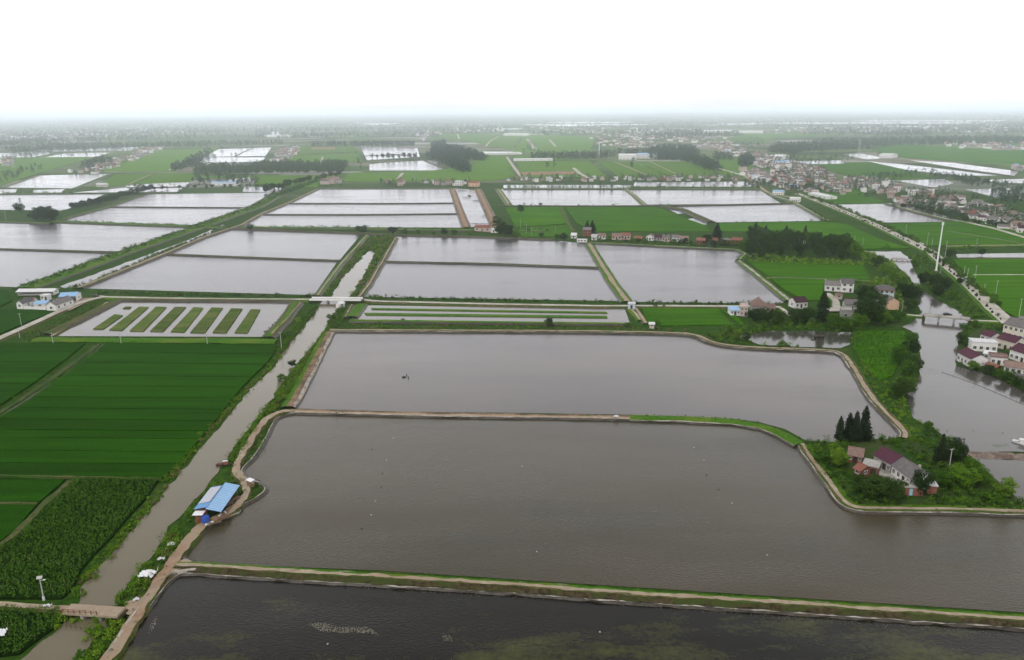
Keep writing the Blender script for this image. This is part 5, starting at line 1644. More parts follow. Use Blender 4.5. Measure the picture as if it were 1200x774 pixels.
far_houses([
    ([(845, 178), (862, 172), (905, 186), (940, 192), (948, 196), (900, 200), (880, 192)], 80), ([(800, 166), (850, 166), (870, 172), (850, 178)], 30),
    ([(318, 190), (325, 178), (345, 170), (352, 172), (345, 184), (334, 191)], 50), ([(150, 190), (165, 176), (190, 171), (192, 174), (172, 184)], 30),
    ([(0, 158), (60, 152), (170, 150), (230, 156), (190, 160), (0, 166)], 130), ([(0, 140), (300, 139), (300, 150), (0, 152)], 130), ([(0, 186), (14, 185), (18, 195), (0, 197)], 10),
    ([(600, 150), (700, 147), (820, 152), (800, 165), (690, 160)], 150), ([(690, 160), (770, 158), (770, 174), (700, 172)], 70), ([(480, 150), (600, 148), (600, 154), (490, 160)], 60),
    ([(780, 160), (860, 158), (850, 164), (780, 168)], 40), ([(900, 150), (1200, 144), (1200, 154), (900, 158)], 130), ([(1100, 168), (1200, 166), (1240, 178), (1130, 176)], 46), ([(600, 136), (1200, 133), (1200, 144), (600, 147)], 170),
    ([(300, 140), (600, 138), (600, 148), (300, 150)], 90), ([(485, 160), (500, 152), (506, 158), (498, 166)], 24), ([(1110, 168), (1190, 172), (1190, 176), (1110, 172)], 24), ([(870, 198), (905, 208), (896, 216), (866, 206)], 26), ([(1185, 196), (1240, 196), (1240, 201), (1180, 200)], 8), ([(892, 215), (940, 221), (1000, 223), (990, 229), (930, 225)], 34, 0.6), ([(1040, 232), (1130, 244), (1128, 251), (1060, 240)], 30, 0.6), ([(78, 203), (100, 196), (140, 186), (165, 178), (172, 182), (150, 192), (112, 204)], 46, 0.85), ([(905, 214), (905, 201), (950, 197), (975, 207), (1050, 218), (1040, 228)], 50, 0.6), ([(1135, 252), (1165, 242), (1230, 268), (1240, 284), (1200, 272)], 36, 0.6), ([(1000, 131), (1200, 130), (1200, 140), (600, 144), (600, 137)], 160), ([(0, 139), (300, 138), (300, 146), (0, 147)], 120), ([(380, 214), (398, 212), (398, 215), (376, 217)], 6)])
# ------------------------------------------------------------------ bridges
def bridge(label, p0, p1, width, zd, parapet, piers, deckm='concrete'):
    a, b = P(*p0, zd), P(*p1, zd)
    d = b - a
    L = d.length
    r = thing('bridge', ((a + b) / 2)[:2] + (0,) if False else ((a.x + b.x) / 2, (a.y + b.y) / 2, 0), label, 'bridge', rz=math.atan2(d.y, d.x))
    x0, x1, w = -L / 2, L / 2, width / 2
    m = MB(); m.box(x0, x1, -w, w, zd - 0.55, zd); m.build('deck', deckm, r)
    for k in range(piers):
        x = x0 + L * (k + 1) / (piers + 1)
        m = MB()
        m.box(x - 0.35, x + 0.35, -w + 0.3, w - 0.3, -0.5, zd - 0.55)
        m.build('pier', 'concrete', r)
    for x in (x0, x1):
        m = MB(); m.box(x - 0.6, x + 0.6, -w + 0.05, w - 0.05, -0.3, zd - 0.56); m.build('abutment', 'dark_bank', r)
    for s in (-1, 1):
        y = s * (w - 0.12)
        if parapet == 'wall':
            m = MB(); m.box(x0, x1, y - 0.14, y + 0.14, zd - 0.4, zd + 0.7); m.build('parapet', 'white_paint', r)
        elif parapet == 'kerb':
            m = MB(); m.box(x0, x1, y - 0.15, y + 0.15, zd, zd + 0.45); m.build('kerb', 'concrete', r)
        elif s == -1:
            m = MB()
            n = 7
            for k in range(n):
                x = x0 + L * 0.62 * k / (n - 1) + 0.2
                m.box(x - 0.08, x + 0.08, y - 0.08, y + 0.08, zd, zd + 0.95)
            for zz in (0.45, 0.85):
                m.box(x0 + 0.2, x0 + L * 0.62 + 0.2, y - 0.045, y + 0.045, zd + zz, zd + zz + 0.08)
            m.build('railing', 'rust', r)
    return r


bridge('white parapet bridge carrying the lane over the canal', (364, 350.5), (424, 351), 5.0, 2.3, 'wall', 2, 'concrete_road')
bridge('flat concrete bridge with rusty railing at the mouth of the canal', (78, 713), (142, 717), 3.4, 1.9, 'rail', 2, 'dirt_path')
bridge('grey concrete bridge with three openings over the river', (1083, 369), (1137, 374), 4.0, 3.2, 'kerb', 2)
bridge('far low weir bridge across the upper river', (1045, 303), (1070, 304.5), 2.0, 1.4, 'none_', 3)

# ------------------------------------------------------------------ poles and masts
def pole(label, px, py, ytop, arms=1, lamp=False, group=None, h=None):
    h = h or hm(px, py, ytop)
    r = thing('street_lamp' if lamp else 'utility_pole', P(px, py, 0.6), label, 'lamp' if lamp else 'pole', group, rz=0.3)
    m = MB(); m.tube((0, 0, -0.7), (0, 0, h), 0.17, 0.11, 8); m.build('shaft', 'pole_concrete', r)
    if lamp:
        m = MB(); m.face([(-0.6, -0.35, h + 0.1), (0.6, -0.35, h + 0.1), (0.6, 0.3, h + 0.5), (-0.6, 0.3, h + 0.5)]); m.box(-0.6, 0.6, -0.35, -0.29, h + 0.02, h + 0.09); m.build('solar_panel', 'pole_concrete', r)
        m = MB(); m.tube((0, 0, h - 0.5), (0.9, -0.4, h - 0.3), 0.05, 0.04, 6); m.box(0.75, 1.25, -0.55, -0.3, h - 0.36, h - 0.26); m.build('lamp_head', 'white_paint', r)
        m = MB(); m.tube((0, 0, -0.6), (0, 0, 0.35), 0.32, 0.28, 8); m.build('base', 'white_paint', r)
    for k in range(arms):
        m = MB(); m.box(-0.9, 0.9, -0.06, 0.06, h - 0.35 - k * 0.7, h - 0.23 - k * 0.7)
        for x in (-0.8, 0.0, 0.8):
            m.tube((x, 0, h - 0.23 - k * 0.7), (x, 0, h - 0.02 - k * 0.7), 0.05, 0.05, 6)
        m.build('crossarm', 'pole_concrete', r)
    return r


pole('white solar lamp post standing in the maize near the lower bridge', 51, 701, 673, 0, True)
for lb, x, y, t in (
        ('pale pole in the paddy corner before the western farm', 25, 381, 366), ('pole on the weedy verge of the western lane', 23, 395, 388), ('short pole at the paddy end of the planted pond verge', 62, 401, 389), ('pole where the field ditch meets the verge', 142, 403, 388),
        ('pole in front of the planted pond strips', 243, 403, 389), ('pole on the scrubby canal bank south of the lane', 330, 409, 387), ('pole beside the white gabled farmhouse', 65, 364, 349), ('leaning grey pole on the farmhouse point', 1112, 550, 522),
        ('tall pole with crossarm by the last stretch of road', 1194, 371, 348), ('tall pole at the second paddy above the road', 1166, 350, 327), ('pole in the paddy near the white parcel path', 1142, 330, 310),
        ('pole beside the white parcel pole', 1133, 328, 314), ('pole above the roadside bushes', 1129, 325, 311), ('pole near the narrow eastern canal', 1107, 304, 281), ('thin pole in the paddy beyond the mast', 1086, 288, 272),
        ('pole at the upper corner of the paddy beyond the mast', 1061, 276, 263), ('short pole by the roadside car', 1092, 288, 279), ('pole in the middle of the paddy beyond the canal', 1144, 290, 279), ('pole at the river side of the road', 1102, 320, 308),
        ('short pole in the roadside verge', 1153, 343, 332), ('pole at the paddy edge beside the long farm building', 966, 342, 326), ('pole by the concrete lane of the hamlet', 975, 362, 346), ('pole beside the peach gable house', 1057, 364, 352),
        ('pole at the hamlet garden above the reeds', 989, 384, 374), ('pole in the paddy west of the pond hamlet', 617, 274, 262), ('pole at the canal end west of the pond hamlet', 610, 268, 255), ('pole behind the shore west of the kiosk', 623, 277, 266),
        ('thin pole left of the wooded paddy path', 651, 273, 265), ('pole in the paddy above the wooded bend', 1001, 286, 276), ('second pole in the paddy above the wooded bend', 1011, 287, 278), ('pole on the dike before the western clump', 15, 248, 232), ('pole at the corner of the western clump', 7, 258, 243)):
    pole(lb, x, y, t, 1 if y - t > 9 else 0)
t = thing('telecom_mast', P(1097, 317, 0.6), 'very tall white telecom mast between river and main road', 'mast')
hh = 33.5
m = MB(); m.tube((0, 0, -0.5), (0, 0, hh), 0.62, 0.34, 12); m.build('shaft', 'mast_white', t)
m = MB(); m.tube((0, 0, -0.4), (0, 0, 0.3), 1.2, 1.1, 12); m.build('base', 'concrete', t)
for k in range(3):
    a = k * 2.094
    m = MB(); m.box(math.cos(a) * 0.6 - 0.13, math.cos(a) * 0.6 + 0.13, math.sin(a) * 0.6 - 0.13, math.sin(a) * 0.6 + 0.13, hh - 2.2, hh - 0.3); m.build('antenna', 'white_paint', t)
t = thing('telecom_mast', P(702, 185, 0.4), 'slim white mast in front of the far poplar row', 'mast')
m = MB(); m.tube((0, 0, 0), (0, 0, 36), 1.1, 0.8, 8); m.build('shaft', 'mast_white', t)
m = MB(); m.tube((0, 0, 33), (0, 0, 35), 2.2, 2.2, 8); m.build('platform', 'white_paint', t)
for lb, x, y, hh in (('lattice pylon beyond the eastern ponds', 1006, 184, 40), ('grey lattice pylon among the western paddies', 16, 197, 34), ('grey pylon at the western pond corner', 25, 246, 14)):
    t = thing('pylon', P(x, y, 0.3), lb, 'pylon')
    m = MB()
    for sx in (-1, 1):
        for sy in (-1, 1):
            m.tube((sx * hh * 0.07, sy * hh * 0.07, 0), (sx * 0.4, sy * 0.4, hh), 0.25, 0.15, 4)
    for k in range(7):
        z0, z1 = hh * k / 7, hh * (k + 1) / 7
        w0, w1 = hh * 0.07 * (1 - k / 7) + 0.4 * k / 7, hh * 0.07 * (1 - (k + 1) / 7) + 0.4 * (k + 1) / 7
        for sy in (-1, 1):
            m.tube((-w0, sy * w0, z0), (w1, sy * w1, z1), 0.12, 0.12, 4)
            m.tube((sy * w0, -w0, z0), (sy * w1, w1, z1), 0.12, 0.12, 4)
    m.build('lattice', 'steel', t)
    for zz in (0.78, 0.9):
        m = MB(); m.box(-hh * 0.13, hh * 0.13, -0.3, 0.3, hh * zz, hh * zz + 0.5); m.build('crossarm', 'steel', t)

# ------------------------------------------------------------------ the blue fish farm shed and the clutter round it
A, B = P(234, 606, 1.1), P(254, 609, 1.1)            # gable towards us
C = P(275, 579, 1.1)
dv = (C - B)
Ls = dv.length
ang = math.atan2(dv.y, dv.x)
W_ = 6.8
ctr = (A + B) / 2 + dv / 2
sh = thing('fish_farm_shed', (ctr.x, ctr.y, 1.0), 'long shed with two tone blue and grey sheet roof on the canal path', 'shed', rz=ang)
x0, x1 = -Ls / 2, Ls / 2
m = MB(); m.box(x0 + 0.3, x1 - 0.3, W_ / 2 - 0.2, W_ / 2, -0.3, 2.7); m.box(x1 - 0.5, x1 - 0.3, -W_ / 2 + 0.4, W_ / 2 - 0.2, -0.3, 2.5); m.box(x0 + 0.3, x0 + 0.5, 0.4, W_ / 2 - 0.2, -0.3, 2.5); m.build('wall', 'brick_wall', sh)


def roof_panel(name, mat, u0, u1, v0, v1, z0, z1, th=0.09):
    mm = MB()
    p = [(u0, v0, z0), (u1, v0, z0), (u1, v1, z1), (u0, v1, z1)]
    q = [(a_, b_, c_ - th) for a_, b_, c_ in p]
    mm.face(p); mm.face(q[::-1])
    for i in range(4):
        mm.face([q[i], q[(i + 1) % 4], p[(i + 1) % 4], p[i]])
    return mm.build(name, mat, sh)


roof_panel('roof', 'blue_roof', x0 - 0.5, x1 + 0.4, -W_ / 2 - 0.6, 0.2, 2.3, 3.3)
roof_panel('roof', 'deep_blue_roof', x0 + 0.2, x1 - 1.6, 0.1, W_ / 2 + 0.4, 3.45, 2.8)
pp = roof_panel('roof_sheet', 'grey_sheet', x0 + 3.2, x1 - 2.4, 0.35, W_ / 2 + 0.2, 3.58, 2.97)
tag(pp, 'grey translucent roof sheets laid over the blue')
for x in (x0 + 0.4, 0.0, x1 - 0.8):
    m = MB(); m.tube((x, -W_ / 2, -0.2), (x, -W_ / 2, 2.58), 0.08); m.build('post', 'steel', sh)
m = MB(); m.box(x0 - 2.2, x0 + 0.2, 0.6, W_ / 2, 2.2, 2.34); m.build('porch_roof', 'white_sheet', sh)


def clutter(name, label, cat, px, py, parts, z=1.1, rz=0.0, group=None):
    t = thing(name, P(px, py, z), label, cat, group, rz)
    for pn, mat, boxes in parts:
        m = MB()
        for b_ in boxes:
            if len(b_) == 6:
                m.box(*b_)
            else:
                m.tube(b_[0], b_[1], b_[2], b_[3] if len(b_) > 3 else None, 10)
        m.build(pn, mat, t)
    return t


clutter('water_tank', 'deep blue tarpaulin covered tank before the shed gable', 'tank', 241, 612, [('body', 'blue_tarp', [((0, 0, 0), (0, 0, 1.7), 1.1)]), ('lid', 'blue_tarp', [((0, 0, 1.7), (0, 0, 1.85), 0.5)])])
clutter('feed_stack', 'rust red stack of crates under the white porch', 'crates', 234, 612, [('crate', 'rust', [(-1.1, -0.1, -0.7, 0.7, 0, 0.9)]), ('crate', 'rust', [(0.0, 1.0, -0.6, 0.8, 0, 0.8)]), ('crate', 'brick_wall', [(-0.6, 0.5, -0.5, 0.6, 0.92, 1.6)])], rz=0.4)
for i, (x, y, lb) in enumerate(((243, 616, 'white sack lying on the yard beside the blue tank'), (258, 605, 'white sack lying under the shed eave'), (264, 601, 'white sack nearest the punt'), (248, 613, 'white bundle on the path corner'))):
    clutter('sack', lb, 'sack', x, y, [('bag', 'white_sheet', [((-0.5, 0, 0.25), (0.4, 0.1, 0.25), 0.28, 0.2)]), ('neck', 'white_sheet', [((0.4, 0.1, 0.25), (0.62, 0.12, 0.28), 0.1, 0.16)])], rz=i * 1.1)
for x, y, lb, rz in ((268, 592, 'untidy heap of brown planks along the shed', 0.9), (251, 614, 'loose timber beside the path bend', 0.5), (263, 608, 'short brown planks on the stone rim', 0.7), (275, 586, 'thin brushwood heap at the shed end', 1.1)):
    pls = []
    rr = random.Random(int(x))
    for k in range(9):
        yy = rr.uniform(-0.7, 0.7); xx = rr.uniform(-0.5, 0.5); z0 = 0.02 + k * 0.06
        pls.append((xx - 1.5, xx + 1.5, yy - 0.12, yy + 0.12, z0, z0 + 0.06))
    t_ = thing('plank_pile', P(x, y, 1.05), lb, 'planks', rz=rz)
    m = MB()
    for q in pls:
        m.box(*q)
    m.build('boards', 'wood', t_)
    m = MB(); m.box(-1.2, -0.9, -0.9, 0.9, -0.05, 0.02); m.box(0.9, 1.2, -0.9, 0.9, -0.05, 0.02); m.build('bearer', 'dark_wood', t_)


def boat(name, label, px, py, L, W, rz, hull='wood', inner='dark_wood', cabin=None, z=0.12):
    """a flat-bottomed punt: flared sides, square ends, thwarts"""
    t = thing(name, P(px, py, z), label, 'boat', rz=rz)
    m = MB()
    sec = [(-0.5, 0.62, 0.42), (-0.32, 0.95, 0.28), (0.0, 1.0, 0.22), (0.32, 0.92, 0.28), (0.5, 0.5, 0.5)]
    S = []
    for u, wk, zk in sec:
        w = W / 2 * wk
        zb = zk - 0.22 if abs(u) < 0.5 else zk - 0.1
        S.append([(u * L, -w, 0.55 if abs(u) < 0.5 else 0.62), (u * L, -w * 0.8, zb - 0.12), (u * L, w * 0.8, zb - 0.12), (u * L, w, 0.55 if abs(u) < 0.5 else 0.62)])
    for a, b in zip(S[:-1], S[1:]):
        for k in range(3):
            m.face([a[k], a[k + 1], b[k + 1], b[k]])
    m.face(S[0][::-1]); m.face(S[-1])
    m.build('hull', hull, t)
    for u in (-0.22, 0.1, 0.34):
        m = MB(); m.box(u * L - 0.12, u * L + 0.12, -W * 0.42, W * 0.42, 0.40, 0.46); m.build('thwart', inner, t)
    for s in (-1, 1):
        m = MB(); m.box(-0.32 * L, 0.32 * L, s * W * 0.47 - 0.05, s * W * 0.47 + 0.05, 0.55, 0.62); m.build('gunwale', hull, t)
    if cabin:
        m = MB(); m.box(-0.15 * L, 0.25 * L, -W * 0.35, W * 0.35, 0.5, 1.6); m.build('cabin', cabin, t)
        m = MB(); m.box(-0.2 * L, 0.3 * L, -W * 0.42, W * 0.42, 1.6, 1.7); m.build('roof', 'pale_roof', t)
    return t


boat('punt', 'pale wooden punt drawn up on the stone rim below the shed', 272, 604, 5.2, 1.7, 0.85, 'concrete', 'wood')
boat('moored_boat', 'white cabin boat moored at the causeway by the frame edge', 1199, 521, 6.5, 2.2, -0.9, 'white_paint', 'wood', 'white_wall')
boat('punt', 'short brown punt at the planted pond bank', 418, 367, 4.0, 1.4, 0.1, 'wood', 'dark_wood')
house('small white roofed guard hut on the path spur into the pond', (294.5, 570.5), (298.5, 568), 1.7, 1.5, z=1.1, over=0.12, roof='shed', rh=0.3, roofm='white_sheet', wall='wood', nf=1, nr=0, door=False, name='guard_hut', cat='hut')
clutter('landing_stage', 'dark timber landing with brick piles at the canal edge', 'landing', 262, 545, [('deck', 'dark_wood', [(-2.2, 2.2, -0.8, 0.8, 0.1, 0.25)]), ('bricks', 'brick_wall', [(-1.5, -0.2, -0.5, 0.5, 0.25, 0.9), (0.1, 1.4, -0.4, 0.5, 0.25, 0.7)]), ('post', 'dark_wood', [((-2.1, -0.7, -0.6), (-2.1, -0.7, 0.9), 0.08)]), ('post', 'dark_wood', [((2.1, -0.7, -0.6), (2.1, -0.7, 0.9), 0.08)]), ('sheet', 'white_sheet', [(-0.4, 1.2, 0.55, 1.2, 0.92, 0.97)])], z=0.3, rz=0.1)


def tarp(label, px, py, w, d, hgt, seed, rz, z=1.2, spike=True):
    rng = np.random.default_rng(seed)
    t = thing('tarpaulin', P(px, py, z), label, 'tarpaulin', rz=rz)
    n = 12
    m = MB()
    zz = rng.normal(size=(n + 1, n + 1)) * 0.16
    V = []
    for j in range(n + 1):
        for i in range(n + 1):
            u, v = i / n - 0.5, j / n - 0.5
            k = max(0, 1 - (u * u + v * v) * 2.6)
            V.append((u * w + rng.normal() * 0.1, v * d + rng.normal() * 0.1, hgt * k + zz[j, i] + 0.25))
    if spike:
        V[n * (n + 1) + n] = (w * 0.52, d * 0.75, hgt + 0.9)
        V[n * (n + 1)] = (-w * 0.45, d * 0.7, hgt * 0.9)
    m.v = V
    for j in range(n):
        for i in range(n):
            a = j * (n + 1) + i
            m.f.append((a, a + 1, a + n + 2, a + n + 1)); m.m.append(0)
    m.build('sheet', 'white_sheet', t)
    m = MB()
    m.tube((w * 0.45, d * 0.55, -0.8), (w * 0.5, d * 0.7, hgt + 0.9), 0.06, 0.05, 6)
    m.build('stake', 'wood', t)


tarp('crumpled bright white tarpaulin spread over the bank bushes', 173, 674, 3.8, 2.6, 0.7, 3, -0.1)
tarp('small white plastic sheet caught in the scrub beside the path', 201, 639, 1.8, 0.8, 0.4, 4, 0.2, spike=False)
tarp('torn white plastic on bare soil by the bridge end', 160, 704, 1.2, 0.8, 0.3, 6, 0.4, z=1.0, spike=False)
tarp('thin white plastic strip on the track verge', 189, 656, 1.8, 0.5, 0.2, 8, 0.0, z=1.0, spike=False)
tarp('white plastic patch on the west dirt track', 56, 711, 1.8, 0.5, 0.12, 9, 0.1, z=0.95, spike=False)
tarp('white plastic cover over the maize at the frame edge', 0, 743, 2.4, 2.4, 0.5, 10, 0.3, z=1.3, spike=False)
tarp('white cover on the bare part of the dike between the big ponds', 722, 489, 1.8, 0.7, 0.3, 12, 0.1, z=1.1, spike=False)
# rafts, floats and stakes in the ponds
clutter('aerator_raft', 'dark paddle aerator alone on the upper big pond', 'aerator', 473.6, 442.5, [('float', 'black', [(-0.7, 0.7, -0.5, -0.25, -0.1, 0.2)]), ('float', 'black', [(-0.7, 0.7, 0.25, 0.5, -0.1, 0.2)]), ('motor', 'dark_wood', [(-0.2, 0.3, -0.2, 0.2, 0.2, 0.5)]), ('paddle_wheel', 'black', [((-0.6, -0.6, 0.2), (-0.6, 0.6, 0.2), 0.25)])], z=0.12)
for lb, x, y in (('short dark post just right of the paddle aerator', 476.6, 441.0), ('short dark post farthest right of the paddle aerator', 478.8, 443.6)):
    clutter('mooring_post', lb, 'post', x, y, [('stake', 'black', [((0, 0, -0.6), (0, 0, 0.7), 0.2, 0.16)]), ('cap', 'black', [((0, 0, 0.7), (0, 0, 0.78), 0.23)])], z=0.12)


def float_proto(mat):
    mb = MB()
    rings = [(0.0, -0.12), (0.16, -0.06), (0.21, 0.04), (0.16, 0.13), (0.07, 0.17), (0.06, 0.24), (0.0, 0.25)]
    n = 10
    for (r0, z0), (r1, z1) in zip(rings[:-1], rings[1:]):
        for k in range(n):
            a, b_ = 2 * math.pi * k / n, 2 * math.pi * (k + 1) / n
            q = [(r0 * math.cos(a), r0 * math.sin(a), z0), (r0 * math.cos(b_), r0 * math.sin(b_), z0), (r1 * math.cos(b_), r1 * math.sin(b_), z1), (r1 * math.cos(a), r1 * math.sin(a), z1)]
            if r0 == 0:
                q = q[1:]
            elif r1 == 0:
                q = q[:3]
            mb.face(q)
    return mb.mesh('float', mat)


FW, FB = float_proto('pole_concrete'), float_proto('black')
FP = {}
for where, pts, me, colr in (
        ('on the nearer big pond', [(461, 514), (453, 540), (440, 588), (435, 604), (612, 547), (813, 525), (825, 540), (858, 590), (629, 647), (899, 651)], FW, 'white'),
        ('on the nearer big pond', [(436, 527), (448, 555), (447, 571), (424, 620), (828, 557), (842, 574)], FB, 'black'),
        ('on the upper big pond', [(465, 452), (460, 461), (782, 458), (815, 451), (829, 471)], FW, 'white'),
        ('on the nearest dark pond', [(384, 755), (703, 741)], FW, 'white')):
    for x, y in pts:
        o = link('pond_float', me)
        o.location = P(x, y, 0.13)
        tag(o, 'small %s bobbing net float %s' % (colr, where), 'float', '%s net floats %s' % (colr, where))
# net fence in the river
t = thing('net_fence', P(1150, 455, 0.1), 'long dark net on stakes strung across the river', 'net')
X, N, s_ = along([(1104, 437), (1122, 443), (1146, 452), (1172, 463), (1204, 477)], 2.5, 0.1)
X = X - np.array(t.location)
m = MB()
for a, b_ in zip(X[:-1], X[1:]):
    m.face([(a[0], a[1], 0.0), (b_[0], b_[1], 0.0), (b_[0], b_[1], 0.22), (a[0], a[1], 0.22)])
m.build('net', 'net', t)
for k in range(0, len(X), 2):
    m = MB(); m.tube((X[k][0], X[k][1], -0.6), (X[k][0], X[k][1], 1.0 if k != 6 else 2.6), 0.06, 0.05, 6); m.build('stake', 'dark_wood', t)
t = thing('net_fence', P(1150, 506, 0.1), 'thin net line sagging between the point and the moored boat', 'net')
X, N, s_ = along([(1110, 506), (1134, 505), (1160, 508), (1186, 509)], 3.0, 0.1)
X = X - np.array(t.location)
m = MB()
for a, b_ in zip(X[:-1], X[1:]):
    m.tube((a[0], a[1], 0.05), (b_[0], b_[1], 0.05), 0.08, 0.08, 5, caps=False)
m.build('rope', 'net', t)
for k in range(0, len(X), 3):
    m = MB(); m.tube((X[k][0], X[k][1], -0.6), (X[k][0], X[k][1], 0.7), 0.06, 0.05, 6); m.build('stake', 'dark_wood', t)
t = thing('net_fence', P(90, 732, 0.1), 'low broken fence of stakes across the canal below the bridge', 'net')
X, N, s_ = along([(78, 735), (92, 738), (112, 741)], 1.2, 0.1)
X = X - np.array(t.location)
for k in range(len(X)):
    m = MB(); m.tube((X[k][0], X[k][1], -0.5), (X[k][0], X[k][1], 0.8), 0.05, 0.04, 5); m.build('stake', 'dark_wood', t)
m = MB()
for a, b_ in zip(X[:-1], X[1:]):
    m.tube((a[0], a[1], 0.6), (b_[0], b_[1], 0.6), 0.04, 0.04, 5, caps=False)
m.build('rail', 'dark_wood', t)
# floating plants
def rafts(name, label, poly, n, mat, size=1.0):
    C = scatter(poly, n=n, z=0.16)
    V = leaf_quads(C, size * RNG.uniform(0.4, 1.1, n), upbias=3.0)
    tag(link(name, quads_mesh(name, V, [mat])), label, 'water plants', kind='stuff')


rafts('water_plants', 'bright green floating plants before the causeway', [(1160, 520), (1180, 521), (1184, 524), (1168, 525)], 160, 'leaf_reed')
rafts('water_plants', 'green floating plants under the river bank bushes', [(1082, 428), (1100, 432), (1098, 440), (1076, 442)], 120, 'leaf_reed')
rafts('water_plants', 'pale scum drifting on the nearest pond', [(360, 731), (378, 730), (398, 735), (432, 735), (446, 745), (430, 742), (400, 742), (376, 740)], 700, 'scum', 0.3)
rafts('water_plants', 'thin line of pale scum along the near dike', [(420, 687), (500, 691), (700, 704), (860, 716), (1000, 727), (1180, 742), (1180, 745), (980, 731), (700, 707), (420, 691)], 620, 'scum', 0.28)
# feeding jetties in the earth walled pond
for lb, x, y, L, W, rz in (
        ('dark jetty on the far edge of the earth walled pond', 542, 224, 12, 2.4, 0.0), ('grey feeding stage in the middle of the earth walled pond', 559, 236, 10, 5, 0.0), ('L armed jetty beside the feeding stage', 547, 232.5, 9, 3, 0.05),
        ('long thin jetty from the east dike', 571, 254, 12, 2, 0.0), ('low jetty by the south shore of the earth walled pond', 565, 263, 14, 1.8, 0.0), ('short jetty by the south west corner', 553, 263, 9, 1.4, 0.0), ('narrow stage along the inner dike', 550, 230, 3, 16, 0.25)):
    clutter('jetty', lb, 'jetty', x, y, [('deck', 'dark_wood', [(-L / 2, L / 2, -W / 2, W / 2, 0.7, 0.95)]), ('post', 'dark_wood', [((-L / 2 + 0.4, -W / 2 + 0.3, -0.5), (-L / 2 + 0.4, -W / 2 + 0.3, 0.7), 0.15)]), ('post', 'dark_wood', [((L / 2 - 0.4, -W / 2 + 0.3, -0.5), (L / 2 - 0.4, -W / 2 + 0.3, 0.7), 0.15)])], z=0.1, rz=rz)
clutter('duck_shelter', 'small dark platform on two posts in the lily pond', 'platform', 958, 396.5, [('roof', 'dark_wood', [(-3.0, 3.0, -1.2, 1.2, 1.1, 1.3)]), ('post', 'dark_wood', [(-1.6, -0.9, -0.5, 0.5, -0.3, 1.1)]), ('post', 'dark_wood', [(0.9, 1.6, -0.5, 0.5, -0.3, 1.1)])], z=0.1, rz=0.05)


# cars
rafts('water_plants', 'small patch of pale scum east of the larger one', [(518, 746), (528, 744), (530, 752), (521, 752)], 90, 'scum', 0.3)
rafts('water_plants', 'thin pale scum by the west rim of the nearest pond', [(172, 742), (182, 722), (186, 724), (176, 744)], 60, 'scum', 0.3)


def car(label, px, py, rz, paint, z=1.22, van=False):
    t = thing('parked_car', P(px, py, z), label, 'car', rz=rz)
    m = MB()
    prof = [(-2.1, 0.35), (2.1, 0.35), (2.15, 0.85), (1.25, 0.98), (0.75, 1.0), (-1.6, 1.02), (-2.12, 0.95)]
    w = 0.85
    for s in (-1, 1):
        f = [(x, s * w, zz) for x, zz in prof]
        m.face(f if s < 0 else f[::-1])
    for a, b_ in zip(prof, prof[1:] + prof[:1]):
        m.face([(a[0], w, a[1]), (b_[0], w, b_[1]), (b_[0], -w, b_[1]), (a[0], -w, a[1])][::-1])
    m.build('body', paint, t)
    m = MB()
    rt = 1.85 if van else 1.48
    b0, b1 = [(-1.7, -0.8), (0.95, -0.8), (0.95, 0.8), (-1.7, 0.8)], [(-1.45, -0.66), (0.4, -0.66), (0.4, 0.66), (-1.45, 0.66)]
    for k in range(4):
        j = (k + 1) % 4
        m.face([(*b0[k], 1.0), (*b0[j], 1.0), (*b1[j], rt - 0.05), (*b1[k], rt - 0.05)])
    cab = m.build('cabin_glass', 'glass_dark', t)
    m = MB(); m.box(-1.47, 0.42, -0.68, 0.68, rt - 0.05, rt); m.build('roof_panel', paint, t)
    for x in (-1.3, 1.3):
        for s in (-1, 1):
            m = MB(); m.tube((x, s * 0.72, 0.32), (x, s * 0.92, 0.32), 0.33, 0.33, 12); wh = m.build('wheel', 'black', t)
            m = MB(); m.tube((x, s * 0.92, 0.32), (x, s * 0.935, 0.32), 0.18, 0.18, 8); m.build('rim', 'steel', wh)
    return t


car('white van parked on the road verge before the mast', 1079, 287, -0.75, 'white_paint', van=True)
car('dark car on the lane junction east of the blue barn', 112, 348.2, 0.35, 'black')
car('dark car on the grey river bridge', 1110, 370, -0.15, 'black', z=3.25)
# ------------------------------------------------------------------ trees one can tell apart
T = tree
# farmhouse point
for i, (x, y, t, lb) in enumerate(((983, 517, 485, 'leftmost and shortest of the four dark conifers behind the brick house'), (993, 518, 480, 'second from the west of the four dark conifers behind the brick house'), (1001, 518, 478, 'third from the west of the four dark conifers behind the brick house'), (1011, 517, 471, 'tallest of the four dark conifers behind the brick house'))):
    T('conifer', x, y, t - 2, lb, wide=1.12, z=0.5)
T('conifer', 1101, 544, 502, 'single dark spire tree beside the leaning pole', wide=1.15, z=0.5)
T('broad', 1119, 543, 508, 'spreading tree right of the dark spire on the point', wide=0.9, z=0.5)
T('broad', 1024, 585, 553, 'dark round tree before the farmyard', wide=1.3, z=0.5)
T('broad', 1044, 587, 555, 'second dark round tree before the farmyard', wide=1.3, z=0.5)
T('broad', 1010, 580, 552, 'lower dark tree at the west end of the garden clump', wide=1.1, z=0.5)
T('broad', 1079, 580, 546, 'dark tree shading the low brick shed', wide=0.95, z=0.5)
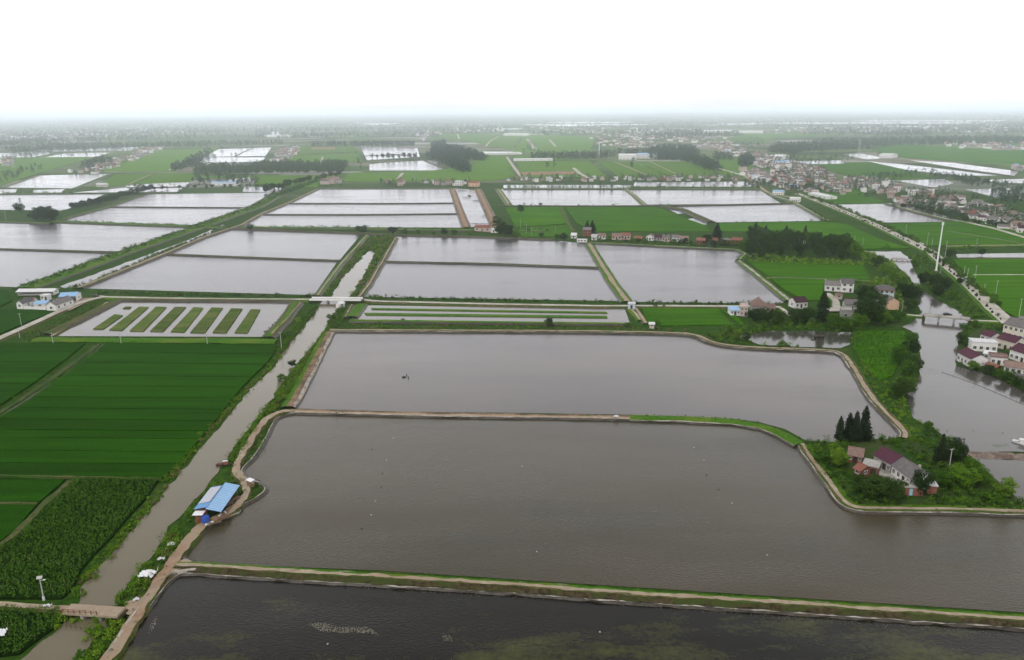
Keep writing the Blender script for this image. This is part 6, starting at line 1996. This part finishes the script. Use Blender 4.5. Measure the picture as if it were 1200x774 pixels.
for x, y, t, k, lb in ((966, 543, 524, 'bush', 'round bush at the west corner of the point'), (983, 548, 522, 'yellow', 'yellow green tree beside the small brick house'), (955, 531, 517, 'bush', 'bush at the start of the stone walk'), (977, 529, 517, 'bush', 'dark bush under the conifers'), (1087, 506, 491, 'light', 'leafy tree at the neck of the point'), (1128, 572, 540, 'light', 'bright leafy tree east of the leaning pole'), (1150, 570, 544, 'light', 'bushy tree toward the river side of the point'), (1176, 584, 556, 'yellow', 'large light green bush at the tip of the point'), (1105, 572, 548, 'light', 'leafy tree beside the brick privy'), (1140, 556, 534, 'light', 'leafy tree at the causeway foot'), (1162, 588, 570, 'bush', 'low bush near the tip of the point'), (1074, 518, 508, 'bush', 'small bush at the end of the pond rim walk'), (1048, 520, 510, 'bush', 'bush behind the purple roof')):
    T(k, x, y, t, lb, wide=1.15, z=0.4)
# bank below the hamlet
for x, y, t, k, lb in ((1053, 428, 400, 'light', 'big leafy tree at the maize corner on the river bank'), (1066, 420, 394, 'broad', 'dark bank tree north of the big leafy one'), (1062, 444, 418, 'light', 'bank tree with round crown midway to the point'), (1072, 436, 414, 'broad', 'bank tree overhanging the river'), (1056, 468, 440, 'broad', 'southern bank tree casting a dark reflection'), (1064, 462, 438, 'light', 'leafy tree beside the southern bank tree'), (1068, 400, 386, 'bush', 'bush at the top of the maize patch'), (1046, 462, 450, 'bush', 'low bush on the grassy bank')):
    T(k, x, y, t, lb, wide=1.05)
# hamlet
T('conifer', 963, 378, 337, 'tall dark spire tree beside the paddy corner', wide=1.35)
for x, y, t, k, lb in ((1014, 362, 330, 'broad', 'tall dark tree in the middle of the hamlet'), (1024, 366, 336, 'broad', 'dark tree behind the small white lean-to'), (1012, 380, 346, 'broad', 'dense dark tree below the grey brick terrace'), (1024, 382, 352, 'broad', 'second dense tree below the terrace'), (1006, 386, 364, 'light', 'small tree at the reed edge'), (1034, 382, 358, 'light', 'leafy tree under the peach gable'), (1048, 378, 358, 'bush', 'bushy tree at the river lane'), (1060, 352, 328, 'broad', 'big round tree between blue house and river'), (1070, 356, 334, 'broad', 'river tree leaning over the water'), (1056, 340, 322, 'light', 'leafy tree upstream of the blue house'), (1066, 366, 346, 'broad', 'dark river tree above the bridge'), (1074, 346, 330, 'light', 'light river tree above the bridge'), (1046, 330, 314, 'light', 'bank tree at the river bend'), (1028, 314, 298, 'broad', 'dark tree at the upper river bend'), (1036, 322, 308, 'light', 'pale bank tree at the upper river bend'), (1000, 356, 346, 'bush', 'yard bush beside the two storey white house'), (945, 380, 358, 'broad', 'dark garden tree left of the spire'), (930, 380, 358, 'broad', 'dark garden tree below the purple red roof'), (912, 382, 360, 'broad', 'dark tree left of the garden path'), (897, 380, 358, 'broad', 'dark tree before the steep hip roof'), (884, 380, 359, 'broad', 'dark tree beside the pink house'), (976, 386, 364, 'light', 'leafy tree under the concrete yard'), (990, 388, 368, 'light', 'leafy tree below the brick terrace')):
    T(k, x, y, t, lb, wide=1.1)
for x, y, t, k, lb in ((856, 392, 378, 'light', 'left of three rounded bushes by the lily pond'), (864, 398, 384, 'yellow', 'middle pale one of three rounded bushes by the lily pond'), (874, 400, 388, 'broad', 'darkest of three rounded bushes by the lily pond'), (917, 404.5, 397, 'bush', 'single round bush on the rim of the lily pond'), (643, 383, 371, 'broad', 'lone dark bush on the verge north of the upper big pond'), (472, 376, 372, 'bush', 'tiny bush on the long planted pond rim'), (735, 383, 376, 'bush', 'low dark bush by the bare path'), (770, 382, 374, 'light', 'bush beside the small pale hut'), (815, 355, 350, 'bush', 'single shrub on the lane west of the blue roof'), (790, 355, 351, 'bush', 'shrub midway along the lane'), (765, 354, 350, 'bush', 'shrub on the lane near the pump house'), (845, 356, 352, 'bush', 'shrub on the lane near the blue roof'), (768, 361, 355, 'light', 'wide shrub behind the pump house'), (778, 361, 356, 'light', 'wide shrub along the top of the paddy'), (555, 352, 347, 'bush', 'dark shrub on the hedge above the planted pond'), (446, 351, 345, 'bush', 'dark shrub near the east end of the white bridge'), (436, 352, 346, 'bush', 'shrub at the east end of the white bridge')):
    T(k, x, y, t, lb, wide=1.2)
for x, y, t, k, lb in ((343, 430, 420, 'broad', 'dark bush on the canal bank halfway down the upper pond'), (331, 446, 436, 'bush', 'dark bush lower on the canal bank'), (336, 396, 386, 'bush', 'dark bush beside the western bridge path'), (350, 380, 370, 'yellow', 'olive shrub on the bank before the white bridge'), (388, 374, 366, 'bush', 'dark shrub under the white hut'), (414, 352, 344, 'bush', 'dark shrub growing at the bridge parapet'), (131, 648, 636, 'yellow', 'yellow green bush at the maize edge over the canal'), (105, 676, 666, 'yellow', 'small bush at the maize edge nearer the bridge'), (142, 714, 700, 'bush', 'round green bush at the canal mouth by the bridge'), (270, 583, 568, 'bush', 'dark bush at the upper end of the blue shed'), (96, 772, 758, 'bush', 'dark round bush at the bottom of the canal bank')):
    T(k, x, y, t, lb, wide=1.2)
# slope between river and road
for x, y, t, k, lb in ((1082, 333, 317, 'broad', 'dark tree at the river edge under the mast'), (1094, 336, 318, 'broad', 'round dark tree beside the mast foot'), (1106, 340, 322, 'broad', 'broad dark tree between mast and river'), (1098, 348, 332, 'broad', 'river edge tree below the mast'), (1072, 313, 302, 'light', 'bush at the road bend above the mast'), (1116, 352, 340, 'light', 'shrub on the slope above the bridge'), (1125, 334, 324, 'broad', 'dark roundish tree at the river side of the road'), (1130, 388, 376, 'light', 'bank tree right below the bridge end'), (1142, 384, 374, 'light', 'leafy bush at the bridge end'), (1126, 404, 388, 'broad', 'dark tree at the river corner of the village'), (1134, 408, 394, 'light', 'leafy tree left of the waterside house'), (1158, 390, 380, 'light', 'leafy tree behind the small maroon house'), (1112, 303, 290, 'broad', 'roadside tree near the narrow canal'), (1150, 300, 290, 'broad', 'round tree in the narrow eastern canal')):
    T(k, x, y, t, lb, wide=1.2)
for x, y, t, k, lb in ((1140, 435, 421, 'light', 'thicket tree below the waterside house'), (1158, 440, 425, 'broad', 'thicket tree near the orange shack'), (1176, 447, 431, 'light', 'thicket tree mid bank'), (1192, 454, 438, 'broad', 'dark thicket tree toward the frame edge'), (1204, 462, 446, 'broad', 'last thicket tree of the village bank')):
    T(k, x, y, t, lb, wide=1.2)
for i, (x, y, t) in enumerate(((1131, 402, 393), (1146, 408, 399), (1166, 399, 390), (1181, 416, 407), (1172, 421, 413), (1189, 407, 398), (1150, 428, 419), (1163, 434, 426), (1171, 388, 377), (1196, 434, 424), (1130, 396, 385), (1199, 416, 406))):
    T('light' if i % 3 else 'yellow', x, y, t, 'leafy yard tree squeezed between the village houses by the river', wide=1.1, group='yard trees of the river village')
# wooded bend
WB = [(884, 290, 266), (893, 296, 270), (880, 300, 276), (902, 294, 270), (912, 292, 268), (921, 290, 266), (930, 294, 270), (917, 298, 276), (955, 296, 270), (948, 292, 272), (965, 300, 276), (976, 300, 274), (984, 298, 274), (993, 302, 276), (1001, 304, 282), (972, 292, 276), (890, 304, 286), (905, 300, 282), (938, 300, 286), (870, 296, 280), (985, 305, 288), (960, 303, 288)]
for i, (x, y, t) in enumerate(WB):
    T(('broad', 'broad', 'broad', 'broad', 'light')[i % 5], x, y, t - (5 if i % 3 == 0 else 1), 'large round crowned tree in the dense wood at the pond bend', wide=0.95, group='large trees of the wood at the pond bend')
for x, y, t, lb in ((885, 276, 259, 'spire tree rising behind the west end of the wood'), (897, 276, 263, 'smaller spire tree in the wood'), (921, 276, 263, 'spire tree in the middle of the wood'), (943, 280, 263, 'thin spire tree behind the white house in the wood'), (840, 281, 259, 'single spire tree above the low brick house'), (688, 274, 257, 'left one of the twin spires by the tall brick house'), (694, 274, 257, 'right one of the twin spires by the tall brick house')):
    T('conifer', x, y, t, lb, wide=1.5)
for x, y, t, k, lb in ((828, 286, 273, 'broad', 'dark round tree beside the bright red house'), (782, 283, 272, 'broad', 'round tree behind the hamlet middle'), (803, 287, 278, 'broad', 'dark tree on the hamlet shore'), (846, 289, 279, 'broad', 'shore tree before the hip roofed house'), (836, 290, 280, 'broad', 'shore tree under the spire'), (660, 282, 272, 'broad', 'low dark tree west of the small white house'), (635, 279, 272, 'broad', 'dark tree on the shore of the hamlet paddy'), (653, 280, 273, 'light', 'shore bush near the thin pole'), (713, 282, 275, 'light', 'garden tree behind the kiosk'), (741, 284, 277, 'light', 'garden tree in the hamlet'), (853, 288, 281, 'light', 'garden bush at the tall red house'), (610, 250, 239, 'broad', 'round tree on the dike at the paddy corner'), (633, 242, 237, 'broad', 'small round tree on the dike edge')):
    T(k, x, y, t, lb, wide=1.2)
for i, x in enumerate((679, 701, 721, 731, 746, 755, 766, 774, 788, 795, 808, 814, 822, 832, 841, 849, 858, 866)):
    T('light' if i % 3 else 'broad', x + 2, 283.5 + (x - 680) * 0.026, 276.5 + (x - 680) * 0.026 + (i % 4), 'leafy garden tree among the houses of the pond hamlet', wide=1.2, group='garden trees of the pond hamlet')
# dike trees in the middle
for x, y, t, k, lb in ((426, 274, 262, 'broad', 'big dark round tree where dike and canal meet'), (420, 273, 264, 'broad', 'dark tree left of the canal head tree'), (460, 275, 264, 'broad', 'flat topped tree on the dike by the canal head'), (474, 275, 267, 'broad', 'dark tree on the dike near the flat topped one'), (521, 276, 267, 'broad', 'dark round tree on the middle of the dike'), (532, 276, 268, 'broad', 'second dark round tree on the middle of the dike'), (549, 276, 270, 'light', 'tree between dike trees and the keeper house'), (588, 276, 258, 'broad', 'large dark tree behind the keeper house'), (596, 277, 262, 'broad', 'large dark tree beside the canal end'), (582, 264, 252, 'broad', 'dark tree up the earth dike'), (604, 278, 268, 'light', 'leafy tree at the canal end'), (490, 275, 269, 'light', 'shrub on the dike'), (563, 268, 262, 'broad', 'dark tree left of the keeper house'), (508, 276, 271, 'light', 'bush on the dike west of the round trees')):
    T(k, x, y, t, lb, wide=1.25)
# western clump
for x, y, t, lb in ((47, 257, 240, 'left tree of the dark clump on the western dike'), (54, 258, 239, 'middle tree of the dark clump on the western dike'), (61, 259, 242, 'right tree of the dark clump on the western dike'), (42, 259, 246, 'low tree before the dark clump'), (23, 249, 236, 'lone round tree west of the dark clump'), (293, 270, 262, 'low tree at the dike junction')):
    T('broad', x, y, t, lb, wide=1.3)


def row(kind, pts, n, hpx, label, group, wide=1.1, jit=0.6):
    p = np.asarray(pts, float)
    s = np.concatenate([[0], np.cumsum(np.linalg.norm(np.diff(p, axis=0), axis=1))])
    for k, u in enumerate(np.linspace(0, s[-1], n)):
        x, y = np.interp(u, s, p[:, 0]), np.interp(u, s, p[:, 1])
        hp = hpx * (0.8 + 0.4 * rngv.random()) * (y - 129) / (p[:, 1].mean() - 129)
        T(kind, x + rngv.normal() * jit, y + rngv.normal() * 0.3, y - hp, label, wide=wide, group=group, parts=False)


row('broad', [(86, 246), (110, 241), (140, 233), (165, 226), (178, 223)], 24, 8, 'round tree in the leafy row along the western pond dike', 'trees of the row along the western pond dike', 1.2)
row('broad', [(180, 223), (230, 221), (300, 220), (330, 222)], 16, 5, 'small tree along the far dike of the western ponds', 'trees along the far dike of the western ponds', 1.3, 2)
row('broad', [(310, 226), (340, 218), (372, 212), (400, 206)], 16, 8, 'tree on the green dike at the head of the striped ponds', 'trees on the dike at the head of the striped ponds', 1.1, 1.5)
row('broad', [(436, 186), (448, 186), (452, 187), (459, 187), (474, 186), (480, 186), (486, 186)], 9, 7, 'tree standing in the water of the lotus pond', 'trees standing in the lotus pond', 0.9, 0.6)
row('light', [(1086, 297), (1100, 305), (1118, 318), (1136, 333), (1152, 346), (1168, 360)], 26, 8, 'shrubby tree on the paddy side of the main road', 'shrubby trees on the paddy side of the main road', 1.3, 1.8)
row('light', [(955, 233), (990, 247), (1020, 260), (1050, 274), (1076, 286)], 26, 6, 'roadside tree on the upper stretch of the main road', 'trees on the upper stretch of the main road', 1.3, 1.2)
row('broad', [(1050, 243), (1078, 248), (1112, 252), (1140, 262), (1180, 268), (1200, 274)], 22, 7, 'tree between the narrow pond and the village', 'trees between the narrow pond and the village', 1.3, 2.5)
# little shrubs planted on the river side of the road
X, N, s_ = along(ROAD, 7.5, 1.2)
for k in range(1, len(X)):
    if k % 7 == 6:
        continue
    side = N[k] if N[k][0] < 0 else -N[k]
    o = link('roadside_shrub', proto('conifer', 2, k % 3)[2] if k % 2 else proto('broad', 2, k % 3)[2])
    o.location = X[k] + np.array([side[0] * 2.5 + RNG.normal() * 0.3, side[1] * 2.5 + RNG.normal() * 0.9, 0])
    h_ = RNG.uniform(1.2, 2.2)
    o.scale = (h_ * 1.3, h_ * 1.3, h_) if k % 2 == 0 else (h_ * 2.4, h_ * 2.4, h_)
    o.rotation_euler = (0, 0, k * 1.7)
    tag(o, 'small dark clipped shrub planted along the concrete main road', 'shrub', 'clipped shrubs along the main road')
# shrubs on the causeway like dike above
X, N, s_ = along([(938, 240), (950, 247), (968, 258)], 8, 1.2)
for k in range(len(X)):
    o = link('dike_shrub', proto('bush', 2, k % 3)[2])
    o.location = X[k]
    o.scale = (3.0, 3.0, 2.6)
    tag(o, 'small dark shrub on the stone dike beside the main road', 'shrub', 'shrubs on the stone dike')

# ------------------------------------------------------------------ far woods that read as one mass
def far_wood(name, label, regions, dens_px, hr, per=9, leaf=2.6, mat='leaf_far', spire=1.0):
    """regions: pixel polygons; trees spread evenly over the picture area they cover"""
    rng = np.random.default_rng(len(label))
    Q = []
    for poly in regions:
        p = np.asarray(poly, float)
        a = 0.5 * abs(np.dot(p[:, 0], np.roll(p[:, 1], 1)) - np.dot(p[:, 1], np.roll(p[:, 0], 1)))
        n = max(6, int(a * dens_px))
        q = np.zeros((0, 2))
        while len(q) < n:
            c = rng.uniform(p.min(0), p.max(0), (n * 5, 2))
            q = np.vstack([q, c[inside(p, c)]])
        Q.append(q[:n])
    C = PA(np.vstack(Q), 0.2)
    n = len(C)
    h = rng.uniform(hr[0], hr[1], n)
    cc, rr = [], []
    for zf, rf in ((0.35, 0.26), (0.62, 0.30), (0.86, 0.18)):
        c = C.copy()
        c[:, 2] += h * zf
        c[:, :2] += rng.normal(size=(n, 2)) * h[:, None] * 0.06
        cc.append(c)
        rr.append(h * rf * spire)
    V = blob_leaves(np.vstack(cc), np.concatenate(rr), per, leaf, rng=rng, flat=1.0, fill=0.3)
    V[:, :, 2] = np.maximum(V[:, :, 2], 0.05)
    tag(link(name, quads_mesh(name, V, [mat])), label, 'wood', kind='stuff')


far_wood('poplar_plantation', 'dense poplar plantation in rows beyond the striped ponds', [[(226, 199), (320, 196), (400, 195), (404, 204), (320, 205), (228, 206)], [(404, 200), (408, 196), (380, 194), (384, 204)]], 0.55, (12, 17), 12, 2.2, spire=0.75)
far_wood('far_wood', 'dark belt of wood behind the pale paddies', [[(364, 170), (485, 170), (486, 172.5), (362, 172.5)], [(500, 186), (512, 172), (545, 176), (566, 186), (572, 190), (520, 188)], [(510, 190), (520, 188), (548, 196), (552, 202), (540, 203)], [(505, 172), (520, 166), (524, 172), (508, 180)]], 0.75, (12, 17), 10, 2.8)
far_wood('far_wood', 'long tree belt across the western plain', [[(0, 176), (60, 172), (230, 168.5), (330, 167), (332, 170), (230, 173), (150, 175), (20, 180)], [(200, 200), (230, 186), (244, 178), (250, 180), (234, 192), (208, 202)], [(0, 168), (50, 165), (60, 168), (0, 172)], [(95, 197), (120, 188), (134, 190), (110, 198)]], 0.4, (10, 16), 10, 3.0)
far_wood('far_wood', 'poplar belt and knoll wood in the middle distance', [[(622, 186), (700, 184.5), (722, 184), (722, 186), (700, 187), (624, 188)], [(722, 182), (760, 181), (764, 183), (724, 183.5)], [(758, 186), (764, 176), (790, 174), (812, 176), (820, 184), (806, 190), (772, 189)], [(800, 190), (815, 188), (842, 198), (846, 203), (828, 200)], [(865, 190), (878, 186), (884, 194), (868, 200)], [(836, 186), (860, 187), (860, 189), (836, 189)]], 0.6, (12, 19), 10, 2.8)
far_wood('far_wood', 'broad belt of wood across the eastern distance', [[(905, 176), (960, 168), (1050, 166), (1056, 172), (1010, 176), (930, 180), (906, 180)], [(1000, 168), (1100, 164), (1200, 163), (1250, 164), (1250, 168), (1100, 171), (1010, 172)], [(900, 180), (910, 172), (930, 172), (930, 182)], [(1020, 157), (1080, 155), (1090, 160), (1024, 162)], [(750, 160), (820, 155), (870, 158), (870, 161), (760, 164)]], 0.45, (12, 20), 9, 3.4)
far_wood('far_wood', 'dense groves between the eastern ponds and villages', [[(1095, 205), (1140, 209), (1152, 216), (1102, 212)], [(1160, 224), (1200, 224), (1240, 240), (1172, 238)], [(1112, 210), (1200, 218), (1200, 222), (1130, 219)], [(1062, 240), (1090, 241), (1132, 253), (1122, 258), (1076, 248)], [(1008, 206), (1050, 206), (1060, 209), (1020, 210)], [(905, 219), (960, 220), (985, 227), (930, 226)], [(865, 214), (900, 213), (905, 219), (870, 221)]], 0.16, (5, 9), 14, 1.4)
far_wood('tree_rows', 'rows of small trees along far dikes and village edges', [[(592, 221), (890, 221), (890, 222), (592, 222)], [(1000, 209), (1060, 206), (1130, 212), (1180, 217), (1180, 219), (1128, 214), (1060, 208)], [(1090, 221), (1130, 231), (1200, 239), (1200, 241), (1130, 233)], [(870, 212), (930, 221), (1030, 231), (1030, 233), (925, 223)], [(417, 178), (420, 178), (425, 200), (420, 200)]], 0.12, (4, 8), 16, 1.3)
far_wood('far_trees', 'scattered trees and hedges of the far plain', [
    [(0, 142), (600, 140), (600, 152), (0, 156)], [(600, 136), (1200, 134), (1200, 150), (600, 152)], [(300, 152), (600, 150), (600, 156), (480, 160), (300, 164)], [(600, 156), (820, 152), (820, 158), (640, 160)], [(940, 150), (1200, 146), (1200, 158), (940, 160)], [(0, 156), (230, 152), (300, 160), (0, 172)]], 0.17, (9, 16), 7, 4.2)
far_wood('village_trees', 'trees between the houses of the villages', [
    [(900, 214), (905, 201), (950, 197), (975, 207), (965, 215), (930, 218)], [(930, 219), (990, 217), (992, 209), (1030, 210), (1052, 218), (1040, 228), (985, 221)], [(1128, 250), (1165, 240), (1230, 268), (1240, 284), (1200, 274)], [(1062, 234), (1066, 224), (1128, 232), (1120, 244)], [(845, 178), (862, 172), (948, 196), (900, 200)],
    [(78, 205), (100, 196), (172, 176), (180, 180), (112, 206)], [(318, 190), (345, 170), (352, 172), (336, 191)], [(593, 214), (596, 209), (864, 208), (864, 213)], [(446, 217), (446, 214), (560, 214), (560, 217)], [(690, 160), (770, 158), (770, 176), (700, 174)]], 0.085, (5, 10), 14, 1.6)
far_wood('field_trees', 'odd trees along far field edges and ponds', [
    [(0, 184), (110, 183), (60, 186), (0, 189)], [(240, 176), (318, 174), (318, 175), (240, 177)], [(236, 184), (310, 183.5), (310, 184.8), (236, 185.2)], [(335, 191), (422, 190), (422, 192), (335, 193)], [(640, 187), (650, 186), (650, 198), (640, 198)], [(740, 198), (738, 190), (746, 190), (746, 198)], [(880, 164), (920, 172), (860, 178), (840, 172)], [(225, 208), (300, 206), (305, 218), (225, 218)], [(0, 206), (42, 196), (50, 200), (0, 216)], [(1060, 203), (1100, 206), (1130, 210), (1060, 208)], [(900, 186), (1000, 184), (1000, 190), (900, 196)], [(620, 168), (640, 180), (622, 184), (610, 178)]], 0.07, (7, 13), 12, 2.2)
